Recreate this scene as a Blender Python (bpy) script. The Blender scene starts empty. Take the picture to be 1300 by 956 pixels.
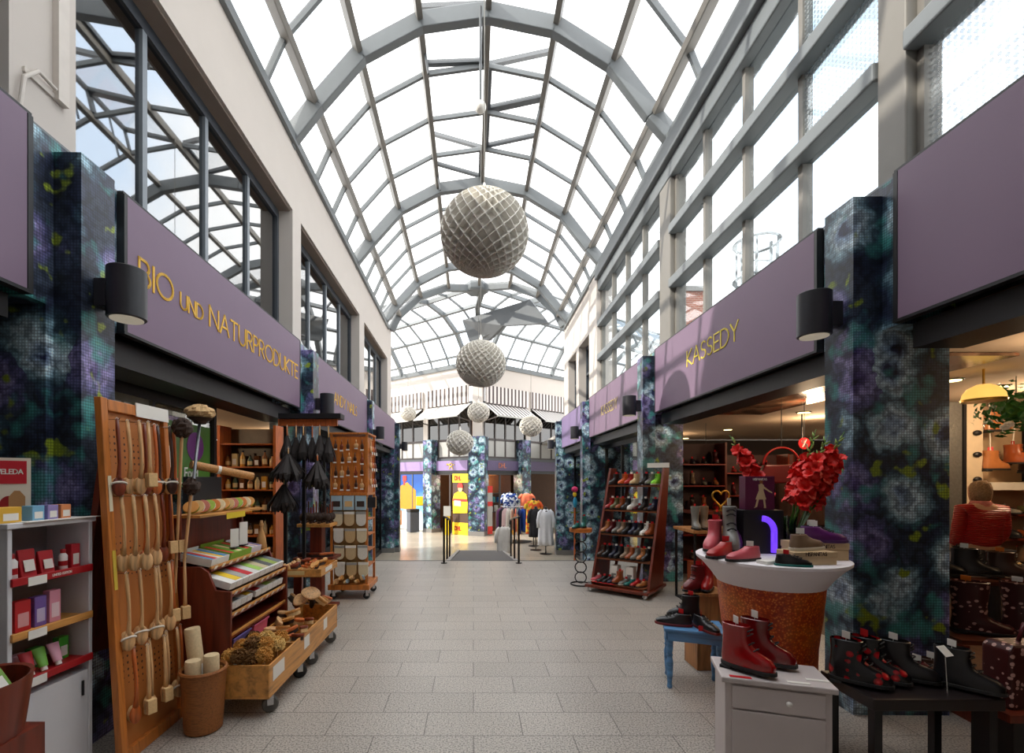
import bpy, bmesh, math, random
from mathutils import Vector, Matrix
random.seed(7)
PI = math.pi
SC = bpy.context.scene
COL = SC.collection
# ---------------------------------------------------------------- camera numbers (1300x956)
F = 590.0; CX = 601.0; CY = 608.5; H = 1.6
def at(px, py, Y):
    """a point at distance Y down the arcade, read off the photograph's perspective"""
    return Vector(((px-CX)/F*Y, Y, H+(CY-py)/F*Y))
# ---------------------------------------------------------------- materials
def lin(c):
    def f(v):
        v = v/255.0
        return v/12.92 if v <= .04045 else ((v+.055)/1.055)**2.4
    return (f(c[0]), f(c[1]), f(c[2]), 1)
MATS = {}
class NT:
    def __init__(s, name):
        m = bpy.data.materials.new(name); m.use_nodes = True
        s.m = m; s.t = m.node_tree; s.n = s.t.nodes; s.l = s.t.links
        s.b = s.n['Principled BSDF']; s.out = s.n['Material Output']
    def add(s, typ, **kw):
        n = s.n.new(typ)
        for k, v in kw.items():
            if hasattr(n, k): setattr(n, k, v)
            else: n.inputs[k].default_value = v
        return n
    def link(s, a, b): s.l.new(a, b)
    def coord(s, scale=(1,1,1), rot=(0,0,0), kind='Object'):
        c = s.add('ShaderNodeTexCoord'); mp = s.add('ShaderNodeMapping')
        mp.inputs['Scale'].default_value = scale; mp.inputs['Rotation'].default_value = rot
        s.link(c.outputs[kind], mp.inputs['Vector']); return mp.outputs['Vector']
    def ramp(s, fac, stops, interp='LINEAR'):
        r = s.add('ShaderNodeValToRGB'); e = r.color_ramp; e.interpolation = interp
        while len(e.elements) < len(stops): e.elements.new(.5)
        for el, (p, c) in zip(e.elements, stops):
            el.position = p; el.color = lin(c) if max(c) > 1.01 else (c[0], c[1], c[2], 1)
        s.link(fac, r.inputs['Fac']); return r.outputs['Color']
    def mix(s, fac, a, b, mode='MIX'):
        m = s.add('ShaderNodeMix', data_type='RGBA', blend_type=mode)
        for sock, v in ((m.inputs[0], fac), (m.inputs[6], a), (m.inputs[7], b)):
            if isinstance(v, (int, float)): sock.default_value = v
            elif isinstance(v, tuple): sock.default_value = v
            else: s.link(v, sock)
        return m.outputs[2]
    def math(s, op, a, b=0.0):
        m = s.add('ShaderNodeMath', operation=op)
        for sock, v in ((m.inputs[0], a), (m.inputs[1], b)):
            if isinstance(v, (int, float)): sock.default_value = v
            else: s.link(v, sock)
        return m.outputs[0]
def mat(name, rgb, rough=.5, metal=0., nz=8., amt=.12, spec=.5, emit=0., bump=0.):
    if name in MATS: return MATS[name]
    k = NT(name); v = k.coord()
    n = k.add('ShaderNodeTexNoise', Scale=nz, Detail=3.); k.link(v, n.inputs['Vector'])
    c = lin(rgb); a = tuple(x*(1-amt) for x in c[:3])+(1,); b = tuple(min(1, x*(1+amt)) for x in c[:3])+(1,)
    col = k.mix(n.outputs['Fac'], a, b); k.link(col, k.b.inputs['Base Color'])
    k.b.inputs['Roughness'].default_value = rough; k.b.inputs['Metallic'].default_value = metal
    k.b.inputs['Specular IOR Level'].default_value = spec
    if emit:
        k.link(col, k.b.inputs['Emission Color']); k.b.inputs['Emission Strength'].default_value = emit
    if bump:
        bp = k.add('ShaderNodeBump', Strength=bump, Distance=.01); k.link(n.outputs['Fac'], bp.inputs['Height'])
        k.link(bp.outputs['Normal'], k.b.inputs['Normal'])
    MATS[name] = k.m; return k.m
def wood(name, rgb, rough=.4, axis=2, sc=3.):
    if name in MATS: return MATS[name]
    k = NT(name); s = [sc*6]*3; s[axis] = sc*.6; v = k.coord(tuple(s))
    n = k.add('ShaderNodeTexNoise', Scale=1.6, Detail=6., Distortion=.6); k.link(v, n.inputs['Vector'])
    c = rgb
    col = k.ramp(n.outputs['Fac'], [(.25, tuple(x*.72 for x in c)), (.5, c), (.8, tuple(min(255, x*1.12) for x in c))])
    k.link(col, k.b.inputs['Base Color']); k.b.inputs['Roughness'].default_value = rough
    MATS[name] = k.m; return k.m
def stripes(name, a, b, scale, axis=0, rough=.7, duty=.5):
    """flat stripes woven or printed across one axis"""
    if name in MATS: return MATS[name]
    k = NT(name); v = k.coord(); sp = k.add('ShaderNodeSeparateXYZ'); k.link(v, sp.inputs[0])
    fr = k.math('FRACT', k.math('MULTIPLY', sp.outputs[axis], scale))
    g = k.math('GREATER_THAN', fr, duty)
    k.link(k.mix(g, lin(a), lin(b)), k.b.inputs['Base Color']); k.b.inputs['Roughness'].default_value = rough
    MATS[name] = k.m; return k.m
def glass(name, refl=.12, tint=(235,242,245), haze=.0, rough=.02, mesh=False, fres=.9):
    if name in MATS: return MATS[name]
    k = NT(name)
    tr = k.add('ShaderNodeBsdfTransparent', Color=lin(tint)); gl = k.add('ShaderNodeBsdfGlossy', Roughness=rough)
    lw = k.add('ShaderNodeLayerWeight', Blend=.25)
    fac = k.math('MINIMUM', k.math('ADD', k.math('MULTIPLY', lw.outputs['Fresnel'], fres), refl), .9)
    ms = k.add('ShaderNodeMixShader'); k.link(fac, ms.inputs[0]); k.link(tr.outputs[0], ms.inputs[1]); k.link(gl.outputs[0], ms.inputs[2])
    out = ms.outputs[0]
    if haze or mesh:
        df = k.add('ShaderNodeBsdfDiffuse', Color=(.42,.44,.46,1)) if mesh else k.add('ShaderNodeBsdfTranslucent', Color=(.9,.92,.94,1)); m2 = k.add('ShaderNodeMixShader')
        if mesh:
            v = k.coord((24,24,24)); w = k.add('ShaderNodeTexVoronoi', Scale=1., Randomness=0.); k.link(v, w.inputs['Vector'])
            hz = k.math('ADD', k.math('MULTIPLY', k.math('GREATER_THAN', w.outputs['Distance'], .5), .5), haze); k.link(hz, m2.inputs[0])
        else: m2.inputs[0].default_value = haze
        k.link(out, m2.inputs[1]); k.link(df.outputs[0], m2.inputs[2]); out = m2.outputs[0]
    k.link(out, k.out.inputs['Surface']); MATS[name] = k.m; return k.m
def floral(name, dark=1.0, sc=2.8, warm=False):
    """printed hydrangea cloth with a fine honeycomb mesh over it"""
    if name in MATS: return MATS[name]
    k = NT(name); v = k.coord()
    nz = k.add('ShaderNodeTexNoise', Scale=9., Detail=3.); k.link(v, nz.inputs['Vector'])
    off = k.add('ShaderNodeVectorMath', operation='MULTIPLY_ADD'); k.link(nz.outputs['Color'], off.inputs[0])
    off.inputs[1].default_value = (.16,.16,.16); k.link(v, off.inputs[2])
    vo = k.add('ShaderNodeTexVoronoi', Scale=sc, Randomness=.75); k.link(off.outputs[0], vo.inputs['Vector'])
    fl = k.ramp(vo.outputs['Distance'], [(0, (24,28,56)), (.12, (40,46,84)), (.18, (130,154,182)), (.33, (186,206,214)), (.45, (130,162,176)), (.54, (62,88,104)), (.66, (40,48,70)), (1, (26,32,48))])
    sel = k.add('ShaderNodeSeparateColor'); k.link(vo.outputs['Color'], sel.inputs[0])
    pur = k.ramp(vo.outputs['Distance'], [(0, (30,28,54)), (.15, (76,66,116)), (.3, (140,132,178)), (.42, (92,92,136)), (.55, (56,66,84)), (1, (30,36,50))])
    c = k.mix(k.math('GREATER_THAN', sel.outputs[0], .58), fl, pur)
    # petals
    pe = k.add('ShaderNodeTexVoronoi', Scale=sc*7.5); k.link(off.outputs[0], pe.inputs['Vector'])
    c = k.mix(.8, c, k.ramp(pe.outputs['Distance'], [(0, (255,255,255)), (.5, (190,190,196)), (.75, (84,88,100))]), 'MULTIPLY')
    n2 = k.add('ShaderNodeTexNoise', Scale=6.5, Detail=2.); k.link(v, n2.inputs['Vector'])
    c = k.mix(k.ramp(n2.outputs['Fac'], [(.655, (0,0,0)), (.71, (255,255,255))]), c, lin((112,126,40)))
    n3 = k.add('ShaderNodeTexNoise', Scale=5.2, Detail=2.); k.link(k.coord((1,1,1), (.4,1.1,.2)), n3.inputs['Vector'])
    c = k.mix(k.ramp(n3.outputs['Fac'], [(.56, (0,0,0)), (.68, (230,230,230))]), c, lin((58,124,122)))
    hx = k.add('ShaderNodeTexVoronoi', Scale=56., Randomness=.12); k.link(v, hx.inputs['Vector'])
    c = k.mix(.7, c, k.ramp(hx.outputs['Distance'], [(.25, (255,255,255)), (.5, (150,155,160)), (.62, (60,66,70))]), 'MULTIPLY')
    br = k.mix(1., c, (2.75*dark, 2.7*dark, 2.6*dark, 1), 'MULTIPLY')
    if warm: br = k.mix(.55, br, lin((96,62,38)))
    k.link(br, k.b.inputs['Base Color']); k.b.inputs['Roughness'].default_value = .38
    MATS[name] = k.m; return k.m
# ---------------------------------------------------------------- mesh builder
class MB:
    def __init__(s, M=None): s.bm = bmesh.new(); s.M = M
    def V(s, p):
        p = Vector(p); return s.bm.verts.new(s.M @ p if s.M else p)
    def face(s, pts):
        try: return s.bm.faces.new([s.V(p) for p in pts])
        except ValueError: return None
    def hexa(s, a, b):
        """bottom ring a, top ring b (same length) closed into a solid"""
        A = [s.V(p) for p in a]; B = [s.V(p) for p in b]; n = len(A)
        s.bm.faces.new(A[::-1]); s.bm.faces.new(B)
        for i in range(n): s.bm.faces.new((A[i], A[(i+1) % n], B[(i+1) % n], B[i]))
        return s
    def box(s, lo, hi, R=None):
        x0,y0,z0 = lo; x1,y1,z1 = hi
        a = [(x0,y0,z0),(x1,y0,z0),(x1,y1,z0),(x0,y1,z0)]; b = [(p[0],p[1],z1) for p in a]
        if R is not None: a = [R @ Vector(p) for p in a]; b = [R @ Vector(p) for p in b]
        return s.hexa(a, b)
    def cbox(s, c, sz, R=None):
        c = Vector(c); h = Vector(sz)/2
        if R is None: return s.box(c-h, c+h)
        return s.box(-h, h, Matrix.Translation(c) @ R.to_4x4())
    def beam(s, p, q, w, h, up=(0,0,1), drop=0.):
        p = Vector(p); q = Vector(q); d = (q-p).normalized(); up = Vector(up)
        r = d.cross(up)
        if r.length < 1e-6: r = d.cross(Vector((1,0,0)))
        r.normalize(); u = r.cross(d).normalized()
        o = lambda c, a, b: c + r*a*w/2 + u*(b*h/2-drop)
        return s.hexa([o(p,-1,-1), o(p,1,-1), o(p,1,1), o(p,-1,1)], [o(q,-1,-1), o(q,1,-1), o(q,1,1), o(q,-1,1)])
    def prism(s, poly, z0, z1, plane='xy'):
        f = {'xy': lambda a,b,c: (a,b,c), 'xz': lambda a,b,c: (a,c,b), 'yz': lambda a,b,c: (c,a,b)}[plane]
        return s.hexa([f(a,b,z0) for a,b in poly], [f(a,b,z1) for a,b in poly])
    def tube(s, path, rad, seg=8, caps=True):
        path = [Vector(p) for p in path]; n = len(path)
        if not hasattr(rad, '__len__'): rad = [rad]*n
        rings = []; ref = None
        for i, p in enumerate(path):
            d = (path[min(i+1, n-1)]-path[max(i-1, 0)]).normalized()
            if ref is None:
                ref = d.orthogonal().normalized()
            ref = (ref - d*ref.dot(d))
            ref = ref.normalized() if ref.length > 1e-6 else d.orthogonal().normalized()
            b = d.cross(ref)
            rings.append([s.V(p + (ref*math.cos(2*PI*k/seg)+b*math.sin(2*PI*k/seg))*rad[i]) for k in range(seg)])
        for A, B in zip(rings, rings[1:]):
            for k in range(seg): s.bm.faces.new((A[k], A[(k+1) % seg], B[(k+1) % seg], B[k]))
        if caps: s.bm.faces.new(rings[0][::-1]); s.bm.faces.new(rings[-1])
        return s
    def loft(s, rings, caps=True, closed=True):
        R = [[s.V(p) for p in r] for r in rings]; n = len(R[0]); m = n if closed else n-1
        for A, B in zip(R, R[1:]):
            for k in range(m): s.bm.faces.new((A[k], A[(k+1) % n], B[(k+1) % n], B[k]))
        if caps and closed: s.bm.faces.new(R[0][::-1]); s.bm.faces.new(R[-1])
        return s
    def lathe(s, prof, c=(0,0,0), seg=20, sx=1., sy=1.):
        c = Vector(c)
        return s.loft([[c+Vector((max(r,1e-4)*sx*math.cos(2*PI*k/seg), max(r,1e-4)*sy*math.sin(2*PI*k/seg), z)) for k in range(seg)] for r, z in prof])
    def ball(s, c, r, seg=12, rings=8):
        c = Vector(c)
        if not hasattr(r, '__len__'): r = (r, r, r)
        return s.loft([[c+Vector((r[0]*math.sin(PI*(j+.02)/(rings+.04))*math.cos(2*PI*k/seg), r[1]*math.sin(PI*(j+.02)/(rings+.04))*math.sin(2*PI*k/seg), -r[2]*math.cos(PI*(j+.02)/(rings+.04)))) for k in range(seg)] for j in range(rings+1)])
    def build(s, name, m, parent=None, smooth=False, bevel=0., loc=None, rz=0.):
        bmesh.ops.recalc_face_normals(s.bm, faces=s.bm.faces)
        me = bpy.data.meshes.new(name); s.bm.to_mesh(me); s.bm.free()
        o = bpy.data.objects.new(name, me); COL.objects.link(o)
        if m: me.materials.append(m)
        if smooth:
            for p in me.polygons: p.use_smooth = True
            if smooth != 'all':
                me.set_sharp_from_angle(angle=math.radians(40))
        if bevel:
            b = o.modifiers.new('bevel', 'BEVEL'); b.width = bevel; b.segments = 2; b.limit_method = 'ANGLE'
        if parent: o.parent = parent
        if loc is not None: o.location = loc
        if rz: o.rotation_euler[2] = rz
        return o
def tag(o, label=None, cat=None, group=None, kind=None):
    if label:
        n = len(label.split())
        if n > 16 or n < 4: print('LABEL LENGTH', n, label)
        o['label'] = label
    if cat: o['category'] = cat
    if group: o['group'] = group
    if kind: o['kind'] = kind
    return o
def thing(name, label, cat, loc=(0,0,0), rz=0., group=None):
    o = bpy.data.objects.new(name, None); COL.objects.link(o); o.empty_display_size = .1
    o.location = loc; o.rotation_euler[2] = rz
    return tag(o, label, cat, group)
KIDS = {}
def children(o):
    return [c for c in COL.objects if c.parent == o]
def copy_tree(root, mats=None):
    """copy a thing, its parts and their sub-parts; mats maps a part name to its own material"""
    key = root.name
    if key not in KIDS: KIDS[key] = [(c, children(c)) for c in children(root)]
    r = root.copy(); COL.objects.link(r)
    for c, g in KIDS[key]:
        d = c.copy(); COL.objects.link(d); d.parent = r
        recolor(d, mats)
        for e in g:
            h = e.copy(); COL.objects.link(h); h.parent = d; recolor(h, mats)
    return r
def base(n): return n.split('.')[0]
def recolor(o, mats):
    if mats and base(o.name) in mats and o.material_slots:
        o.material_slots[0].link = 'OBJECT'; o.material_slots[0].material = mats[base(o.name)]
def place(o, loc, rz=None, sc=None, rot=None):
    o.location = loc
    if rot is not None: o.rotation_euler = rot
    elif rz is not None: o.rotation_euler = (0,0,rz)
    if sc is not None: o.scale = (sc,sc,sc) if not hasattr(sc, '__len__') else sc
    return o
def struct(o): o['kind'] = 'structure'; return o
ORD = ['first','second','third','fourth','fifth','sixth','seventh','eighth','ninth','tenth','eleventh','twelfth','thirteenth','fourteenth','fifteenth','sixteenth','seventeenth','eighteenth','nineteenth','twentieth']
# ---------------------------------------------------------------- stroke lettering
def arc(cx, cy, rx, ry, a0, a1, n=9):
    return [(cx+rx*math.cos(math.radians(a0+(a1-a0)*i/n)), cy+ry*math.sin(math.radians(a0+(a1-a0)*i/n))) for i in range(n+1)]
G = {
 'A': (.72, [[(0,0),(.36,1),(.72,0)], [(.13,.35),(.59,.35)]]),
 'B': (.56, [[(0,0),(0,1),(.26,1)]+arc(.26,.76,.24,.24,90,-90)+[(0,.52)], [(.26,.52)]+arc(.28,.26,.28,.26,90,-90)+[(0,0)]]),
 'C': (.72, [arc(.42,.5,.42,.5,45,315,14)]),
 'D': (.7, [[(0,0),(0,1),(.2,1)]+arc(.2,.5,.5,.5,90,-90,14)+[(0,0)]]),
 'E': (.48, [[(.48,0),(0,0),(0,1),(.48,1)], [(0,.52),(.42,.52)]]),
 'F': (.46, [[(0,0),(0,1),(.46,1)], [(0,.52),(.4,.52)]]),
 'H': (.66, [[(0,0),(0,1)], [(.66,0),(.66,1)], [(0,.52),(.66,.52)]]),
 'I': (.04, [[(.02,0),(.02,1)]]),
 'K': (.58, [[(0,0),(0,1)], [(.54,1),(0,.48),(.58,0)]]),
 'L': (.46, [[(0,1),(0,0),(.46,0)]]),
 'M': (.8, [[(0,0),(.06,1),(.4,.2),(.74,1),(.8,0)]]),
 'N': (.68, [[(0,0),(0,1),(.68,0),(.68,1)]]),
 'O': (.94, [arc(.47,.5,.47,.5,0,360,22)]),
 'P': (.5, [[(0,0),(0,1),(.24,1)]+arc(.24,.74,.26,.26,90,-90)+[(0,.48)]]),
 'R': (.54, [[(0,0),(0,1),(.24,1)]+arc(.24,.74,.26,.26,90,-90)+[(0,.48)], [(.22,.48),(.54,0)]]),
 'S': (.5, [arc(.26,.75,.23,.25,40,270,10)+arc(.24,.25,.25,.25,90,-140,10)]),
 'T': (.6, [[(0,1),(.6,1)], [(.3,1),(.3,0)]]),
 'U': (.64, [[(0,1)]+arc(.32,.32,.32,.32,180,360,12)+[(.64,1)]]),
 'W': (.95, [[(0,1),(.24,0),(.475,.9),(.71,0),(.95,1)]]),
 'Y': (.64, [[(0,1),(.32,.5),(.64,1)], [(.32,.5),(.32,0)]]),
 'o': (.56, [arc(.28,.3,.28,.3,0,360,16)]), 'd': (.52, [arc(.26,.3,.26,.3,0,360,16), [(.52,0),(.52,1)]]),
 'i': (.04, [[(.02,0),(.02,.6)], [(.02,.8),(.02,.86)]]),
 '%': (.8, [arc(.18,.78,.18,.2,0,360,12), arc(.62,.22,.18,.2,0,360,12), [(.66,1),(.14,0)]]),
 ' ': (.35, []),
}
def text_width(t, h, gap=.16): return sum((G[c][0]+gap)*h for c in t)-gap*h
def lettering(mb, t, org, right, up, h, w, gap=.16, depth=.006, xs=1.):
    org = Vector(org); r = Vector(right).normalized(); u = Vector(up).normalized(); n = r.cross(u)
    x = 0.
    for ch in t:
        wd, strokes = G[ch]
        for st in strokes:
            pts = [org + r*((x+a*h)*xs) + u*(b*h) for a, b in st]
            for p, q in zip(pts, pts[1:]):
                d = (q-p)
                if d.length < 1e-6: continue
                d.normalize(); e = d*w*.4
                mb.beam(p-e+n*depth/2, q+e+n*depth/2, w, depth, up=n)
        x += (wd+gap)*h
    return mb
# ---------------------------------------------------------------- the palette
PURPLE = mat('sign purple', (126,104,126), .55, amt=.05, nz=2)
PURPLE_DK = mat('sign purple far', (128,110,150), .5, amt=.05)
BLACK = mat('black coated metal', (24,23,26), .45, amt=.1)
LAMPBLK = mat('charcoal lamp metal', (36,36,42), .4, amt=.08)
GREY = mat('grey painted steel', (112,117,120), .42, .0, amt=.06)
GREYD = mat('dark grey steel', (84,88,92), .42, .0, amt=.06)
TAUPE = mat('taupe painted steel', (124,120,114), .5, amt=.05)
WHITE = mat('white plaster', (206,198,191), .85, amt=.03, nz=3)
REVEAL = mat('taupe reveal', (150,136,126), .8, amt=.05)
FRAME = mat('window frame grey', (66,72,80), .4, amt=.08)
YEL = mat('yellow lettering', (240,186,44), .45, amt=.04)
YELP = mat('pale yellow lettering', (236,214,66), .45, amt=.04)
FLO = floral('hydrangea cloth')
FLOD = floral('hydrangea cloth shaded copy', .45, warm=True)  # shaded, browner copy of the cloth; dimness put into the colour
ROOFGL = glass('roof glass', .0, (250,252,253), haze=.06, fres=.3)
WINGL = glass('reflecting window glass', .3, (150,165,178))
SIDEGL = glass('clear side glass', .0, (244,248,250), fres=.3)
MESHGL = glass('wired side glass', .0, (244,248,250), fres=.3, mesh=True, haze=.02)
SHOPGL = glass('shop window glass', .08, (225,232,230))
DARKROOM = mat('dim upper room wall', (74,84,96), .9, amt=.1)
STONE = mat('grey stone plinth', (126,124,122), .5, nz=60, amt=.25)
def floor_mat(name, a, b, joint, tw, th, rough, spk):
    k = NT(name); v = k.coord()
    br = k.add('ShaderNodeTexBrick', Scale=1.); br.offset = .5; br.offset_frequency = 2
    k.link(v, br.inputs['Vector'])
    br.inputs['Color1'].default_value = lin(a); br.inputs['Color2'].default_value = lin(b); br.inputs['Mortar'].default_value = lin(joint)
    br.inputs['Mortar Size'].default_value = .0035; br.inputs['Brick Width'].default_value = tw; br.inputs['Row Height'].default_value = th; br.inputs['Mortar Smooth'].default_value = .2
    n = k.add('ShaderNodeTexNoise', Scale=95., Detail=4.); k.link(v, n.inputs['Vector'])
    c = k.mix(spk, br.outputs['Color'], k.ramp(n.outputs['Fac'], [(.36, (52,50,48)), (.48, (205,200,194)), (.6, (250,247,242))]), 'MULTIPLY')
    n2 = k.add('ShaderNodeTexNoise', Scale=.9, Detail=2.); k.link(v, n2.inputs['Vector'])
    c = k.mix(.22, c, k.ramp(n2.outputs['Fac'], [(.3, (190,188,186)), (.7, (255,255,255))]), 'MULTIPLY')
    k.link(c, k.b.inputs['Base Color']); k.b.inputs['Roughness'].default_value = rough
    return k.m
FLOORM = floor_mat('speckled granite slabs', (204,198,191), (194,188,181), (128,123,118), .62, .29, .36, .75)
COURTM = floor_mat('pale court slabs', (206,194,176), (196,185,168), (150,142,132), .9, .6, .22, .25)
RAMPM = mat('ribbed dark ramp mat', (96,93,92), .85, nz=120, amt=.3)
WOODFL = wood('dark shop floor boards', (86,58,40), .35, axis=1)
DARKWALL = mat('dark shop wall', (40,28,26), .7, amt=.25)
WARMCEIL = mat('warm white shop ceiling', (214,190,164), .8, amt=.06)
AL = .0186; AR = -.01356
ML = Matrix.Rotation(AL, 4, 'Z'); MR = Matrix.Rotation(AR, 4, 'Z')
def Lw(s, d, z): return ML @ Vector((-d, s, z))
def Rw(s, d, z): return MR @ Vector((d, s, z))
def LS(mb, s0, s1, d0, d1, z0, z1): return mb.box((-d1, s0, z0), (-d0, s1, z1))
def RS(mb, s0, s1, d0, d1, z0, z1): return mb.box((d0, s0, z0), (d1, s1, z1))
SIDE = {'left': (ML, LS, Lw), 'right': (MR, RS, Rw)}
ZB, ZT = 2.61, 3.62
LOW = -.9
def sb(mat_, name, side, parts, smooth=False, bevel=0., kind='structure', parent=None):
    """one mesh of boxes laid out along a side wall"""
    M, fn, _ = SIDE[side]; mb = MB(M)
    for p in parts: fn(mb, *p)
    o = mb.build(name, mat_, parent, bevel=bevel)
    if kind and not parent: o['kind'] = kind
    return o
# ---------------------------------------------------------------- floors
m = MB(); m.box((-3.4,-3,-1.2), (3.6,9.12,0)); struct(m.build('floor', FLOORM))
m = MB(); m.box((-9,-3,-.3), (-3.4,12.2,-.004)); struct(m.build('floor_left_shop', WOODFL))
m = MB(); m.box((3.6,-3,-.3), (10,12.2,-.004)); struct(m.build('floor_right_shop', WOODFL))
m = MB(); m.box((-26,9.125,LOW-.3), (26,46,LOW)); struct(m.build('floor_court', COURTM))
m = MB()
m.box((-3.4,9.105,-.045), (3.6,9.16,.003)); struct(m.build('trim_step_nosing', mat('dark nosing strip', (70,66,62), .6)))
m = MB()
for i in range(5):
    z = -.15*(i+1)
    for x0, x1 in ((-3.4,-.62), (.98,3.6)): m.box((x0, 9.165+.3*i, LOW+.001), (x1, 9.165+.3*(i+1), z))
struct(m.build('floor_steps', COURTM))
m = MB(); m.hexa([(-.45,9.17,LOW+.002), (.8,9.17,LOW+.002), (.94,16.3,LOW+.002), (-.44,16.3,LOW+.002)], [(-.45,9.17,-.002), (.8,9.17,-.002), (.94,16.3,LOW+.012), (-.44,16.3,LOW+.012)])
struct(m.build('floor_ramp', RAMPM))
m = MB()
for xa, xb in ((-.55,-.46), (.81,.9)):
    m.hexa([(xa,9.17,LOW+.002), (xb,9.17,LOW+.002), (xb+(.13 if xa>0 else 0),16.2,LOW+.002), (xa+(.13 if xa>0 else 0),16.2,LOW+.002)], [(xa,9.17,.0), (xb,9.17,.0), (xb+(.13 if xa>0 else 0),16.2,LOW+.05), (xa+(.13 if xa>0 else 0),16.2,LOW+.05)])
struct(m.build('trim_ramp_kerb', mat('grey ramp kerb', (150,146,142), .6)))
# ---------------------------------------------------------------- lower walls: cloth-covered piers
PL = [(2.59,3.262,2.77,3.03,0), (6.73,7.48,6.94,7.2,0), (11.3,11.95,11.33,11.6,LOW), (15.72,16.5,16.0,16.27,LOW)]
PR = [(3.06,3.72,3.19,3.45,0), (7.18,7.62,7.26,7.51,0), (11.44,12.0,11.5,11.75,LOW), (15.25,15.95,15.4,15.7,LOW)]
for side, PP, db, dp in (('left', PL, 2.41, 2.25), ('right', PR, 2.73, 2.536)):
    for i, (a, b, pa, pb, z0) in enumerate(PP):
        zb_ = z0 if z0 == 0 else z0+.16
        sb(FLO, 'wall_pier_%s' % side, side, [(a, b, db, db+.36, ZB+.001, ZT-.03), (a+.13, b-.02, db, db+.45, zb_, ZB), (pa, pb, dp, db-.001, zb_, ZT-.1)])
        if z0 < 0: sb(STONE, 'trim_pier_plinth_%s' % side, side, [(a+.12, b-.01, db-.01, db+.44, z0, zb_), (pa-.01, pb+.01, dp-.01, db-.011, z0, zb_)])
# further cloth piers round the court
# band behind the signs and the ledge over them
sb(BLACK, 'wall_left_lintel', 'left', [(-2.9, 16.4, 2.87, 2.95, ZB, ZT-.03), (-2.9,2.55,2.46,2.86,2.47,2.6),(3.3,6.7,2.5,2.86,2.42,2.6),(7.52,11.28,2.5,2.86,2.47,2.6),(12,15.7,2.5,2.86,2.47,2.6)])
sb(BLACK, 'wall_right_lintel', 'right', [(-2.9, 15.9, 3.2, 3.28, ZB, ZT-.03), (-2.9,3.02,2.78,3.1,2.44,2.6),(3.76,7.15,2.78,3.1,2.44,2.6),(7.66,11.4,2.78,3.1,2.44,2.6),(12.05,15.2,2.78,3.1,2.44,2.6)])
sb(GREY, 'trim_left_ledge', 'left', [(-2.9, 16.45, 2.43, 3.2, ZT-.025, ZT)])
sb(GREY, 'trim_right_ledge', 'right', [(-2.9, 15.95, 2.75, 3.3, ZT-.025, ZT)])
# ---------------------------------------------------------------- upper wall, left: white plaster with deep windows
UL = [(2.70,3.156), (7.07,7.43), (11.53,12.08), (15.65,16.45)]
LW = [(-2.9,2.70), (3.156,7.07), (7.43,11.53), (12.08,15.65)]
HL = 5.67
sb(WHITE, 'wall_left', 'left', [(-2.9,16.45,2.6,3.0,HL,6.85)] + [(a,b,2.6,3.0,ZT+.001,HL-.001) for a,b in UL])
sb(REVEAL, 'trim_window_heads_left', 'left', [(a+.002,b-.002,2.64,2.99,HL-.022,HL-.001) for a,b in LW])
gs = 2.836
for n, (a, b) in enumerate(LW):
    fr = sb(FRAME, 'window_%d' % (n+1), 'left', [(a,b,gs-.03,gs+.06,HL-.14,HL-.024), (a,b,gs-.03,gs+.06,ZT+.002,ZT+.07), (a,a+.07,gs-.03,gs+.06,ZT+.07,HL-.14), (b-.07,b,gs-.03,gs+.06,ZT+.07,HL-.14)])
    mu = [(a+(b-a)*i/4-.03, a+(b-a)*i/4+.03, gs-.028, gs+.05, ZT+.07, HL-.14) for i in (1,2,3)]
    sb(mat('lighter mullion grey', (128,136,144), .4), 'mullion', 'left', mu, parent=fr)
    sb(WINGL, 'pane', 'left', [(a+.06,b-.06,gs+.005,gs+.02,ZT+.06,HL-.13)], parent=fr)
# the dim rooms behind these windows
sb(DARKROOM, 'wall_left_upper_rooms', 'left', [(-2.9,16.4,5.6,5.7,3.3,6.3), (-2.9,16.4,3.0,5.6,6.1,6.2), (-2.9,16.4,3.22,5.6,3.4,3.5), (-2.9,-2.8,3,5.6,3.5,6.1), (16.3,16.4,3,5.6,3.5,6.1)])
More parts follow.
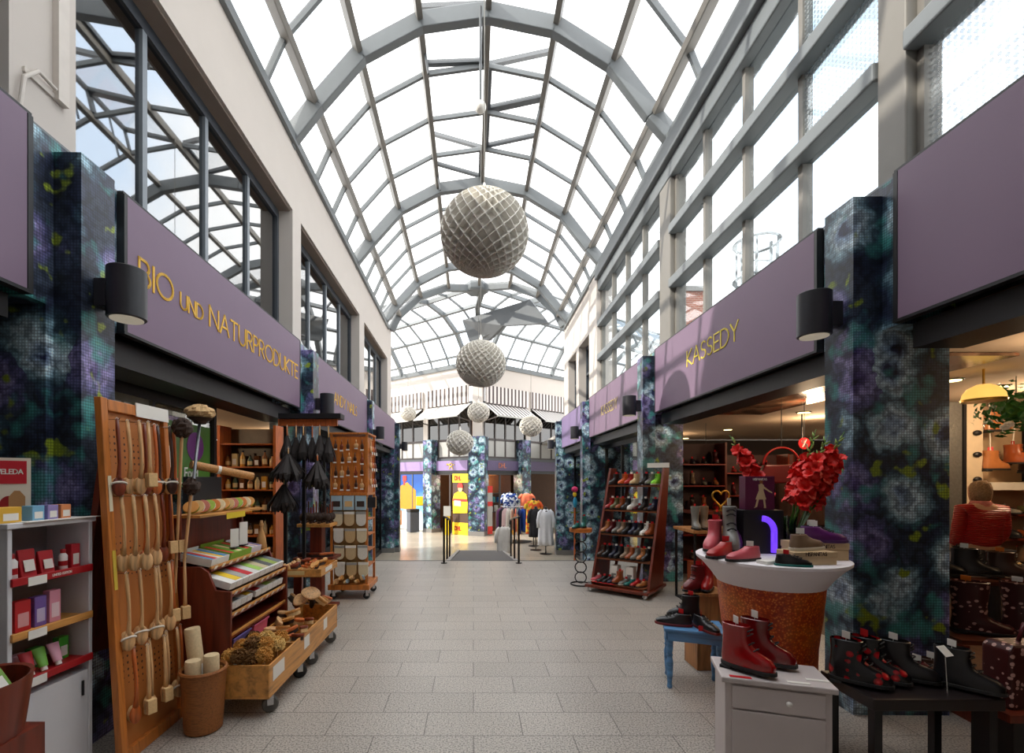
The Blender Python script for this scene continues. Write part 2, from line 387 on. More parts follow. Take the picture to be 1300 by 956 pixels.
# ---------------------------------------------------------------- upper wall, right: glazed steel grid, then plaster
sb(TAUPE, 'wall_right_posts', 'right', [(-.95,-.7,2.89,3.14,ZT+.001,6.2), (3.19,3.42,2.89,3.14,ZT+.001,6.2), (7.1,7.52,2.89,3.14,ZT+.001,6.2)], bevel=.012)
sb(GREY, 'wall_right_gutter_beam', 'right', [(-2.9,11.4,2.80,3.16,6.45,6.80), (-2.9,11.4,2.88,3.16,6.2,6.449)], bevel=.02)
RB = [(-2.9,-.95), (-.7,3.19), (3.42,7.1), (7.52,11.4)]
n0 = 5
for n, (a, b) in enumerate(RB):
    k = 4 if n else 2
    mu = [(a+(b-a)*i/k-.03, a+(b-a)*i/k+.03, 2.965, 3.06, ZT+.001, 6.2) for i in range(1,k)] + [(a,a+.05,2.965,3.06,ZT+.001,6.2), (b-.05,b,2.965,3.06,ZT+.001,6.2), (a,b,2.965,3.06,ZT+.001,ZT+.06)]
    w = sb(TAUPE, 'window_%d' % (n0+n), 'right', mu)
    sb(GREY, 'transom', 'right', [(a,b,2.86,3.07,4.50,4.64), (a,b,2.86,3.07,5.32,5.46)], bevel=.015, parent=w)
    rows = [(ZT+.03,4.5), (4.64,5.32), (5.46,6.2)]
    for r, (z0, z1) in enumerate(rows):
        wired = n < 2 or (n == 2 and r >= 1)
        M, fn, _ = SIDE['right']; mb = MB(M); fn(mb, a, b if not (n == 2 and r == 1) else b, 3.0, 3.012, z0, z1)
        mb.build('pane', MESHGL if n < 2 else SIDEGL, w)
    if n == 2: # the two panes nearest the post are wired glass
        M, fn, _ = SIDE['right']; mb = MB(M); fn(mb, 3.45, 4.34, 2.985, 2.99, 4.64, 6.2); mb.build('wired_pane', MESHGL, w)
HRW = 5.44
sb(WHITE, 'wall_right', 'right', [(11.405,12.2,2.86,3.3,ZT+.001,6.85), (12.2,15.95,2.89,3.3,HRW,6.85), (15.2,15.95,2.89,3.3,ZT+.001,HRW-.001), (13.6,13.95,2.89,3.3,ZT+.001,HRW-.001)])
for n, (a, b) in enumerate([(12.2,13.6), (13.95,15.2)]):
    fr = sb(FRAME, 'window_%d' % (9+n), 'right', [(a,b,3.1,3.2,HRW-.1,HRW-.003), (a,b,3.1,3.2,ZT+.002,ZT+.07), (a,a+.06,3.1,3.2,ZT,HRW), (b-.06,b,3.1,3.2,ZT,HRW), ((a+b)/2-.03,(a+b)/2+.03,3.1,3.19,ZT,HRW), (a,b,3.1,3.19,4.6,4.66)])
    sb(WINGL, 'pane', 'right', [(a+.05,b-.05,3.14,3.15,ZT+.05,HRW-.08)], parent=fr)
# wall added behind the camera to shut out sky light from that end
m = MB(); m.box((-3.4,-3.1,0), (3.6,-2.95,9)); struct(m.build('wall_light_stop', WHITE))
m = MB(); m.box((-3.4,-2.94,6.9), (3.6,.2,7.05)); struct(m.build('ceiling_light_stop', WHITE))  # unseen slab added overhead to darken the foreground
# ---------------------------------------------------------------- shops behind the piers
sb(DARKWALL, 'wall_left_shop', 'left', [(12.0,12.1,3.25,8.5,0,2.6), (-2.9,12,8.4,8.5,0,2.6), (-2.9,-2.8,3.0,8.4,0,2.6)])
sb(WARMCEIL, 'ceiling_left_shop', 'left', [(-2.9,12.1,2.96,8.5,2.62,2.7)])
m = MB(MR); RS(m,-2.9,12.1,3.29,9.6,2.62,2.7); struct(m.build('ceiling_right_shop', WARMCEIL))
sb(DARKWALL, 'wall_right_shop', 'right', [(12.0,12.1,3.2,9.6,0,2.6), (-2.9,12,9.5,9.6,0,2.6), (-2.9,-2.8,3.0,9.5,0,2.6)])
# the glossy printed ceiling strip just inside the right-hand shop openings
def soffit_mat():
    k = NT('glossy printed soffit'); v = k.coord()
    n = k.add('ShaderNodeTexNoise', Scale=2.2, Detail=5., Distortion=1.2); k.link(v, n.inputs['Vector'])
    c = k.ramp(n.outputs['Fac'], [(.3, (46,30,24)), (.45, (96,70,52)), (.56, (150,120,96)), (.63, (150,72,40)), (.75, (70,48,40))])
    k.link(c, k.b.inputs['Base Color']); k.b.inputs['Roughness'].default_value = .16; k.b.inputs['Specular IOR Level'].default_value = .8
    return k.m
SOFF = soffit_mat()
sb(SOFF, 'ceiling_right_soffit', 'right', [(-2.9,3.02,2.8,4.3,2.585,2.61), (3.76,7.15,2.8,4.3,2.585,2.61)])
# shop fronts with glass (left bays, right bay beyond the shoe rack, court ends)
def shopfront(side, n, a, b, d, z0, z1, mull):
    fr = sb(BLACK, 'window_shopfront_%s' % side, side, [(a,b,d-.03,d+.05,z1-.2,z1), (a,b,d-.03,d+.05,z0,z0+.12), (a,a+.05,d-.03,d+.05,z0+.12,z1-.2), (b-.05,b,d-.03,d+.05,z0+.12,z1-.2)] + [(s-.02,s+.02,d-.03,d+.05,z0+.12,z1-.2) for s in mull])
    sb(SHOPGL, 'pane', side, [(a+.03,b-.03,d,d+.012,z0+.1,z1-.18)], parent=fr)
    return fr
shopfront('left', 0, -2.8, 2.7, 3.0, 0, 2.55, (.5,))
shopfront('left', 1, 3.27, 5.62, 3.0, 0, 2.55, (4.5,))
shopfront('left', 2, 7.46, 11.4, 3.0, 0, 2.55, (8.7,10.0))
shopfront('left', 3, 12.1, 15.8, 2.85, LOW, 2.55, (13.3,14.6))
shopfront('right', 2, 7.6, 11.5, 3.12, 0, 2.55, (8.9,10.2))
shopfront('right', 3, 12.12, 15.3, 3.12, LOW, 2.55, (13.7,))
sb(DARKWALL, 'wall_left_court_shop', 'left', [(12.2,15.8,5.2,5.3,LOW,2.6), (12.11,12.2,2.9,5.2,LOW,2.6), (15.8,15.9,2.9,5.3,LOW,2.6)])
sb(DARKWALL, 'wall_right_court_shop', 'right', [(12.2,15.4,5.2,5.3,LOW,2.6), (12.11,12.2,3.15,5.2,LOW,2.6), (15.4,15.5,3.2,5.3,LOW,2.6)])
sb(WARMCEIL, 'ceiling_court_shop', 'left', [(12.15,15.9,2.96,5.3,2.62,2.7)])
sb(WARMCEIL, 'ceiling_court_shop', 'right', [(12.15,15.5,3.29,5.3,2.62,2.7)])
# ---------------------------------------------------------------- the signs
def sign(side, a, b, texts, label, mcol=PURPLE, joints=(), z0=ZB, z1=ZT-.02, cap=True):
    M, fn, W = SIDE[side]; d = 2.36 if side == 'left' else 2.68
    t = thing('shop_sign', label, 'sign', W((a+b)/2, d+.03, z0), AL if side == 'left' else AR, 'purple signs above the shops')
    inv = Matrix.Translation(-((M.inverted() @ W((a+b)/2, d+.03, z0))))
    def loc(parts, name, m_):
        mb = MB(inv)
        for p in parts: fn(mb, *p)
        return mb.build(name, m_, t)
    segs = [a+.03]+list(joints)+[b-.03]
    loc([(p+.004,q-.004,d,d+.03,z0+.02,z1-.02) for p,q in zip(segs, segs[1:])], 'panel', mcol)
    loc([(a,b,d+.006,d+.05,z1-.019,z1), (a,b,d-.004,d+.05,z0,z0+.019), (a,a+.03,d-.002,d+.05,z0+.02,z1-.02), (b-.03,b,d-.002,d+.05,z0+.02,z1-.02), (a+.02,b-.02,d+.031,d+.05,z0+.02,z1-.02)], 'frame', BLACK)
    for (txt, s0, s1, zb, h, w, m_) in texts:
        mb = MB(inv @ Matrix.Identity(4)); sg = 1 if side == 'left' else -1
        dd = (-d if side == 'left' else d) ; org = (dd, s0, zb)
        wd = text_width(txt, h); xs = abs(s1-s0)/wd
        lettering(mb, txt, org, (0,sg,0), (0,0,1), h, w, depth=.006, xs=xs)
        mb.build('lettering', m_, t)
    return t
# texts: (string, from s, to s, baseline z, height, stroke, material)
sign('left', -2.8, 2.585, [], 'blank purple sign panel nearest the camera, above the white shelf unit', z1=ZT-.02)
sign('left', 3.265, 6.725, [('BIO',3.41,3.80,3.02,.185,.02,YEL), ('UND',3.90,4.23,3.025,.125,.017,YEL), ('NATURPRODUKTE',4.34,6.6,3.02,.185,.02,YEL)], 'purple sign lettered BIO UND NATURPRODUKTE in yellow above the brush shop')
sign('left', 7.485, 11.295, [('ANDY',8.44,9.25,2.98,.2,.018,YEL), ('NAILS',9.42,10.2,2.98,.2,.018,YEL)], 'purple sign lettered ANDY NAILS above the wooden brush tower', PURPLE)
sign('left', 11.955, 15.71, [], 'plain purple sign before the last flowered pier, past the ANDY NAILS sign', PURPLE)
sign('right', -2.8, 3.05, [], 'blank purple sign panel over the opening where people stand')
sign('right', 3.73, 7.17, [('KASSEDY',6.04,4.85,3.055,.195,.017,YELP)], 'purple sign lettered KASSEDY above the opening with the white topped table')
sign('right', 7.63, 11.43, [('KASSEDY',10.27,9.09,3.0,.2,.018,mat('faded lettering', (214,190,120), .5))], 'sunlit purple sign lettered KASSEDY behind the tall shoe rack', PURPLE, joints=(8.6,9.6,10.5))
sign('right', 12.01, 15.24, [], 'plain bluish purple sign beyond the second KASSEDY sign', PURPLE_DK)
# ---------------------------------------------------------------- wall lamps on the piers
GLOW = mat('lamp lens', (200,190,170), .3, emit=.4)
def wall_lamp(side, s, dp, label, z=2.74):
    M, fn, W = SIDE[side]; sg = 1 if side == 'left' else -1
    t = thing('wall_lamp', label, 'lamp', W(s, dp-.005, z), AL if side == 'left' else AR, 'black cylinder lamps on the piers')
    mb = MB(); mb.box((min(0,sg*.07), -.05, -.085), (max(0,sg*.07), .05, .085)); mb.build('bracket', LAMPBLK, t, bevel=.004)
    mb = MB(); mb.lathe([(.1,-.15),(.105,-.145),(.105,.15),(.1,.155),(.02,.155)], (sg*.165,0,0), 28); mb.build('lamp_shade', LAMPBLK, t, smooth=True)
    mb = MB(); mb.lathe([(.088,-.156),(.088,-.149)], (sg*.165,0,0), 24); mb.build('lens', GLOW, t)
nm = {'left': ['beside the BIO sign, nearest the camera', 'between the BIO sign and the ANDY NAILS sign', 'past the ANDY NAILS sign, above the brush tower', 'on the last flowered pier before the court'],
      'right': ['beside the first KASSEDY sign, above the red flowers', 'before the sunlit second KASSEDY sign', 'after the sunlit second KASSEDY sign', 'on the last flowered pier by the white dress']}
for side, PP, dp in (('left', PL, 2.25), ('right', PR, 2.536)):
    for i, p in enumerate(PP):
        wall_lamp(side, (p[2]+p[3])/2, dp, 'black wall lamp %s wall %s' % ('on left' if side == 'left' else 'on right', nm[side][i]), 2.735 if side == 'left' else 2.76)

# painted duct and cable on the white pier nearest the camera, left
M_ = MB(ML); LS(M_, 2.98, 3.06, 2.56, 2.6, 4.0, 6.6); LS(M_, 2.78, 2.979, 2.585, 2.6, 4.0, 4.03); struct(M_.build('trim_duct_left', mat('cream duct', (214,206,198), .6)))
mb = MB(); mb.tube([Lw(2.72,2.57,3.66), Lw(2.76,2.57,3.95), Lw(2.85,2.57,4.06), Lw(2.97,2.57,4.05)], .012, 8); struct(mb.build('trim_cable_left', mat('cream duct', (214,206,198), .6)))
# ---------------------------------------------------------------- the glazed vault
RAD, CZ = 2.81, 5.985
ANG = [16.9, 25, 46, 67, 88, 109, 130, 151, 163.1]          # from the right springing over to the left
def vpt(Y, a, off=0.):
    xl = -(2.6+.0186*Y); xr = 2.89-.0136*0+.01356*Y
    c = (xl+xr)/2; k = (xr-xl)/2/2.69
    r = RAD+off; a = math.radians(a)
    return Vector((c+k*r*math.cos(a), Y, CZ+r*math.sin(a)))
O2 = Vector((.12,17.3)); CL = Vector((-2.92,16.05)); CR = Vector((3.12,15.65)); CC = Vector((.17,20.5))
def yend(x):
    if x < O2.x: t = (x-CL.x)/(O2.x-CL.x); return CL.y+t*(O2.y-CL.y)
    t = (x-O2.x)/(CR.x-O2.x); return O2.y+t*(CR.y-O2.y)
MAIN = [-1.1, 2.95, 7.05, 11.1, 15.2]
ends = {}
for a in ANG:
    x = vpt(15.8, a).x; ends[a] = yend(x)
def radial(p, Y):
    c = Vector(((-(2.6+.0186*Y)+2.89+.01356*Y)/2, Y, CZ)); return (p-c).normalized()
for Y in MAIN:
    mb = MB()
    for a0, a1 in zip(ANG, ANG[1:]):
        p, q = vpt(Y, a0, -.12), vpt(Y, a1, -.12)
        if a0 < 20: p = vpt(Y, 12., .12)
        if a1 > 160: q = vpt(Y, 168., .12)
        mb.beam(p, q, .14, .25, up=radial((p+q)/2, Y))
    struct(mb.build('roof_arch', GREY, bevel=.012))
for a in ANG[1:-1]:
    mb = MB(); p, q = vpt(-2.9, a, -.06), vpt(ends[a], a, -.06); q.y = ends[a]
    mb.beam(p, q, .09, .17, up=radial(p, -2.9)); struct(mb.build('roof_purlin', TAUPE, bevel=.01))
for a in (ANG[0]-1.5, ANG[-1]+1.5):
    mb = MB(); mb.beam(vpt(-2.9, a), vpt(15.7, a), .16, .14); struct(mb.build('roof_eaves_beam', GREY))
SPAN = [(-1.1,2.95), (2.95,7.05), (7.05,11.1), (11.1,15.2)]
for y0, y1 in SPAN:
    for i in (1,2,3):
        Y = y0+(y1-y0)*i/4; mb = MB()
        for a0, a1 in zip(ANG, ANG[1:]):
            p, q = vpt(Y, a0, -.02), vpt(Y, a1, -.02); mb.beam(p, q, .055, .08, up=radial((p+q)/2, Y))
        struct(mb.build('roof_glazing_bar', GREY))
OPEN = {(7.05,11.1): [(3,1),(3,2),(4,3),(4,0)]}
for y0, y1 in SPAN + [(-2.9,-1.1)]:
    mb = MB()
    for k, (a0, a1) in enumerate(zip(ANG, ANG[1:])):
        if (y0,y1) in OPEN and any(kk == k for kk, _ in OPEN[(y0,y1)]):
            for i in range(4):
                if (k,i) in OPEN[(y0,y1)]: continue
                ya, yb = y0+(y1-y0)*i/4, y0+(y1-y0)*(i+1)/4
                mb.face([vpt(ya,a0), vpt(ya,a1), vpt(yb,a1), vpt(yb,a0)])
        else: mb.face([vpt(y0,a0), vpt(y0,a1), vpt(y1,a1), vpt(y1,a0)])
    struct(mb.build('roof_glazing', ROOFGL))
mb = MB()
for a0, a1 in zip(ANG, ANG[1:]):
    p, q = vpt(15.2,a0), vpt(15.2,a1); r, s = vpt(ends[a1],a1), vpt(ends[a0],a0)
    mb.face([p,q,r,s])
struct(mb.build('roof_glazing', ROOFGL))
# opened roof vents: a frame with its pane, hinged along one glazing bar
def vent(y0, y1, k, i, label, lift=.45):
    """hinged along the ridge purlin; the outer edge is raised"""
    ya, yb = y0+(y1-y0)*i/4+.03, y0+(y1-y0)*(i+1)/4-.03; a0, a1 = ANG[k]+1, ANG[k+1]-1
    p0, p1 = vpt(ya,a0,.03), vpt(ya,a1,.03); q0, q1 = vpt(yb,a0,.03), vpt(yb,a1,.03)
    up = radial((p0+q1)/2, (ya+yb)/2)*lift; lo0, lo1 = (p0,q0) if k == 3 else (p1,q1)
    if k == 3: p0 = p0+up; q0 = q0+up
    else: p1 = p1+up; q1 = q1+up
    hi0, hi1 = (p0,q0) if k == 3 else (p1,q1)
    org = (p0+p1)/2; t = thing('roof_vent', label, 'roof vent', org); inv = Matrix.Translation(-org)
    n = (p1-p0).cross(q0-p0).normalized()
    for u, v in ((p0,p1), (p1,q1), (q1,q0), (q0,p0)): mb = MB(inv); mb.beam(u, v, .08, .07, up=n); mb.build('frame_bar', GREYD, t)
    mb = MB(inv); mb.face([p0,p1,q1,q0]); mb.build('pane', ROOFGL, t)
    for c, d in ((lo0,hi0), (lo1,hi1)): mb = MB(inv); mb.beam(c, d, .05, .05, up=(0,1,0)); mb.build('side_stay', GREYD, t)
    mb = MB(inv); mb.tube([(lo0+lo1)/2-up.normalized()*.5, (hi0+hi1)/2], .02, 6); mb.build('opening_rod', GREYD, t)
vent(7.05, 11.1, 3, 1, 'raised roof vent right of the ridge, highest of the open ones')
vent(7.05, 11.1, 3, 2, 'raised roof vent right of the ridge, just above the largest globe')
vent(7.05, 11.1, 4, 3, 'raised roof vent left of the ridge, just behind the top of largest globe')
vent(7.05, 11.1, 4, 0, 'barely opened roof vent left of the ridge near the top edge', lift=.1)
mb = MB(); mb.lathe([(.42,8.55),(.45,8.6),(.45,8.85),(.05,8.9)], (O2.x,O2.y,0), 6); struct(mb.build('roof_hub', GREY))
# ---------------------------------------------------------------- the two side arms behind the junction
u_ = {'L': Vector((-.788,.616)), 'R': Vector((.788,.616))}
n_ = {'L': Vector((-.616,-.788)), 'R': Vector((.616,-.788))}
for key in 'LR':
    u, n = u_[key], n_[key]; corner = CL if key == 'L' else CR
    def tq(P): d = P-CC; return d.dot(u), d.dot(n)
    tO, qO = tq(O2); tC, qC = tq(corner)
    W2 = qC/2; kk = W2/2.69
    def pt(t, a, off=0.):
        r = RAD+off; q = W2-kk*r*math.cos(math.radians(a)); P = CC+u*t+n*q
        return Vector((P.x, P.y, CZ+r*math.sin(math.radians(a))))
    def t0(a):
        q = max(0., W2-kk*RAD*math.cos(math.radians(a)))
        return tO*q/qO if q < qO else tO+(tC-tO)*(q-qO)/(qC-qO)
    T1 = 12.
    for a in ANG[1:-1]:
        mb = MB(); c = Vector((pt(0,90).x, pt(0,90).y, CZ)); upv = (pt(0,a)-Vector(((CC+n*W2).x, (CC+n*W2).y, CZ))).normalized()
        mb.beam(pt(t0(a),a,-.06), pt(T1,a,-.06), .09, .16, up=upv); struct(mb.build('roof_purlin', GREY))
    mb = MB(); mb.beam(pt(t0(16.9),16), pt(T1,16), .2, .2); struct(mb.build('roof_eaves_beam', GREY))
    for j in range(13):
        t = -2.6+1.05*j; mb = MB(); main = j % 4 == 3; cnt = 0
        for a0, a1 in zip(ANG, ANG[1:]):
            if t < max(t0(a0), t0(a1)): continue
            p, q = pt(t,a0,-.04), pt(t,a1,-.04); cc = CC+n*W2+u*t
            mb.beam(p, q, .12 if main else .055, .2 if main else .08, up=((p+q)/2-Vector((cc.x,cc.y,CZ))).normalized()); cnt += 1
        if cnt: struct(mb.build('roof_arch' if main else 'roof_glazing_bar', GREY))
        else: mb.bm.free()
    mb = MB()
    for a0, a1 in zip(ANG, ANG[1:]): mb.face([pt(t0(a0),a0), pt(t0(a1),a1), pt(T1,a1), pt(T1,a0)])
    struct(mb.build('roof_glazing', ROOFGL))
    # valley rib from the corner up to the crown
    mb = MB()
    for a0, a1 in zip(ANG[4:], ANG[5:]):
        mb.beam(pt(t0(a0),a0,-.1), pt(t0(a1),a1,-.1), .16, .26)
    struct(mb.build('roof_valley_rib', GREY, bevel=.012))
    if key == 'R':
        mb = MB()
        for a0, a1 in zip(ANG[:4], ANG[1:5]): mb.beam(pt(t0(a0),a0,-.1), pt(t0(a1),a1,-.1), .2, .3)
        struct(mb.build('roof_valley_rib', GREY, bevel=.012))
# grey triangular soffit plate in the valley over the nose of the corner building
poly = [at(588,407,19.2), at(674,381,16.8), at(697,411,15.8), at(640,414,17.6), at(622,432,18.6), at(597,434,19.2)]
c0 = sum(poly, Vector())/6; nn = (poly[1]-poly[0]).cross(poly[3]-poly[0]).normalized()*.06
mb = MB(); mb.hexa([p-nn for p in poly], [p+nn for p in poly]); struct(mb.build('roof_valley_plate', GREYD))
# ---------------------------------------------------------------- globe lamps
GLOBE = mat('white enamel lamella', (240,236,228), .5, amt=.04)
CABLE = mat('thin steel cable', (120,118,112), .4, .6)
def globe(c, dia, label, cable_top, N=20, rows=26, grp='white scaled globe lamps under the roof', fl=.93):
    R = dia/2; t = thing('globe_lamp', label, 'globe lamp', c, 0, grp)
    mb = MB(); kr = 1. if dia > 1 else 1.7; N = N if dia > 1 else 14; mb.ball((0,0,0), (R*.85,R*.85,R*.85*fl), 36, 22)
    lim = math.radians(78); ns = 26
    for sg in (-1, 1):
        for i in range(N):
            rings_ = []
            for j in range(ns+1):
                ph = -lim+2*lim*j/ns; th = 2*PI*i/N + sg*.92*math.asinh(math.tan(ph))
                d = Vector((math.cos(ph)*math.cos(th), math.cos(ph)*math.sin(th), math.sin(ph)))
                e = Vector((-math.sin(th), math.cos(th), 0)); w_ = R*.0085*kr*max(.35, math.cos(ph))
                o_ = lambda r, k: Vector(((d.x*r+e.x*k), (d.y*r+e.y*k), (d.z*r+e.z*k)*fl))*R
                rings_.append([o_(.83,-w_/R*1.3), o_(.83,w_/R*1.3), o_(1.,w_/R), o_(1.,-w_/R)])
            mb.loft(rings_)
    sh = mb.build('lamella_shade', GLOBE, t, smooth=True); sh.rotation_euler = (.22,.14,0)
    mb = MB(); mb.tube([(0,0,R*.8*fl), (0,0,cable_top-c[2])], .006 if dia > .8 else .008, 6); mb.build('cable', CABLE, t)
    mb = MB(); mb.lathe([(.03,R*fl-.02), (.035,R*fl+.05), (.01,R*fl+.12)], seg=12); mb.build('canopy_cap', GLOBE, t, smooth=True)
    return t
D1 = 1.06
Y1 = F*D1/112; Y2 = F*D1/64
globe(at(615,297,Y1), D1, 'largest white scaled globe lamp, hanging nearest under the roof ridge', 8.7, 22, 28)
globe(at(610.5,462,Y2), D1, 'second largest white globe lamp, just below the largest one', 8.7, 22, 28)
globe(at(607.5,523.5,17.2), .83, 'white globe lamp in front of the nose of the corner building', 8.7)
globe(at(584,562,15.6), .92, 'lowest white globe lamp, in front of the post horn sign', 8.6)
globe(at(674,541,17.0), .84, 'white globe lamp at right of the court, in front of the striped awning', 7.9)
globe(at(518,525,20.), .7, 'smallest and leftmost white globe lamp, near the left awning', 7.9)
p = at(610,136,6.9)
t = thing('ridge_lamp', 'tiny plain white ball lamp fixed under the ridge above the largest globe', 'lamp', p)
mb = MB(); mb.ball((0,0,0), .085, 14, 10); mb.build('glass_ball', GLOBE, t, smooth='all')
mb = MB(); mb.tube([(0,0,.08), (0,0,8.62-p.z)], .02, 8); mb.build('stem', GREYD, t)
# ---------------------------------------------------------------- the corner building across the court
AWN = stripes('striped awning cloth', (240,236,230), (150,146,144), 5.2, 0, .8, .5)
PARA = stripes('striped parapet cladding', (238,232,226), (150,136,132), 4.6, 0, .7, .62)
DKGL = glass('dark upper window glass', .12, (92,88,84))
BRN = mat('brown window frame', (70,62,60), .5)
OFFW = mat('off white cladding panel', (178,178,174), .6, amt=.04)
def FM(key):
    u, n = u_[key], n_[key]
    return Matrix(((u.x, -n.x, 0, CC.x), (u.y, -n.y, 0, CC.y), (0,0,1,0), (0,0,0,1)))
def fbox(key, parts, m_, name, parent=None, kind='structure', bevel=0.):
    mb = MB(FM(key))
    for t0_, t1_, d0, d1, z0, z1 in parts: mb.box((t0_, d0, z0), (t1_, d1, z1))
    o = mb.build(name, m_, parent, bevel=bevel)
    if not parent and kind: o['kind'] = kind
    return o
GF = (2.0, 2.45)  # sign strip
for key in 'LR':
    # white wall over the striped parapet, parapet, floor slab, back walls
    fbox(key, [(.0,12,.0,.3,5.82,6.75)], WHITE, 'wall_court_fascia')
    fbox(key, [(.45,3.05,-.12,.0,5.02,5.80), (3.25,6.4,-.12,.0,5.02,5.80), (6.6,11,-.12,.0,5.02,5.8)], PARA, 'wall_court_parapet')
    fbox(key, [(.3,12,.02,4,2.46,2.56), (.3,12,.02,4,5.0,5.1)], GREYD, 'trim_court_slab')
    fbox(key, [(.3,12,4,4.1,LOW,5.8)], mat('ochre shop back wall', (84,56,34), .8, amt=.2), 'wall_court_inside')
    fbox(key, [(3.0,3.3,.0,.25,2.46,5.82), (6.45,6.7,0,.25,2.46,5.82)], WHITE, 'wall_court_pilaster')
    # upper windows
    for n, (a, b) in enumerate([(.45,3.0), (3.3,6.4)]):
        w = fbox(key, [(a,b,.05,.13,3.36,3.46), (a,b,.05,.13,2.56,2.64), (a,b,.05,.13,4.9,5.0)] + [(a+(b-a)*i/4-.035, a+(b-a)*i/4+.035, .05,.13,2.64,4.9) for i in range(5)], BRN, 'window_court_%s' % ('left' if key == 'L' else 'right'))
        fbox(key, [(a+.02,b-.02,.08,.1,2.62,3.38)], OFFW, 'panel', w)
        fbox(key, [(a+.02,b-.02,.085,.1,3.44,4.92)], DKGL, 'pane', w)
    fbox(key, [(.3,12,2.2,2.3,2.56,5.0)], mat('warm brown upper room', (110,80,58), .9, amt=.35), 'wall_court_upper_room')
    # piers
    for n, (a, b) in enumerate([(2.42,2.98), (5.75,6.4)]):
        fbox(key, [(a,b,-.35,.25,LOW+.18,3.45)], FLO, 'wall_pier_court')
        fbox(key, [(a-.01,b+.01,-.36,.26,LOW,LOW+.18)], STONE, 'trim_pier_plinth_court')
# the pier on the nose of the corner, turned a little
Rz = Matrix.Rotation(-.32, 4, 'Z')
mb = MB(Matrix.Translation((.235,20.78,0)) @ Rz); mb.box((-.36,-.36,LOW+.2), (.36,.36,3.5)); struct(mb.build('wall_pier_court', FLO))
mb = MB(Matrix.Translation((.235,20.78,0)) @ Rz); mb.box((-.37,-.37,LOW), (.37,.37,LOW+.2)); struct(mb.build('trim_pier_plinth_court', STONE))
mb = MB(Matrix.Translation((.235,20.85,0)) @ Rz); mb.box((-.22,-.22,3.501), (.22,.22,5.85)); struct(mb.build('wall_court_pilaster', WHITE))
# awnings
for key, nm_ in (('L','left'), ('R','right')):
    for n, (a, b) in enumerate([(.35,3.0), (3.35,6.3)]):
        lab = {('L',0): 'striped awning left of the corner pier, above the post horn sign', ('L',1): 'striped awning further left, beside the smallest globe lamp',
               ('R',0): 'striped awning right of the corner pier, above the DHL sign', ('R',1): 'striped awning furthest right, behind the right wall end'}[(key,n)]
        P0 = FM(key) @ Vector((a, -.02, 5.0)); inv = Matrix.Translation(-P0)
        t = thing('awning', lab, 'awning', P0, 0, 'striped awnings over the court windows')
        mb = MB(inv @ FM(key)); mb.hexa([(a,-.02,4.97), (b,-.02,4.97), (b,-.95,4.33), (a,-.95,4.33)], [(a,-.02,5.0), (b,-.02,5.0), (b,-.95,4.36), (a,-.95,4.36)])
        o = mb.build('canopy', AWN, t)
        # stripes run along the slope: object space turned to the wall
        mb = MB(inv @ FM(key)); mb.beam((a,-.95,4.34), (b,-.95,4.34), .05, .07); mb.build('front_bar', OFFW, t)
        for s in (a+.05, b-.05):
            mb = MB(inv @ FM(key)); mb.beam((s,-.03,4.2), (s,-.93,4.31), .03, .04); mb.build('arm', BRN, t)
# stripes need the wall direction: rotate the lookup per side by using a mapping in a copy of the material
def stripe_dir(name, a, b, scale, ang, duty):
    k = NT(name); v = k.coord(rot=(0,0,ang)); sp = k.add('ShaderNodeSeparateXYZ'); k.link(v, sp.inputs[0])
    g = k.math('GREATER_THAN', k.math('FRACT', k.math('MULTIPLY', sp.outputs[0], scale)), duty)
    k.link(k.mix(g, lin(a), lin(b)), k.b.inputs['Base Color']); k.b.inputs['Roughness'].default_value = .75; return k.m
angL = -math.atan2(.616,-.788); angR = -math.atan2(.616,.788)
AW = {'L': stripe_dir('awning stripes left', (226,222,216), (186,180,176), 4.2, angL, .55), 'R': stripe_dir('awning stripes right', (222,218,214), (92,86,88), 4.4, angR, .5)}
PA = {'L': stripe_dir('parapet stripes left', (222,214,208), (84,72,70), 3.9, angL, .58), 'R': stripe_dir('parapet stripes right', (220,212,208), (80,68,68), 4.4, angR, .55)}
k_ = 0
for o in list(COL.objects):
    if base(o.name) == 'canopy' and o.parent and base(o.parent.name) == 'awning':
        o.data.materials[0] = AW['L' if o.parent.location.x < .2 else 'R']
    if base(o.name) == 'wall_court_parapet':
        o.data.materials[0] = PA['L' if o.data.vertices[0].co.x < .2 and min(v.co.x for v in o.data.vertices) < -1 else 'R']
# court signs
def court_sign(key, a, b, label, mcol):
    P0 = FM(key) @ Vector(((a+b)/2, -.04, GF[0])); inv = Matrix.Translation(-P0)
    t = thing('shop_sign', label, 'sign', P0, 0, 'purple signs round the court')
    mb = MB(inv @ FM(key)); mb.box((a,-.08,GF[0]), (b,.0,GF[1])); mb.build('panel', mcol, t, bevel=.006)
    mb = MB(inv @ FM(key)); mb.box((a,-.06,GF[0]-.14), (b,.05,GF[0]-.002)); mb.build('frame', BLACK, t)
    return t, inv
PLIT = mat('sunlit court sign purple', (146,124,170), .5, amt=.05)  # lit copy of the court sign colour, sunlight put into the tone
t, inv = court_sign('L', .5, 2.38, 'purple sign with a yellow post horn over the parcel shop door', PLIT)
PH = FM('L') @ Vector((1.45,-.085,(GF[0]+GF[1])/2)); u = Vector((.788,-.616,0)); nn = Vector((-.616,-.788,0))
M2 = Matrix.Translation(PH-( FM('L') @ Vector(((.5+2.38)/2,-.04,GF[0])))) @ Matrix(((u.x,0,nn.x,0),(u.y,0,nn.y,0),(0,1,0,0),(0,0,0,1)))
mb = MB(M2)   # local: x along the sign, y up, z out
ring = [(.085*math.cos(a)-.01, .075*math.sin(a)+.035, .01) for a in [2*PI*i/20 for i in range(21)]]
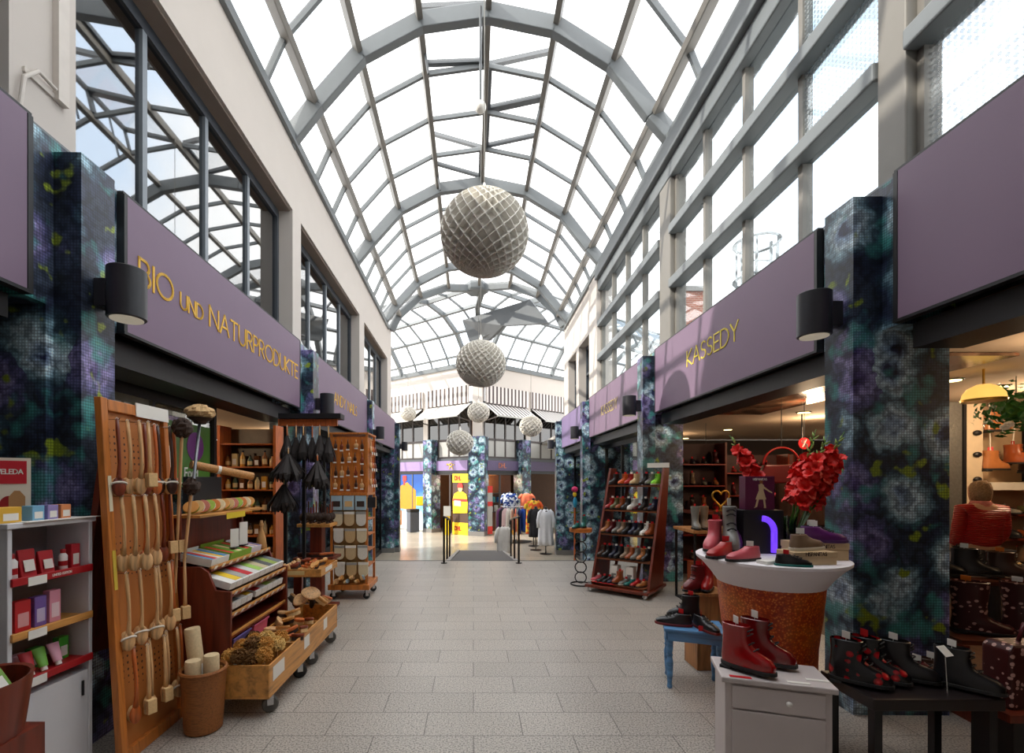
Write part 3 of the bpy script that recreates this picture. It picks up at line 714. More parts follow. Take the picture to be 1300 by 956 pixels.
mb.tube(ring, .017, 6); mb.tube([(-.1,.035,.012), (-.2,.06,.012), (-.22,.06,.012)], [.016,.022,.05], 8)
mb.tube([(.06,.035,.012), (.2,.045,.012)], .014, 6)
for s in (-1,1): mb.tube([(s*.03,-.04,.012), (s*.12,-.13,.012), (s*.05,-.125,.012), (s*.14,-.19,.012)], [.012,.014,.012,.002], 6)
mb.build('post_horn_emblem', mat('post yellow', (250,206,30), .5), t)
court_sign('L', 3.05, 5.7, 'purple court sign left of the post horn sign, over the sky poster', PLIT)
t, inv = court_sign('R', .52, 2.9, 'shaded purple court sign lettered DHL, right of the corner pier', mat('shaded purple', (96,84,118), .5))  # shaded copy of the court sign colour, shade put into the tone
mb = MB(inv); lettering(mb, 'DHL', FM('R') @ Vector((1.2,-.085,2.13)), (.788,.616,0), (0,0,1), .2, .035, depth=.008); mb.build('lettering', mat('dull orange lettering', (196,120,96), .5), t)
court_sign('R', 3.05, 5.7, 'shaded purple court sign right of the DHL sign, largely hidden', mat('shaded purple', (96,84,118), .5))
# shop fronts in the court
POST = mat('post yellow', (250,206,30), .5)
ORG = mat('glowing orange shop panel', (204,128,40), .5, amt=.1, emit=.12)  # faint glow put into the panel in place of shop light
# the poster window: sky, cloud, yellow letter box
def sky_print():
    k = NT('printed sky poster'); v = k.coord(); sp = k.add('ShaderNodeSeparateXYZ'); k.link(v, sp.inputs[0])
    n = k.add('ShaderNodeTexNoise', Scale=1.6, Detail=4.); k.link(v, n.inputs['Vector'])
    c = k.ramp(k.math('ADD', k.math('MULTIPLY', sp.outputs[2], .36), k.math('MULTIPLY', n.outputs['Fac'], .3)), [(.08, (200,214,214)), (.3, (232,240,244)), (.5, (120,180,226)), (.85, (24,96,176)), (1, (10,70,150))])
    k.link(c, k.b.inputs['Base Color']); k.b.inputs['Roughness'].default_value = .3; return k.m
P0 = FM('L') @ Vector((4.35,-.02,LOW)); inv = Matrix.Translation(-P0)
t = thing('window_poster', 'large blue sky poster of a yellow letter box, left court window', 'poster', P0)
mb = MB(inv @ FM('L')); mb.box((3.05,-.05,LOW+.02), (5.72,.0,1.84)); mb.build('print', sky_print(), t)
mb = MB(inv @ FM('L')); mb.prism([(3.75,LOW+.95), (5.0,LOW+1.05), (5.0,LOW+2.1), (4.35,LOW+2.35), (3.75,LOW+1.95)], -.062, -.052, 'xz'); mb.build('printed_letter_box', mat('letter box yellow', (214,132,18), .4), t)
mb = MB(inv @ FM('L')); mb.box((4.2,-.062,LOW+.2), (4.3,-.052,LOW+.95)); mb.box((4.75,-.062,LOW+.2), (4.85,-.052,LOW+.95)); mb.build('printed_post', mat('brown print', (150,96,40), .5), t)
mb = MB(inv @ FM('L')); mb.box((3.9,-.06,LOW+1.6), (3.98,-.051,LOW+2.7)) if 0 else mb.prism([(4.5,LOW+2.2), (4.62,LOW+2.2), (4.62,LOW+2.5), (4.5,LOW+2.5)], -.064, -.054, 'xz'); mb.prism([(4.4,LOW+2.42), (4.66,LOW+2.42), (4.66,LOW+2.68), (4.4,LOW+2.68)], -.07, -.06, 'xz'); mb.build('printed_red_flag', mat('red print', (214,50,40), .5), t)
mb = MB(inv @ FM('L'))
for s in (3.06,3.95,4.85,5.66): mb.box((s,-.075,LOW+.02), (s+.05,-.051,1.84))
mb.build('window_bars', GREYD, t)
# parcel shop between the two left piers
fbox('L', [(.3,2.4,-.02,.06,1.8,1.95), (1.55,1.62,-.02,.06,LOW,1.8)], BRN, 'window_court_door')
P0 = FM('L') @ Vector((1.95,1.2,LOW)); inv = Matrix.Translation(-P0)
t = thing('service_counter', 'ochre service counter inside the parcel shop below the post horn', 'counter', P0)
mb = MB(inv @ FM('L')); mb.box((1.0,1.0,LOW+.002), (2.7,1.7,LOW+.95)); mb.build('front', wood('ochre counter', (176,116,44), .5), t)
mb = MB(inv @ FM('L')); mb.box((.98,.96,LOW+.952), (2.72,1.72,LOW+1.0)); mb.build('worktop', mat('brown worktop', (92,60,36), .5), t)
P0 = FM('L') @ Vector((1.9,2.6,LOW)); inv = Matrix.Translation(-P0)
t = thing('wall_display', 'orange shelf wall inside the parcel shop, with dark screens', 'display wall', P0)
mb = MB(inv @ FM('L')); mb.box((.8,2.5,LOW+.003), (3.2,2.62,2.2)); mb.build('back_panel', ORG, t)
mb = MB(inv @ FM('L'))
for z in (.5,1.5,1.9): mb.box((.9,2.3,LOW+z), (3.1,2.5,LOW+z+.05))
mb.build('shelf', mat('red brown shelf', (150,64,30), .5), t)
mb = MB(inv @ FM('L')); mb.box((1.2,2.4,LOW+1.1), (1.7,2.49,LOW+1.45)); mb.box((1.9,2.4,LOW+1.1), (2.3,2.49,LOW+1.45)); mb.build('screen', BLACK, t)
# standing board with a person in yellow
P0 = FM('L') @ Vector((.86,-.1,LOW)); inv = Matrix.Translation(-P0)
t = thing('advert_board', 'yellow DHL board picturing a courier in yellow shirt, beside the corner pier', 'advertising board', P0)
MB(inv @ FM('L')).box((.42,-.14,LOW+.002), (1.32,-.08,LOW+.55)).build('lower_panel', POST, t); MB(inv @ FM('L')).box((.42,-.14,LOW+2.35), (1.32,-.08,LOW+2.75)).build('upper_panel', POST, t)
mb = MB(inv @ FM('L')); mb.box((.42,-.12,LOW+.55), (1.32,-.08,LOW+2.35)); mb.build('backing', mat('dark brown print', (74,52,40), .5), t)
def shape(pts, m_, nme, d=-.15):
    mb = MB(inv @ FM('L')); mb.prism(pts, d, d+.03, 'xz'); mb.build(nme, m_, t)
z = LOW
shape([(.45,z+1.0),(1.28,z+.95),(1.3,z+1.6),(1.2,z+1.85),(.98,z+1.95),(.72,z+1.95),(.5,z+1.82),(.42,z+1.45)], mat('printed yellow shirt', (252,214,26), .5), 'printed_shirt')
shape([(.45,z+1.5),(1.28,z+1.5),(1.28,z+1.62),(.45,z+1.62)], mat('red print', (214,50,40), .5), 'printed_red_band', -.16)
shape([(.85+.13*math.cos(a), z+2.08+.15*math.sin(a)) for a in [2*PI*i/16 for i in range(16)]], mat('printed skin', (226,176,140), .6), 'printed_face', -.155)
shape([(.7,z+2.12),(1.0,z+2.12),(1.0,z+2.25),(.92,z+2.33),(.76,z+2.33),(.7,z+2.24)], mat('red print', (214,50,40), .5), 'printed_cap', -.165)
shape([(.8,z+1.28),(1.2,z+1.3),(1.2,z+1.55),(.8,z+1.53)], OFFW, 'printed_parcel', -.17)
mb = MB(inv @ FM('L'))
mb.bm.free()
for zz in (.2, 2.47): mb2 = MB(inv); lettering(mb2, 'DHL', FM('L') @ Vector((1.18,-.145,LOW+zz)), (.788,-.616,0), (0,0,1), .17, .04, depth=.012); mb2.build('lettering', mat('red print', (214,50,40), .5), t)
# small sign pillar and bin
P0 = FM('L') @ Vector((1.32,-.5,LOW)); t = thing('notice_pillar', 'slim yellow notice pillar with a white sheet, in front of parcel shop', 'notice stand', P0)
mb = MB(); mb.box((-.12,-.08,.0), (.12,.08,1.0)); mb.build('pillar', POST, t, bevel=.01)
mb = MB(); mb.box((-.16,-.1,.85), (.16,-.082,1.3)); mb.build('notice_sheet', OFFW, t)
P0 = FM('L') @ Vector((3.3,-.7,LOW)); t = thing('litter_bin', 'dark grey litter bin at the foot of the sky poster', 'bin', P0, .6)
mb = MB(); mb.box((-.24,-.2,.02), (.24,.2,.95)); mb.build('bin_body', mat('slate grey bin', (78,82,92), .5), t, bevel=.02)
mb = MB(); mb.box((-.25,-.21,.955), (.25,.21,1.1)); mb.build('lid', BLACK, t, bevel=.03)
P0 = FM('L') @ Vector((3.15,-.28,LOW+1.1)); t = tag(MB().cbox((0,0,.2), (.5,.1,.45)).build('letter_box', POST, loc=P0+Vector((0,0,.16)), bevel=.03), 'small yellow letter box on the wall, just above the grey bin', 'letter box')
# right of the corner: dark shop with shelves, yellow counter and wares
fbox('R', [(.4,2.4,-.02,.06,1.8,2.0), (1.3,1.36,-.02,.06,LOW,1.8)], BRN, 'window_court_shop')
P0 = FM('R') @ Vector((2.4,1.2,LOW)); inv = Matrix.Translation(-P0)
t = thing('goods_shelf', 'dim shelf wall of parcels inside the shop under the DHL sign', 'shelf', P0)
mb = MB(inv @ FM('R')); mb.box((1.6,1.3,LOW+.003), (3.2,1.36,1.8)); mb.build('back_panel', mat('brown back panel', (112,66,34), .6, amt=.2), t)
mb = MB(inv @ FM('R'))
for zz in (.9,1.35,1.8): mb.box((1.6,.95,LOW+zz), (3.2,1.299,LOW+zz+.04))
mb.build('shelf_board', BRN, t)
cols = [(236,240,240), (60,130,140), (220,220,214), (40,110,180), (200,60,50), (230,200,60)]
for i in range(9):
    zz = (.94,1.39)[i % 2]; tt = 1.7+.17*i; P = FM('R') @ Vector((tt,1.1,LOW+zz+.002))
    tag(MB(Matrix.Rotation(.66,4,'Z')).box((-.08,-.06,0),(.08,.06,.24+.03*(i % 3))).build('boxed_parcel', mat('parcel box %d' % (i % 6), cols[i % 6], .5), loc=P), '%s boxed parcel, %s along the dim shelf under the DHL sign' % (['white','teal','grey','blue','red','yellow'][i % 6], ORD[i]), 'parcel', 'boxed parcels under the DHL sign')
P0 = FM('R') @ Vector((1.55,-.4,LOW)); t = thing('counter_table', 'yellow ochre counter table outside the DHL shop, left of clothes rail', 'table', P0, .66)
mb = MB(); mb.box((-.55,-.3,.85), (.45,.3,.9)); mb.build('tabletop', wood('ochre counter', (176,116,44), .5), t)
mb = MB(); mb.box((-.05,-.28,0), (.42,.28,.849)); mb.build('pedestal', mat('yellow ochre front', (216,150,40), .5), t)
P0 = FM('R') @ Vector((.62,-.12,LOW)); t = thing('sign_strip', 'white and red vertical banner beside the corner pier, under the DHL sign', 'banner', P0, .66)
mb = MB(); mb.box((-.14,-.02,.05), (.14,.02,2.2)); mb.build('banner_sheet', OFFW, t)
mb = MB(); mb.box((-.14,-.03,1.9), (.14,-.021,2.2)); mb.box((-.14,-.03,1.3), (.14,-.021,1.5)); mb.box((-.14,-.03,.05),(.14,-.021,.4)); mb.build('red_block', mat('red print', (214,50,40), .5), t)
# ---------------------------------------------------------------- hand rails of the ramp
RAIL = mat('dark bronze rail', (46,42,40), .4, .5)
for sx, xs_, lab in (('left', (-.56,-.56,-.56), 'dark hand rail on left side of the ramp'), ('right', (.865,.875,.885), 'dark hand rail on the ramp side next to the clothes rails')):
    Ys = (8.86, 9.9, 10.95); t = thing('hand_rail', lab, 'hand rail', (xs_[0], Ys[0], 0))
    tops = []
    for i, (x, Y) in enumerate(zip(xs_, Ys)):
        zf = 0 if Y < 9.12 else -.9*(Y-9.17)/7.13
        if i: zf = -.15*(min(5,int((Y-9.165)/.3)+1)) if True else zf
        b = Vector((x-xs_[0], Y-Ys[0], zf)); tops.append(Vector((b.x, b.y, .88-.126*max(0,Y-9.1))))
        mb = MB(); mb.tube([b, tops[-1]], .021, 10); mb.build('post', RAIL, t, smooth=True)
        mb = MB(); mb.lathe([(.06,0),(.06,.012),(.03,.014)], b, 14); mb.build('base_plate', RAIL, t)
    e = tops[-1]; mb = MB(); mb.tube([tops[0]+Vector((0,-.12,0)), tops[0], tops[1], e, e+Vector((0,.18,-.03)), e+Vector((0,.24,-.12))], .024, 10); mb.build('rail', RAIL, t, smooth='all')
# ---------------------------------------------------------------- clothes
def garment(mb, w, h, sleeve=.0, flare=1.0, thick=.1, ph=0., folds=7):
    """a hanging garment: shoulders at z=0, hem at z=-h"""
    rings = []; K = 40
    for j in range(9):
        v = j/8; ww = w/2*(.72+.28*min(1,v*5))*(1+(flare-1)*v) if j else w/2*.35
        tt = thick/2*(1 if j else .35)*(1+.35*v); r = []
        for k in range(K):
            a = 2*PI*k/K; f = 1+.22*v*math.cos(folds*a+ph)
            r.append((ww*math.cos(a), tt*math.sin(a)*f+.012*v*math.sin(folds*2*a+ph), -h*v-(0.03 if j == 0 else 0)*0))
        rings.append(r)
    mb.loft(rings)
    if sleeve:
        for s in (-1,1): mb.tube([(s*w*.33,0,-.05), (s*w*.5,0,-.12), (s*w*.62,-.01,-.12-sleeve*.5), (s*w*.6,-.02,-.12-sleeve)], [.06,.065,.055,.05], 10)
    return mb
def gmat(name, a, b, sc=7.):
    k = NT(name); v = k.coord(); n = k.add('ShaderNodeTexVoronoi', Scale=sc); k.link(v, n.inputs['Vector'])
    sp = k.add('ShaderNodeSeparateColor'); k.link(n.outputs['Color'], sp.inputs[0])
    k.link(k.mix(k.math('GREATER_THAN', sp.outputs[0], .5), lin(a), lin(b)), k.b.inputs['Base Color']); k.b.inputs['Roughness'].default_value = .85; return k.m
RC = Vector((1.72,18.6,LOW))
t = thing('clothes_rail', 'round chrome clothes rail carrying the bright clothes in the court', 'clothes rail', RC)
CHR = mat('chrome tube', (190,190,192), .2, 1.)
mb = MB(); mb.tube([(.62*math.cos(a), .45*math.sin(a), 1.42) for a in [2*PI*i/32 for i in range(33)]], .016, 8); mb.build('ring', CHR, t, smooth='all')
mb = MB(); mb.tube([(0,0,.04),(0,0,1.42)], .022, 10); mb.tube([(-.62,0,1.42),(.62,0,1.42)], .012, 8); mb.tube([(0,0,1.42),(0,0,1.95)], .014, 8); mb.build('pole', CHR, t)
mb = MB(); mb.lathe([(.6,0),(.6,.03),(.04,.05)], seg=32, sy=.75); mb.build('base', RAIL, t)
cl = [('grey brown',(120,108,104)), ('purple',(120,70,120)), ('black',(34,34,40)), ('pale pink',(220,190,190)), ('white',(232,230,228)), ('cream',(226,214,196)), ('salmon',(226,120,96)), ('navy blue',(30,50,110)),
      ('royal blue',(40,80,170)), ('dark blue',(34,44,90)), ('orange red',(232,84,44)), ('light grey',(190,190,190)), ('coral',(240,120,90)), ('sage green',(130,160,120))]
for i, (nm_, c) in enumerate(cl):
    a = PI*1.02+PI*.96*i/(len(cl)-1); P = RC+Vector((.62*math.cos(a), .45*math.sin(a), 1.362))
    g = thing('hanging_garment', '%s garment on the round clothes rail, %s from the left' % (nm_, ORD[i]), 'garment', P, a, 'clothes on the round rail')
    mb = MB(); garment(mb, .44, .85+.12*((i*7) % 5)/4, thick=.055, ph=i); mb.build('cloth', mat('cloth '+nm_, c, .9), g, smooth='all')
    mb = MB(); mb.tube([(0,0,-.01),(.026,0,.03),(.03,0,.06),(0,0,.088),(-.028,0,.07)], .004, 5); mb.build('hanger_hook', CHR, g)
P = RC+Vector((-.28,.05,1.95)); g = thing('display_blouse', 'blue and white patterned blouse raised above the round clothes rail', 'garment', P, -.1)
mb = MB(); garment(mb, .5, .62, sleeve=.3, thick=.2); mb.build('cloth', gmat('blue leaf print', (30,60,130), (210,220,235), 14), g, smooth='all')
mb = MB(); mb.tube([(0,0,0),(0,0,.05)], .03, 8); mb.tube([(0,0,-.5),(.28,-.05,-.53)], .01, 6); mb.build('hanger', CHR, g)
P = RC+Vector((.42,.1,1.93)); g = thing('display_knit', 'coral orange knitted top raised above the round clothes rail', 'garment', P, .1)
mb = MB(); garment(mb, .5, .62, sleeve=.1, thick=.2, ph=2); mb.build('cloth', mat('coral knit', (248,128,92), .9), g, smooth='all')
mb = MB(); mb.tube([(0,0,0),(0,0,.05)], .03, 8); mb.tube([(0,0,-.5),(-.42,-.1,-.5)], .01, 6); mb.build('hanger', CHR, g)
def bust(loc, label, w, h, zt, m_, flare=1.15, sleeve=.45, grp=None, rz=0.):
    t = thing('dress_stand', label, 'dress stand', loc, rz, grp)
    mb = MB(); mb.lathe([(.2,0),(.2,.015),(.03,.03)], seg=24); mb.build('base', RAIL, t, smooth=True)
    mb = MB(); mb.tube([(0,0,.02),(0,0,zt)], .02, 10); mb.build('pole', RAIL, t)
    mb = MB(); mb.lathe([(.05,zt-.02),(.1,zt-.06),(.055,zt),(.055,zt+.08),(.02,zt+.1)], seg=14); mb.build('neck', RAIL, t, smooth=True)
    return t
t = bust((2.42,15.55,LOW), 'black dress stand wearing a long white dress, before the right pier', .5, 1, 1.48, None)
def dress(loc, label, w, h, m_, fl, sl, rz=0., name='long_dress', thick=.26):
    g = thing(name, label, 'garment', loc, rz)
    mb = MB(); garment(mb, w, h, sleeve=0, flare=fl, thick=thick); mb.build('body', m_, g, smooth='all')
    for s in (-1,1):
        mb = MB(); mb.tube([(s*w*.3,0,-.03), (s*w*.47,0,-.12), (s*w*.6,-.02,-.12-sl*.5), (s*w*.58,-.04,-.12-sl)], [.05,.07,.065,.06], 10); mb.build('sleeve', m_, g, smooth='all')
    return g
dress((2.42,15.55,LOW+1.5), 'long white dress with sleeves on a black stand', .42, 1.2, mat('white cotton', (232,232,236), .9), 1.3, .5)
t = bust((2.2,16.4,LOW), 'black dress stand behind the white dress, wearing dark cloth', .5, 1, 1.45, None)
dress((2.2,16.4,LOW+1.47), 'black sleeved dress just behind the white dress', .42, 1.0, mat('black jersey', (34,32,36), .9), 1.2, .4)
t = bust((2.25,17.4,LOW), 'dress stand with the orange and yellow printed dress', .5, 1, 1.7, None)
dress((2.25,17.4,LOW+1.72), 'orange and yellow printed dress right of the round clothes rail', .5, 1.25, gmat('orange yellow print', (240,96,40), (250,200,60), 9), 1.2, .2)
dress((.98,15.2,LOW+.95), 'sheer white tunic hanging low beside the ramp hand rail', .4, .85, mat('sheer white cloth', (226,222,216), .9), 1.1, .4, name='white_tunic', thick=.14)
t = thing('low_stand', 'dark low stand holding the sheer white tunic by the hand rail', 'stand', (.98,15.2,LOW))
mb = MB(); mb.lathe([(.16,0),(.16,.02),(.02,.03)], seg=18); mb.build('base', RAIL, t)
mb = MB(); mb.tube([(0,0,.02),(0,0,.98)], .015, 8); mb.build('pole', RAIL, t)
# ---------------------------------------------------------------- outside, seen through the right-hand glass
BRICK = None
def brick_mat():
    k = NT('red brick'); v = k.coord((1,1,1)); b = k.add('ShaderNodeTexBrick', Scale=4.)
    k.link(k.coord((1,1,1), (PI/2,0,0)), b.inputs['Vector'])
    b.inputs['Color1'].default_value = lin((150,84,62)); b.inputs['Color2'].default_value = lin((128,70,54)); b.inputs['Mortar'].default_value = lin((170,160,150))
    k.link(b.outputs['Color'], k.b.inputs['Base Color']); k.b.inputs['Roughness'].default_value = .9; return k.m
mb = MB(); mb.box((3.4,-3,3.3), (30,30,3.42)); struct(mb.build('roof_flat_right', mat('pale roof gravel', (190,186,180), .9, nz=30, amt=.2)))
t = thing('brick_chimney', 'red brick block on the roof outside the second window bay', 'chimney', (6.55,14.5,3.42))
mb = MB(); mb.box((-.45,-.6,0), (.45,.6,3.8)); mb.build('stack', brick_mat(), t)
mb = MB(); mb.box((-.5,-.65,3.8), (.5,.65,3.95)); mb.build('cap', STONE, t)
t = thing('roof_ladder', 'grey steel caged ladder on the roof outside the right-hand windows', 'ladder', (5.85,9.6,3.42))
mb = MB()
for x in (-.3,.3): mb.tube([(x,0,0),(x,0,3.1)], .03, 6)
mb.build('stile', GREY, t)
mb = MB()
for i in range(9): mb.tube([(-.3,0,.3+.3*i),(.3,0,.3+.3*i)], .018, 6)
mb.build('rung', GREY, t)
mb = MB()
for z in (1.6,2.3,3.05): mb.tube([(.42*math.cos(a),.1-.42*math.sin(a)-.1,z) for a in [PI*2*i/20 for i in range(21)]], .03, 6)
for i in range(6):
    a = 2*PI*i/6; mb.tube([(.42*math.cos(a),-.42*math.sin(a),1.6),(.42*math.cos(a),-.42*math.sin(a),3.05)], .02, 6)
mb.build('cage', GREY, t)
t = thing('roof_railing', 'grey steel railing beside the caged ladder on the outside roof', 'railing', (5.3,10.6,3.42))
mb = MB()
for z in (.5,1.1,1.7): mb.tube([(0,0,z),(0,1.6,z)], .022, 6)
for y in (0,1.6): mb.tube([(0,y,0),(0,y,1.7)], .025, 6)
mb.build('frame', GREY, t)
# unseen block added on the left to keep sun off the near end
mb = MB(); mb.box((-16,-14,3), (-4.3,2.65,10)); struct(mb.build('sun_blocker_left', mat('grey sun blocker', (170,166,160), .9)))
# ---------------------------------------------------------------- small wares
BEECH = wood('pale beech', (214,168,116), .5, 2, 6)
PINE = wood('honey pine board', (196,118,52), .4, 2, 3)
PINEL = wood('light pine tray', (206,146,76), .45, 1, 3)
MAHO = wood('red mahogany', (112,44,26), .35, 2, 2.5)
CHERRY = wood('dark cherry handle', (122,50,24), .35, 2, 6)
DKWD = wood('dark walnut handle', (64,34,24), .35, 2, 6)
ORWD = wood('orange pear wood', (196,102,46), .4, 2, 6)
BRIS = mat('natural bristle', (222,184,130), .9, nz=160, amt=.3)
DKBR = mat('dark bristle', (58,42,34), .9, nz=160, amt=.4)
WSH = mat('white lacquered shelf', (214,214,218), .4, amt=.03)
REDL = mat('red shelf lip', (168,24,32), .4, amt=.06)
CARD = mat('white price card', (236,232,224), .7, amt=.03)
STRAP = mat('white cotton strap', (230,222,208), .9)
def P_(name, c, rough=.5): return mat('print '+name, c, rough, amt=.04)
def item(name, label, cat, loc, sz, m_, rz=0., rot=None, grp=None, lab=None, lm=None, bevel=.003):
    """a carton: body standing on z=0 with a printed label on its +x face or on top"""
    o = MB().box((-sz[0]/2,-sz[1]/2,0), (sz[0]/2,sz[1]/2,sz[2])).build(name, m_, loc=loc, bevel=bevel)
    o.rotation_euler = rot if rot is not None else (0,0,rz)
    tag(o, label, cat, grp)
    if lab == 'x': MB().box((sz[0]/2+.0004,-sz[1]*.34,sz[2]*.15), (sz[0]/2+.0012,sz[1]*.34,sz[2]*.6)).build('printed_label', lm or CARD, o)
    if lab == 'y': MB().box((-sz[0]*.34,-sz[1]/2-.0012,sz[2]*.15), (sz[0]*.34,-sz[1]/2-.0004,sz[2]*.6)).build('printed_label', lm or CARD, o)
    if lab == 'z': MB().box((-sz[0]*.36,-sz[1]*.4,sz[2]+.0004), (sz[0]*.0,sz[1]*.4,sz[2]+.0014)).build('printed_label', lm or CARD, o)
    return o
# ---------------------------------------------------------------- white cosmetics shelf at the picture's left edge
U0 = Vector((-2.13,2.6,0)); UR = -.085
Mu = Matrix.Translation(U0) @ Matrix.Rotation(UR,4,'Z')
t = thing('display_shelf', 'white display shelf with red shelf edges, at the left edge beside the pegboard', 'shelf unit', U0, UR)
for n, y in enumerate((-.44,-.022)): MB().box((-.27,y,0), (0,y+.022,1.365)).build('side_panel', WSH, t, bevel=.004)
MB().box((-.27,-.417,.06), (-.255,-.023,1.36)).build('back_panel', mat('grey back panel', (150,148,152), .5), t)
MB().box((-.285,-.45,1.366), (.012,.01,1.392)).build('top_panel', WSH, t, bevel=.004)
MB().box((-.25,-.417,.02), (-.006,-.023,.55)).build('plinth_panel', WSH, t)
ZS = (1.105, .845, .612)
for z, m_, tx in zip(ZS, (REDL, PINEL, REDL), ('LIMITED EDITION', '', '')):
    sh = MB().box((-.25,-.417,z), (.0,-.023,z+.012)).build('shelf_board', m_, t)
    MB().box((.0005,-.43,z-.012), (.014,-.01,z+.026)).build('shelf_lip', m_, sh, bevel=.003)
    MB().box((.0145,-.36,z-.022), (.0165,-.27,z+.02)).build('price_card', CARD, sh)
    if tx:
        mb = MB(); lettering(mb, tx, (.0145,-.24,z+.002), (0,1,0), (0,0,1), .011, .002, depth=.001); mb.build('lettering', CARD, sh)
mb = MB(); mb.tube([(.002,-.06,.42),(.002,-.06,.5)], .006, 6); mb.build('handle_slot', BLACK, t)
def uw(x, y, z): return Mu @ Vector((x,y,z))
# shelf wares
g1 = 'red and white packs on the top red shelf'
for i, (y, w, h, c, nm_) in enumerate([(-.375,.05,.12,(226,222,220),'white and red bottle'), (-.30,.075,.135,(176,30,40),'large red pouch with white print'), (-.205,.07,.115,(186,34,46),'red pouch with a pale corner'), (-.115,.04,.105,(232,226,224),'white bottle beside the red carton'), (-.06,.05,.13,(190,40,52),'red carton at the far end')]):
    if 'pouch' in nm_ :
        o = thing('pouch', '%s on the top red shelf of the white unit' % nm_, 'pouch', uw(-.07,y,ZS[0]+.0125), UR, g1)
        MB().loft([[(dx*(1-.8*v)*.5, dy*w*.5*(1+.1*v), h*v) for dx,dy in ((.05,-1),(.05,1),(-.05,1),(-.05,-1))] for v in (0,.3,.7,1)]).build('bag', P_(nm_[:6]+str(i), c), o, bevel=.004)
        MB(Matrix.Translation((.022,0,h*.4)) @ Matrix.Rotation(-.2,4,'Y')).box((0,-w*.33,-h*.2), (.003,w*.33,h*.22)).build('printed_label', CARD, o)
    elif 'bottle' in nm_:
        o = thing('bottle', '%s on the top red shelf' % nm_, 'bottle', uw(-.06,y,ZS[0]+.0125), UR, g1)
        mb = MB(); mb.lathe([(w*.45,0),(w*.5,.005),(w*.5,h*.7),(w*.3,h*.82),(w*.2,h*.84)], seg=16); mb.build('flask', P_(nm_, c), o, smooth=True)
        mb = MB(); mb.lathe([(w*.3,h*.841),(w*.3,h),(w*.25,h+.004)], seg=14); mb.build('cap', REDL, o, smooth=True)
        mb = MB(); mb.lathe([(w*.505,h*.2),(w*.505,h*.45)], seg=16); mb.build('red_band', REDL, o)
    else: item('carton', '%s on the top red shelf' % nm_, 'carton', uw(-.06,y,ZS[0]+.0125), (.04,w,h), P_(nm_, c), UR, lab='x', grp=g1)
g2 = 'cartons on the wooden middle shelf'
for i, (y, w, h, c, nm_) in enumerate([(-.335,.075,.15,(196,36,42),'red carton with white bands, first'), (-.25,.06,.15,(120,92,168),'purple carton, second'), (-.175,.06,.165,(226,150,170),'pink tube pack, third')]):
    item('carton', '%s on the wooden middle shelf of the white unit' % nm_, 'carton', uw(-.06,y,ZS[1]+.0125), (.04,w,h), P_(nm_, c), UR, lab='x', grp=g2, lm=P_(nm_+' pale', tuple(min(255,int(v*.4+150)) for v in c)))
g3 = 'packs on the bottom red shelf'
for i, (y, x, w, h, c, nm_) in enumerate([(-.37,-.14,.07,.09,(206,196,110),'pale yellow carton'), (-.28,-.14,.07,.095,(216,176,196),'pale pink carton'), (-.195,-.14,.06,.1,(60,150,60),'green carton behind the tubes'), (-.08,-.11,.055,.12,(70,170,50),'bright green carton at far end')]):
    item('carton', '%s on the bottom red shelf of the white unit' % nm_, 'carton', uw(x,y,ZS[2]+.0125), (.04,w,h), P_(nm_, c), UR, lab='x', grp=g3)
for i, (y, c, nm_) in enumerate([(-.30,(190,40,50),'red'), (-.235,(120,186,70),'light green'), (-.16,(232,170,190),'pale pink')]):
    o = thing('cream_tube', '%s cream tube leaning on the bottom red shelf' % nm_, 'tube', uw(-.035,y,ZS[2]+.014), UR-.25, g3); o.rotation_euler = (0,-.45,UR-.2)
    MB().loft([[(rx*math.cos(a), ry*math.sin(a), z) for a in [2*PI*k/14 for k in range(14)]] for z, rx, ry in ((.02,.018,.02),(.06,.017,.024),(.12,.003,.03))]).build('tube_body', P_('tube '+nm_, c), o, smooth=True)
    mb = MB(); mb.lathe([(.014,0),(.014,.02)], seg=12); mb.build('cap', CARD, o)
# on top of the unit
TZ = 1.3925
g4 = 'soap cartons on top of the white shelf'
for y, w, c, nm_ in [(-.40,.1,(226,176,60),'yellow cartons stacked'), (-.27,.06,(120,176,210),'light blue carton'), (-.195,.055,(150,134,190),'lilac carton'), (-.125,.055,(222,140,90),'orange carton')]:
    item('carton', '%s on top of the white display shelf' % nm_.replace('cartons stacked','wide carton'), 'carton', uw(-.06,y,TZ), (.06,w,.075), P_(nm_, c), UR, lab='x', grp=g4)
tag(MB().box((-.03,-.2,0), (.03,.2,.002)).build('leaflet', CARD, loc=uw(.0,-.18,TZ), rz=UR), 'white leaflet sheet lying along the white shelf top edge', 'leaflet')
PO = uw(-.2,-.33,TZ)
t = thing('counter_poster', 'counter poster lettered WELEDA with a red apple, on the white shelf', 'poster', PO, .66)
MB().box((-.17,-.003,0), (.13,.003,.315)).build('board', mat('cream poster print', (222,212,196), .5), t)
MB().box((-.01,-.0052,.185), (.115,-.0035,.30)).build('red_square', P_('weleda red', (190,24,40)), t)
mb = MB(); lettering(mb, 'WELEDA', (.0,-.006,.235), (1,0,0), (0,0,1), .022, .0042, depth=.001); mb.build('lettering', CARD, t)
MB().prism([(.05+.035*math.cos(a)*(1+.0*a), .075+.05*math.sin(a)) for a in [2*PI*i/20 for i in range(20)]], -.006, -.0035, 'xz').build('printed_apple', P_('apple', (150,20,26)), t)
MB().prism([(.05,.03),(.11,.03),(.11,.12),(.09,.15),(.07,.15),(.05,.12)], -.0075, -.0062, 'xz').build('printed_bottle', P_('brown bottle', (176,130,84)), t)
mb = MB(); mb.tube([(-.02,0,.25),(-.02,.09,.002)], .003, 6); mb.build('easel_strut', CARD, t)
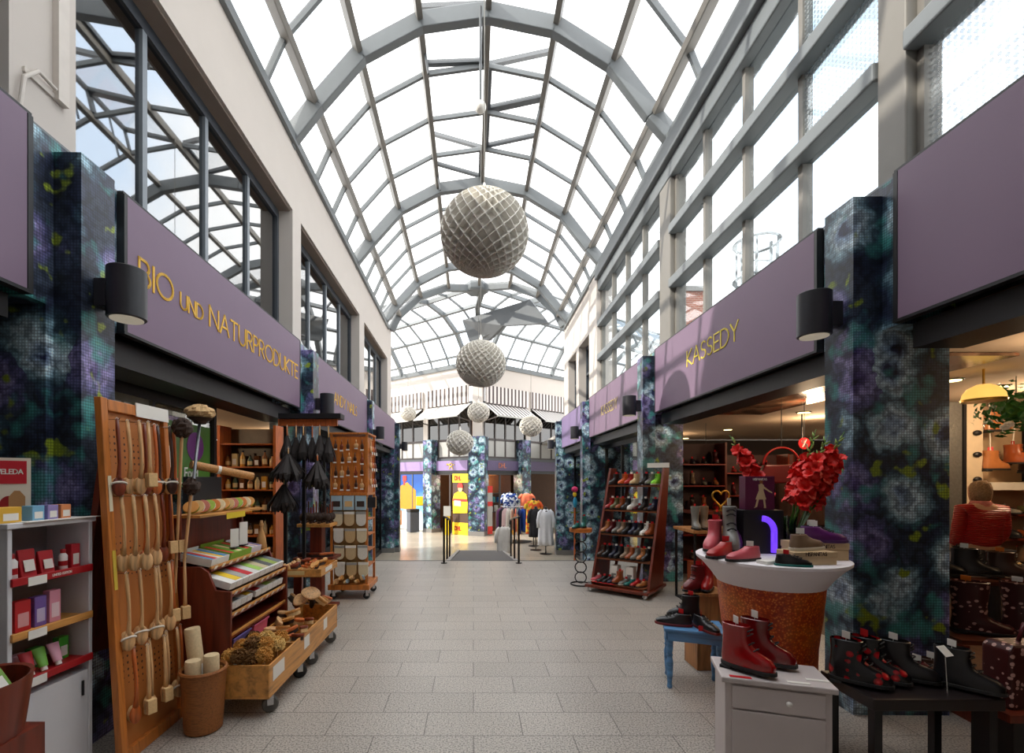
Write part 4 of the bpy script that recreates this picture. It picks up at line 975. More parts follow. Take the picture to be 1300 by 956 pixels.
# low dark wooden tray with packets in the corner
t = thing('wooden_tray', 'dark curved wooden tray of packets in the bottom left corner', 'tray', (-1.90,1.76,.60))
mb = MB(); mb.loft([[(.16*k*math.cos(a)-.02, .2*k*math.sin(a), z) for a in [2*PI*i/26 for i in range(26)]] for z, k in ((0,.9),(.22,1.05),(.225,1.05),(.22,.98),(.03,.86),(.02,.1))]); mb.build('bowl', MAHO, t, smooth=True)
MB().cbox((0,0,-.291), (.26,.32,.58)).build('stand', MAHO, t)
for i, (c, nm_) in enumerate([((186,60,44),'brick red'), ((206,120,90),'terracotta'), ((120,160,70),'leaf green')]):
    item('packet', '%s packet in the dark curved wooden tray' % nm_, 'packet', (-1.94+.045*i,1.68+.07*i,.71+.012*i), (.05,.1,.14), P_('packet '+nm_, c), .2, lab='x', rot=(.2,-.4,.1))
# ---------------------------------------------------------------- leaning pegboard rack with the bath brushes
def B(u, z, off=0.): return Vector((-2.09+.0607*(2.06-z)-.0186*u+off, 2.58+.9*u, z))
LEAN = Vector((.0607,0,-1)).normalized(); BN = Vector((1,.0186,.0607)).normalized()
def peg_mat():
    k = NT('perforated hardboard'); v = k.coord((26,26,26)); w_ = k.add('ShaderNodeTexVoronoi', Scale=1., Randomness=0.); k.link(v, w_.inputs['Vector'])
    k.link(k.mix(k.math('LESS_THAN', w_.outputs['Distance'], .2), lin((190,118,58)), lin((70,40,22))), k.b.inputs['Base Color']); k.b.inputs['Roughness'].default_value = .55; return k.m
R0 = B(0,0); inv = Matrix.Translation(-R0)
t = thing('pegboard_rack', 'leaning honey pine pegboard rack hung with wooden bath brushes', 'display rack', R0)
mb = MB(inv); mb.hexa([B(.05,.04,-.012),B(.6,.04,-.012),B(.6,.04,-.004),B(.05,.04,-.004)], [B(.05,2.0,-.012),B(.6,2.0,-.012),B(.6,2.0,-.004),B(.05,2.0,-.004)]); mb.build('pegboard', peg_mat(), t)
for nm_, (u0,u1,z0,z1) in {'frame_stile':(0,.055,0,2.06), 'frame_stile_':(.595,.645,0,2.0), 'frame_rail':(.056,.594,1.99,2.055), 'frame_rail_':(.056,.594,.0,.07)}.items():
    mb = MB(inv); mb.hexa([B(u0,z0,-.02),B(u1,z0,-.02),B(u1,z0,.02),B(u0,z0,.02)], [B(u0,z1,-.02),B(u1,z1,-.02),B(u1,z1,.02),B(u0,z1,.02)]); mb.build(nm_.strip('_'), PINE, t, bevel=.004)
mb = MB(inv); mb.hexa([(-2.42,2.7,0),(-2.38,2.7,0),(-2.38,3.15,0),(-2.42,3.15,0)], [B(.12,1.9,-.06),B(.12,1.9,-.022),B(.57,1.9,-.022),B(.57,1.9,-.06)]); mb.build('back_stay', MAHO, t)
mb = MB(inv); mb.hexa([B(.3,1.985,.021),B(.645,1.985,.021),B(.645,1.985,.026),B(.3,1.985,.026)], [B(.3,2.07,.021),B(.645,2.07,.021),B(.645,2.07,.026),B(.3,2.07,.026)]); mb.build('header_label', CARD, t)
for z0, z1, c in ((1.42,1.62,(222,210,180)), (.98,1.2,(216,188,70))):
    mb = MB(inv); mb.hexa([B(.015,z0,.021),B(.042,z0,.021),B(.042,z0,.024),B(.015,z0,.024)], [B(.015,z1,.021),B(.042,z1,.021),B(.042,z1,.024),B(.015,z1,.024)]); mb.build('side_label', mat('label %d' % c[2], c, .7), t)
ROWZ = (1.93, 1.49, 1.05, .62)
# brush prototypes hang from z=0 downwards, head faces +x
def brush(kind):
    r = thing('bath_brush' if kind != 'block' else 'scrubbing_brush', 'prototype', 'brush')
    if kind == 'bath':
        mb = MB(); mb.tube([(0,0,.015),(.004,0,-.05),(.012,0,-.15),(.012,0,-.24),(.0,0,-.31),(.0,0,-.33)], [.008,.011,.0095,.009,.013,.016], 8); mb.build('handle', BEECH, r, smooth='all')
        mb = MB(); mb.ball((0,0,-.365), (.014,.036,.055), 14, 8); mb.build('head', BEECH, r, smooth='all')
        mb = MB(); mb.loft([[(x, .034*k*math.cos(a), -.365+.052*k*math.sin(a)) for a in [2*PI*i/16 for i in range(16)]] for x, k in ((-.006,.85),(-.02,1.),(-.034,1.0),(-.037,.85))]); mb.build('bristles', BRIS, r, smooth=True)
        mb = MB(); mb.tube([(.013*math.cos(a)-.0, .038*math.sin(a), -.35+.01*math.cos(a)) for a in [2*PI*i/18 for i in range(19)]], .006, 6); mb.build('strap', STRAP, r)
    elif kind == 'bare':
        mb = MB(); mb.tube([(0,0,.015),(.006,0,-.05),(.018,0,-.16),(.014,0,-.25),(0,0,-.32)], [.009,.012,.010,.010,.015], 8); mb.build('handle', BEECH, r, smooth='all')
        mb = MB(); mb.ball((0,0,-.36), (.013,.033,.052), 14, 8); mb.build('head', BEECH, r, smooth='all')
        mb = MB(); mb.loft([[(-x, .031*k*math.cos(a), -.36+.048*k*math.sin(a)) for a in [2*PI*i/16 for i in range(16)]] for x, k in ((.006,.85),(.02,1.),(.03,1.0),(.034,.8))]); mb.build('bristles', BRIS, r, smooth=True)
    else:
        mb = MB(); mb.tube([(0,0,.015),(.003,0,-.1),(.003,0,-.24),(.0,0,-.29)], [.008,.011,.011,.014], 8); mb.build('handle', BEECH, r, smooth='all')
        mb = MB(); mb.cbox((0,0,-.33), (.024,.055,.085)); mb.build('head', BEECH, r, bevel=.008)
        mb = MB(); mb.cbox((.026,0,-.33), (.028,.05,.08)); mb.build('bristles', BRIS, r, bevel=.004)
    mb = MB(); mb.tube([(0,-.009,.012),(0,0,.024),(0,.009,.012)], .002, 5); mb.build('hanging_cord', STRAP, r)
    return r
protos = {k: brush(k) for k in ('bath','bare','block')}
used = set()
def use(k, mats):
    r = copy_tree(protos[k], mats); used.add(k); return r
WOODS = {'pale beech': BEECH, 'dark cherry': CHERRY, 'dark walnut': DKWD, 'orange pear wood': ORWD}
rows = [  # (u, offset from the board, kind, wood, turn)
 [(.08,.05,'bath','dark cherry',-.5), (.17,.05,'bare','pale beech',-.4), (.2,.1,'bare','pale beech',-.5), (.24,.13,'block','pale beech',-.5), (.33,.05,'bath','dark cherry',-.5), (.40,.07,'bath','orange pear wood',-.4), (.47,.05,'bath','dark walnut',-.5), (.52,.10,'bath','dark walnut',-.4), (.60,.08,'bath','orange pear wood',-.6)],
 [(.09,.04,'bare','pale beech',-.4), (.12,.09,'bare','pale beech',-.5), (.15,.14,'bare','pale beech',-.5), (.28,.05,'bath','orange pear wood',-.5), (.31,.1,'bare','pale beech',-.4), (.39,.05,'bare','orange pear wood',-.5), (.47,.05,'bare','dark cherry',-.5), (.54,.06,'block','dark cherry',-.5), (.6,.09,'block','dark cherry',-.6)],
 [(.08,.05,'bath','pale beech',-.4), (.2,.05,'bath','pale beech',-.5), (.29,.09,'bath','pale beech',-.6), (.38,.05,'bare','pale beech',-.4), (.45,.08,'bare','pale beech',-.5), (.52,.06,'block','orange pear wood',-.5), (.6,.1,'block','pale beech',-.8)],
 [(.1,.05,'bare','orange pear wood',-.4), (.15,.1,'block','pale beech',-.5), (.25,.05,'bare','pale beech',-.5), (.32,.1,'block','pale beech',-.5), (.41,.06,'bare','pale beech',-.5), (.48,.09,'bath','pale beech',-.4), (.56,.07,'block','orange pear wood',-.6)]]
rn = ['top','second','third','bottom']
for ri, row in enumerate(rows):
    for bi, (u, off, kind, wd, tz) in enumerate(row):
        Pb = B(u, ROWZ[ri], off)
        mb = MB(inv); h0 = B(u, ROWZ[ri]+.012, -.002); mb.tube([h0, Pb+Vector((.012,0,.012)), Pb+Vector((.014,0,.022))], .0025, 5); mb.build('hook', CHR, t)
        r = use(kind, {'handle': WOODS[wd], 'head': WOODS[wd]})
        r.location = Pb; r.rotation_euler = (0, -.06, tz); r.scale = (1,1,1.02+.05*((bi*3) % 3))
        tag(r, '%s %s, %s from left, %s pegboard row' % (wd, {'bath':'bath brush with strap','bare':'bath brush','block':'block brush'}[kind], ORD[bi], rn[ri]), 'brush', 'bath brushes hanging on the pegboard')
for o in protos.values():
    for c in children(o): bpy.data.objects.remove(c)
    bpy.data.objects.remove(o)
KIDS.clear()
# loofah rolls in a low basket at the foot of the pegboard
BK = Vector((-1.73,2.98,.30))
t = thing('wicker_basket', 'low round wicker basket of pale rolls at the foot of the pegboard', 'basket', (BK.x,BK.y,0))
mb = MB(); mb.lathe([(.10,.002),(.115,.2),(.125,.38),(.132,.38),(.122,.2),(.11,.01)], seg=28); mb.build('weave', wood('wicker', (150,92,44), .6, 0, 14), t, smooth=True)
mb = MB(); mb.tube([(.13*math.cos(a), .13*math.sin(a), .385) for a in [2*PI*i/28 for i in range(29)]], .012, 6); mb.build('rim', wood('wicker', (150,92,44)), t)
for i, (dx, dy, hh, tl) in enumerate([(-.045,.03,.40,.12), (-.035,-.055,.22,0), (.055,-.01,.24,0)]):
    o = thing('loofah_roll', '%s pale cylindrical roll in the wicker basket' % ['tall leaning','short front','short far'][i], 'loofah', (BK.x+dx,BK.y+dy,.24), 0); o.rotation_euler = (0,-tl,0)
    mb = MB(); mb.lathe([(.044,0),(.047,.01),(.047,hh-.01),(.043,hh)], seg=18); mb.build('roll', mat('pale loofah', (214,190,150), .9, nz=70, amt=.2), o, smooth=True)
    mb = MB(); mb.lathe([(.0478,hh*.2),(.0478,hh*.42)], seg=18); mb.build('paper_band', CARD, o)
# ---------------------------------------------------------------- the soap cart
CY0, CY1 = 3.17, 4.14
t = thing('soap_cart', 'red mahogany stepped soap cart on castors with a pine drawer trough', 'display cart', (-1.7,3.6,0)); CO = Vector((-1.7,3.6,0)); inv = Matrix.Translation(-CO)
prof = [(-2.06,.14),(-1.66,.14),(-1.655,.83),(-1.76,.84),(-1.785,.9),(-1.81,.965),(-1.86,1.0),(-2.06,1.0)]
for y in (CY0, CY1-.02):
    mb = MB(inv); mb.prism(prof, y, y+.022, 'xz'); mb.build('end_panel', MAHO, t, bevel=.003)
MB(inv).box((-2.08,CY0+.02,.14), (-2.06,CY1-.02,1.34)).build('back_panel', MAHO, t)
for x0, x1, z in ((-2.055,-1.80,.965), (-2.055,-1.66,.79), (-2.055,-1.665,.64), (-2.055,-1.665,.50), (-2.055,-1.665,.36)):
    sh = MB(inv).box((x0,CY0+.023,z), (x1,CY1-.022,z+.016)).build('shelf_board', MAHO, t)
    MB(inv).box((x1-.012,CY0+.023,z+.017), (x1,CY1-.022,z+.034)).build('front_lip', PINEL, sh)
    if z > .6:
        for i in range(9):
            y = CY0+.07+.1*i; MB(inv @ Matrix.Translation((x1+.004,y,z+.018)) @ Matrix.Rotation(.5,4,'Y')).box((0,-.018,-.016), (.0015,.018,.016)).build('price_card', CARD, sh)
tp = MB(inv).box((-2.08,3.16,1.335), (-1.86,4.1,1.352)).build('top_shelf', PINEL, t)
MB(inv).box((-1.859,3.5,1.30), (-1.857,3.78,1.345)).build('yellow_label', mat('yellow label', (226,196,40), .6), tp)
for y in (3.195,4.05): MB(inv).box((-2.06,y,1.001), (-2.02,y+.03,1.334)).build('upright', MAHO, t)
TX0, TX1 = -1.70, -1.355
tr = MB(inv); tr.box((TX0,3.08,.14), (TX1,4.62,.158)); tr.box((TX0,3.08,.158), (TX1,3.095,.365)); tr.box((TX1-.015,3.096,.158), (TX1,4.604,.36)); tr.box((TX0,4.605,.158), (TX1,4.62,.36)); tr.box((TX0,4.12,.158),(TX0+.015,4.604,.36)); tr = tr.build('trough', PINEL, t, bevel=.003)
MB(inv).box((TX0+.01,3.56,.159), (TX1-.016,3.572,.35)).build('divider', PINEL, tr)
MB(inv).box((TX0+.01,4.1,.159), (TX1-.016,4.112,.35)).build('divider', PINEL, tr)
for y0, y1 in ((3.14,3.33), (3.72,3.84), (4.2,4.3)): MB(inv).box((TX1+.0008,y0,.235), (TX1+.002,y1,.33)).build('paper_label', CARD, tr)
def castor(loc, parent, r=.055, m_=None):
    c = Vector(loc); w_ = MB(); w_.lathe([(.006,-.016),(r*.85,-.016),(r,-.009),(r,.009),(r*.85,.016),(.006,.016)], seg=18)
    o = w_.build('castor', m_ or mat('grey rubber wheel', (92,90,86), .6), parent, smooth=True); o.location = c; o.rotation_euler = (PI/2,0,.5)
    f = MB(); f.box((-.02,-.028,r*.0), (.02,-.019,.09)); f.box((-.02,.019,0), (.02,.028,.09)); f.box((-.025,-.028,.0901), (.025,.028,.097)); f = f.build('fork', CHR, parent); f.location = (c.x,c.y,c.z); f.rotation_euler = (0,0,.5)
for y in (3.2,3.75,4.02,4.55): castor(Vector((-1.40,y,.056))-CO, t, .055, BLACK if y == 3.75 else None)
for y in (3.2,4.05): castor(Vector((-2.0,y,.056))-CO, t)
# soap on the cart
SOAPC = [('white',(232,230,224)), ('yellow',(240,200,40)), ('grey',(170,168,164)), ('white and red',(200,40,50)), ('pale grey',(214,212,208)), ('light green',(160,200,90)), ('beige',(200,186,150)), ('dark grey',(90,92,92)), ('olive green',(150,170,80)), ('slate',(110,116,118))]
def soap_row(z, xf, y0, y1, n, which, lab, grp, tilt=.28, dep=.2):
    for i in range(n):
        nm_, c = SOAPC[(which+i*1) % len(SOAPC)]; y = y0+(y1-y0)*(i+.5)/n; w_ = (y1-y0)/n*.93
        o = item('soap_carton', '%s soap carton, %s from the near end on %s' % (nm_, ORD[i], lab), 'soap carton', (xf-dep/2-.015,y,z+.03), (dep,w_,.05), P_('soap '+nm_, (226,224,220)), rot=(0,tilt,0), grp=grp, bevel=.002)
        MB().box((-dep*.5,-w_*.49,.0503), (dep*.42,w_*.49,.0512)).build('printed_top', P_('soaptop '+nm_, c), o)
soap_row(.83, -1.665, 3.2, 4.1, 10, 0, "the cart's main step", 'soap cartons on the main step of the cart')
soap_row(.675, -1.67, 3.2, 3.54, 4, 8, "the cart's second step", 'soap cartons on the second step of the cart', .2)
soap_row(.675, -1.67, 3.59, 4.1, 5, 3, "the step behind the divider", 'soap cartons on the second step of the cart', .2)
# flat cartons of soap on the upper step
def soap_tray(loc, sz, nm_, cols_, label, tilt=.2):
    t_ = thing('soap_display_box', label, 'soap display box', loc); t_.rotation_euler = (0,tilt,0)
    mb = MB(); a, b, h = sz; mb.box((-a/2,-b/2,0),(a/2,b/2,.006)); mb.box((-a/2,-b/2,.006),(-a/2+.004,b/2,h*1.3)); mb.box((a/2-.004,-b/2,.006),(a/2,b/2,h)); mb.box((-a/2+.004,-b/2,.006),(a/2-.004,-b/2+.004,h)); mb.box((-a/2+.004,b/2-.004,.006),(a/2-.004,b/2,h)); mb.build('open_box', P_(nm_, cols_[0]), t_)
    for k in range(5):
        y = -b/2+.01+(b-.02)*(k+.5)/5
        MB().box((-a/2+.01,y-(b/12),.007), (a/2-.008,y+(b/12),h*.95)).build('soap_bar', P_('%s bar %d' % (nm_,k % len(cols_)), cols_[1+k % (len(cols_)-1)]), t_, bevel=.004)
soap_tray((-1.93,3.32,1.014), (.24,.23,.055), 'white display box', [(226,226,220),(70,150,200),(214,60,50),(230,224,210),(240,190,60)], 'white open box of soap bars with blue and red tops, near end of the cart')
soap_tray((-1.93,3.62,1.014), (.24,.32,.06), 'green display box', [(130,170,50),(196,60,40),(110,160,50),(230,210,150),(90,150,50)], 'green open box of soap bars in the middle of the upper step')
soap_tray((-1.93,3.89,1.014), (.22,.18,.05), 'lilac display box', [(214,208,222),(110,80,150),(230,226,220),(150,140,180),(226,200,160)], 'white and lilac open box of soap at far end of the upper step')
g = 'cut soap rounds on the top shelf of the cart'
SR = [('amber',(206,140,60)), ('cream',(232,214,170)), ('orange',(216,120,40)), ('lime green',(150,176,50)), ('rose',(200,120,100)), ('sand',(206,170,110))]
for i in range(13):
    nm_, c = SR[(i*5) % 6]; P = Vector((-1.95,3.215+.068*i,1.3985))
    o = thing('soap_round', '%s round of soap, %s from near end of the top shelf' % (nm_, ORD[i]), 'soap', P, .1, g); o.rotation_euler = (.9+.1*(i % 3),0,.3)
    mb = MB(); mb.lathe([(.047,0),(.05,.003),(.05,.019),(.047,.022)], seg=18); mb.build('bar', P_('soapround '+nm_, c), o, smooth=True)
    mb = MB(); mb.lathe([(.0505,.006),(.0505,.016)], seg=18); mb.build('paper_band', CARD if i % 2 else mat('leaf green band', (110,150,50), .6), o)
# bins
for y, c, nm_ in ((3.36,(120,104,170),'lilac'), (3.66,(206,92,122),'pink')):
    o = thing('storage_bin', '%s plastic bin low on the cart behind the trough' % nm_, 'bin', (-1.78,y,.377))
    mb = MB(); mb.loft([[(dx*.11*k, dy*.12*k, z) for dx,dy in ((-1,-1),(1,-1),(1,1),(-1,1))] for z, k in ((0,.9),(.1,1.),(.1,.96),(.008,.86))], caps=True); mb.build('tub', P_('bin '+nm_, c), o)
    mb = MB(); mb.loft([[(dx*.118*k, dy*.128*k, z) for dx,dy in ((-1,-1),(1,-1),(1,1),(-1,1))] for z, k in ((.1,1.),(.11,1.),(.11,.93),(.1,.93),(.1,1.))], caps=False); mb.build('rim', P_('bin '+nm_, c), o)
# cone bottle and card stands on the upper step
o = thing('cone_bottle', 'tan cone shaped bottle standing at far end of the upper step', 'bottle', (-1.85,4.055,1.0)); mb = MB(); mb.lathe([(.042,0),(.046,.01),(.036,.09),(.014,.16),(.014,.19),(.02,.195),(.016,.22)], seg=18); mb.build('flask', mat('tan stoneware', (190,140,84), .6), o, smooth=True); mb = MB(); mb.lathe([(.012,.2205),(.012,.24)], seg=10); mb.build('cork', BEECH, o)
for i, (y, h) in enumerate(((3.62,.14), (3.76,.18))):
    o = thing('card_holder', '%s clear card holder with price sheet on the cart' % ['lower','taller'][i], 'card holder', (-1.86,y,1.075), 0)
    mb = MB(); mb.box((-.002,-.035,0), (.002,.035,h)); mb.build('sheet', CARD, o, rz=-.5); mb = MB(); mb.box((-.02,-.04,-.008), (.02,.04,.0)); mb.build('foot', BLACK, o)
# black display panel and a rolled mat behind the cart
t = thing('black_panel', 'plain black panel standing behind the top shelf of the cart', 'panel', (-2.12,3.62,0))
mb = MB(); mb.box((-.02,-.2,.95), (.02,.26,1.62)); mb.build('board', BLACK, t, bevel=.004); mb = MB(); mb.box((-.025,.0,.0), (.015,.05,.949)); mb.build('post', BLACK, t)
o = thing('rolled_mat', 'rolled tan wooden mat lying across the black panel', 'mat', (-2.1,3.72,1.655)); mb = MB(); mb.tube([(-.1,-.1,.06),(.2,.28,-.03)], .033, 12); mb.build('roll', wood('tan slats', (196,140,80), .6, 1, 14), o, smooth=True); mb = MB(); mb.tube([(.02,.053,.023),(.035,.07,.018)], .035, 12); mb.build('tie', CARD, o)
# round bristle puffs in the near compartment
g = 'round bristle puffs in the near trough'
def puff(P, r, m_, label):
    t_ = thing('bristle_puff', label, 'bristle brush', P, random.random()*6, g)
    mb = MB(); rr = random.Random(int(P.x*1e4)+int(P.y*1e3))
    for k in range(230):
        z = rr.uniform(-.55,1); a = rr.uniform(0,2*PI); s = math.sqrt(1-z*z); d = Vector((s*math.cos(a), s*math.sin(a), z))
        q = d*r*rr.uniform(.93,1.03); e = d.orthogonal().normalized()*r*.07; f = d.cross(e).normalized()*r*.07
        c0 = d*r*.35; a_, b_, c_ = mb.V(c0+e), mb.V(c0-e*.5+f), mb.V(c0-e*.5-f); A, B_, C_ = mb.V(q+e), mb.V(q-e*.5+f), mb.V(q-e*.5-f)
        for f_ in ((a_,b_,B_,A), (b_,c_,C_,B_), (c_,a_,A,C_), (A,B_,C_)): mb.bm.faces.new(f_)
    mb.build('bristles', m_, t_)
    mb = MB(); mb.ball((0,0,0), r*.72, 12, 8); mb.build('core', m_, t_); mb = MB(); mb.tube([(0,0,-r*.5),(0,0,-r*1.5)], r*.16, 8); mb.build('handle', BEECH, t_)
TAN = mat('tan bristle fibre', (206,152,76), .9, nz=40, amt=.3); BRN2 = mat('brown bristle fibre', (120,84,44), .9, nz=40, amt=.3); PALE = mat('pale straw fibre', (226,190,120), .9, nz=40, amt=.25)
pf = [(-1.645,3.15,.365,TAN,'tan'), (-1.575,3.13,.37,BRN2,'brown'), (-1.5,3.145,.36,BRN2,'brown'), (-1.425,3.16,.37,TAN,'tan'), (-1.61,3.235,.4,TAN,'tan'), (-1.53,3.225,.42,BRN2,'brown'), (-1.455,3.245,.41,TAN,'tan'), (-1.41,3.33,.385,PALE,'pale straw'), (-1.57,3.33,.41,TAN,'tan'), (-1.49,3.35,.42,PALE,'pale straw'), (-1.62,3.43,.39,BRN2,'brown'), (-1.43,3.45,.39,TAN,'tan')]
pos = ['front row, far left','front row, second','front row, third','front row, right','middle row, left','middle row, centre','middle row, right','beside the label, right edge','back row, left','back row, centre','rearmost on the left','rearmost on the right']
for i, (x, y, z, m_, nm_) in enumerate(pf): puff(Vector((x,y,z+.03)), .061, m_, '%s bristle puff in the near trough, %s' % (nm_, pos[i]))
# hand brushes piled in the middle compartment, and assorted ones at the far end
def hand_brush(P, rot, L, W, m_, bm_, label, grp, nm_='hand_brush', hh=.018):
    t_ = thing(nm_, label, 'brush', P, 0, grp); t_.rotation_euler = rot
    mb = MB(); mb.loft([[(L/2*k*math.cos(a), W/2*k*math.sin(a)*(1-.12*math.cos(2*a)), z) for a in [2*PI*i/20 for i in range(20)]] for z, k in ((.016,.94),(.02,1.),(.02+hh*.7,1.),(.02+hh,.9))]); mb.build('back', m_, t_, smooth=True)
    mb = MB(); mb.loft([[(L/2*k*math.cos(a)*.93, W/2*k*math.sin(a)*.9, z) for a in [2*PI*i/16 for i in range(16)]] for z, k in ((-.012,.96),(.0155,.98))]); mb.build('bristles', bm_, t_)
g = 'wooden hand brushes piled in the middle trough'
rr = random.Random(5)
WL = [('pale beech',BEECH), ('honey',PINEL), ('orange pear wood',ORWD), ('dark cherry',CHERRY)]
for i in range(14):
    wn, wm = WL[i % 4]; x = -1.63+.085*(i % 4)+rr.uniform(-.01,.01); y = 3.64+.125*(i//4)+rr.uniform(-.02,.02); z = .335+.03*(i//4)+.012*(i % 2)
    hand_brush(Vector((x,y,z)), (rr.uniform(-.3,.3), rr.uniform(-.3,.3), rr.uniform(0,3)), rr.uniform(.1,.14), rr.uniform(.04,.055), wm, BRIS if i % 3 else DKBR, '%s hand brush in the middle trough, row %s, %s from the wall side' % (wn, ['one','two','three','four'][i//4], ORD[i % 4]), g)
g = 'assorted brushes in the far trough'
for i, (x, y, z, L, W, m_, wn, rot) in enumerate([(-1.47,4.2,.56,.17,.11,BEECH,'large oval pale',(.9,.2,.3)), (-1.58,4.2,.5,.15,.09,BEECH,'oval pale',(.8,-.4,1.2)), (-1.42,4.3,.47,.16,.05,PINEL,'long honey',(.5,.7,.9)), (-1.5,4.32,.45,.15,.05,DKWD,'dark walnut',(.3,.9,2.)), (-1.6,4.35,.44,.15,.05,CHERRY,'dark cherry',(.4,-.8,.4)), (-1.43,4.44,.43,.16,.045,PINEL,'honey topped',(.2,.5,1.5)), (-1.53,4.47,.42,.15,.05,DKWD,'black bristled walnut',(.6,.3,.2)), (-1.6,4.5,.42,.13,.05,BEECH,'small pale',(.2,.2,.7)), (-1.44,4.54,.42,.14,.05,ORWD,'orange pear',(.3,.4,1.1)), (-1.66,4.25,.5,.13,.09,BEECH,'round pale',(1.,.2,2.2))]):
    hand_brush(Vector((x,y,z)), rot, L, W, m_, DKBR if i % 2 else BRIS, '%s brush standing in the far end of the trough' % wn, g)
# tray of small brushes beyond the cart
t = thing('tray_stand', 'pine tray of small brushes on a mahogany stand beyond the soap cart', 'tray stand', (-1.56,4.5,0))
inv = Matrix.Translation((1.56,-4.5,0))
mb = MB(inv); mb.box((-1.76,4.18,.72),(-1.37,4.68,.732)); mb.box((-1.76,4.18,.733),(-1.37,4.19,.79)); mb.box((-1.38,4.191,.733),(-1.37,4.68,.79)); mb.box((-1.76,4.191,.733),(-1.75,4.68,.79)); mb.box((-1.749,4.67,.733),(-1.381,4.68,.79)); tr = mb.build('tray', PINEL, t, bevel=.002)
MB(inv).box((-1.70,4.1785,.738), (-1.52,4.1795,.775)).build('lettered_strip', mat('label buff', (222,200,140), .6), tr); MB(inv).box((-1.3695,4.3,.74), (-1.3685,4.5,.78)).build('paper_label', CARD, tr)
MB(inv).box((-1.76,4.66,.0),(-1.72,4.7,.719)).build('post', MAHO, t); MB(inv).box((-1.79,4.625,.37),(-1.71,4.65,.719)).build('bracket', MAHO, t)
g = 'small brushes in the pine tray'
for i in range(16):
    wn, wm = WL[(i*3) % 4]; x = -1.72+.085*(i % 4); y = 4.25+.105*(i//4)
    hand_brush(Vector((x,y,.775+.012*(i % 2))), (rr.uniform(-.4,.4), rr.uniform(-.5,.5), 1.4+rr.uniform(-.4,.4)), .1, .038, wm, DKBR if i % 2 else BRIS, '%s small brush in the pine tray, row %s, %s from the wall' % (wn, ['one','two','three','four'][i//4], ORD[i % 4]), g, 'small_brush')
# ceiling duster on a pole beside the pegboard
t = thing('ceiling_duster', 'woolly beige ceiling duster on a long grey pole beside the pegboard', 'duster', (-2.28,3.55,0))
top = at(254,524,3.55)-Vector((-2.28,3.55,0)); bot = at(241,655,3.4)-Vector((-2.28,3.55,0))
mb = MB(); mb.tube([bot+Vector((-.06,-.05,-1.3)), bot, top+Vector((0,0,-.05))], .011, 10); mb.build('pole', mat('grey tube', (120,122,126), .35, .6), t, smooth='all')
mb = MB(); rd = random.Random(3); mb.ball(top, (.098,.098,.058), 24, 14)
for v in mb.bm.verts: v.co += (v.co-top).normalized()*rd.uniform(-.008,.012)
mb.build('wool_head', mat('beige wool', (206,170,122), .95, nz=60, amt=.3, bump=.6), t)
mb = MB(); mb.lathe([(.04,0),(.05,.02),(.09,.045)], top+Vector((0,0,-.085)), 18); mb.build('collar', DKBR, t)
for i, (px_, py_, r_) in enumerate([(231,543,.06), (243,618,.05)]):
    t = thing('round_broom', 'dark round broom head %s' % ['above the right pegboard edge','at mid height beside the grey pole'][i], 'broom', at(px_,py_,3.08))
    mb = MB(); mb.ball((0,0,0), (r_,r_,r_*1.05), 20, 12)
    for v in mb.bm.verts: v.co += v.co.normalized()*rd.uniform(-.007,.01)
    mb.build('bristle_head', DKBR, t); mb = MB(); mb.tube([(0,0,-r_*.5),(-.06,.02,-.5 if i else -1.1)], .01, 8); mb.build('stick', BEECH, t)
# posters inside the shop window
def wposter(s0, s1, z0, z1, label, m_):
    P = Lw((s0+s1)/2, 2.985, z0); t_ = thing('window_poster', label, 'poster', P, AL)
    MB().box((-.006,-(s1-s0)/2,0), (0,(s1-s0)/2,z1-z0)).build('print', m_, t_); return t_
t = wposter(4.55,5.5,1.52,2.2, 'green poster with a purple disc and the word Food in the brush shop window', mat('green poster print', (74,122,44), .4, nz=3, amt=.5))
MB().prism([(.18+.16*math.cos(a), .44+.16*math.sin(a)) for a in [2*PI*i/24 for i in range(24)]], .001, .004, 'yz').build('purple_disc', P_('purple disc', (110,44,120)), t)
mb = MB(); lettering(mb, 'Food', (.002,.0,.1), (0,1,0), (0,0,1), .1, .018, depth=.003) if False else lettering(mb, 'Foo', (.002,-.02,.1), (0,1,0), (0,0,1), .1, .018, depth=.003); lettering(mb, 'd', (.002,.165,.1), (0,1,0), (0,0,1), .1, .018, depth=.003); mb.build('lettering', CARD, t)
MB().box((.001,-.45,.2), (.004,-.2,.42)).build('white_panel', CARD, t)
t = wposter(3.45,4.45,1.9,2.36, 'dim portrait poster lettered WELEDA at the top of the brush shop window', mat('grey green portrait print', (120,124,104), .4, nz=4, amt=.5))
mb = MB(); lettering(mb, 'WELEDA', (.002,.0,.3), (0,1,0), (0,0,1), .075, .012, depth=.003); mb.build('lettering', mat('faint white letters', (190,194,184), .5), t)
MB().prism([(-.25+.13*math.cos(a), .18+.17*math.sin(a)) for a in [2*PI*i/24 for i in range(24)]], .001, .003, 'yz').build('printed_face', P_('face print', (176,140,112)), t)
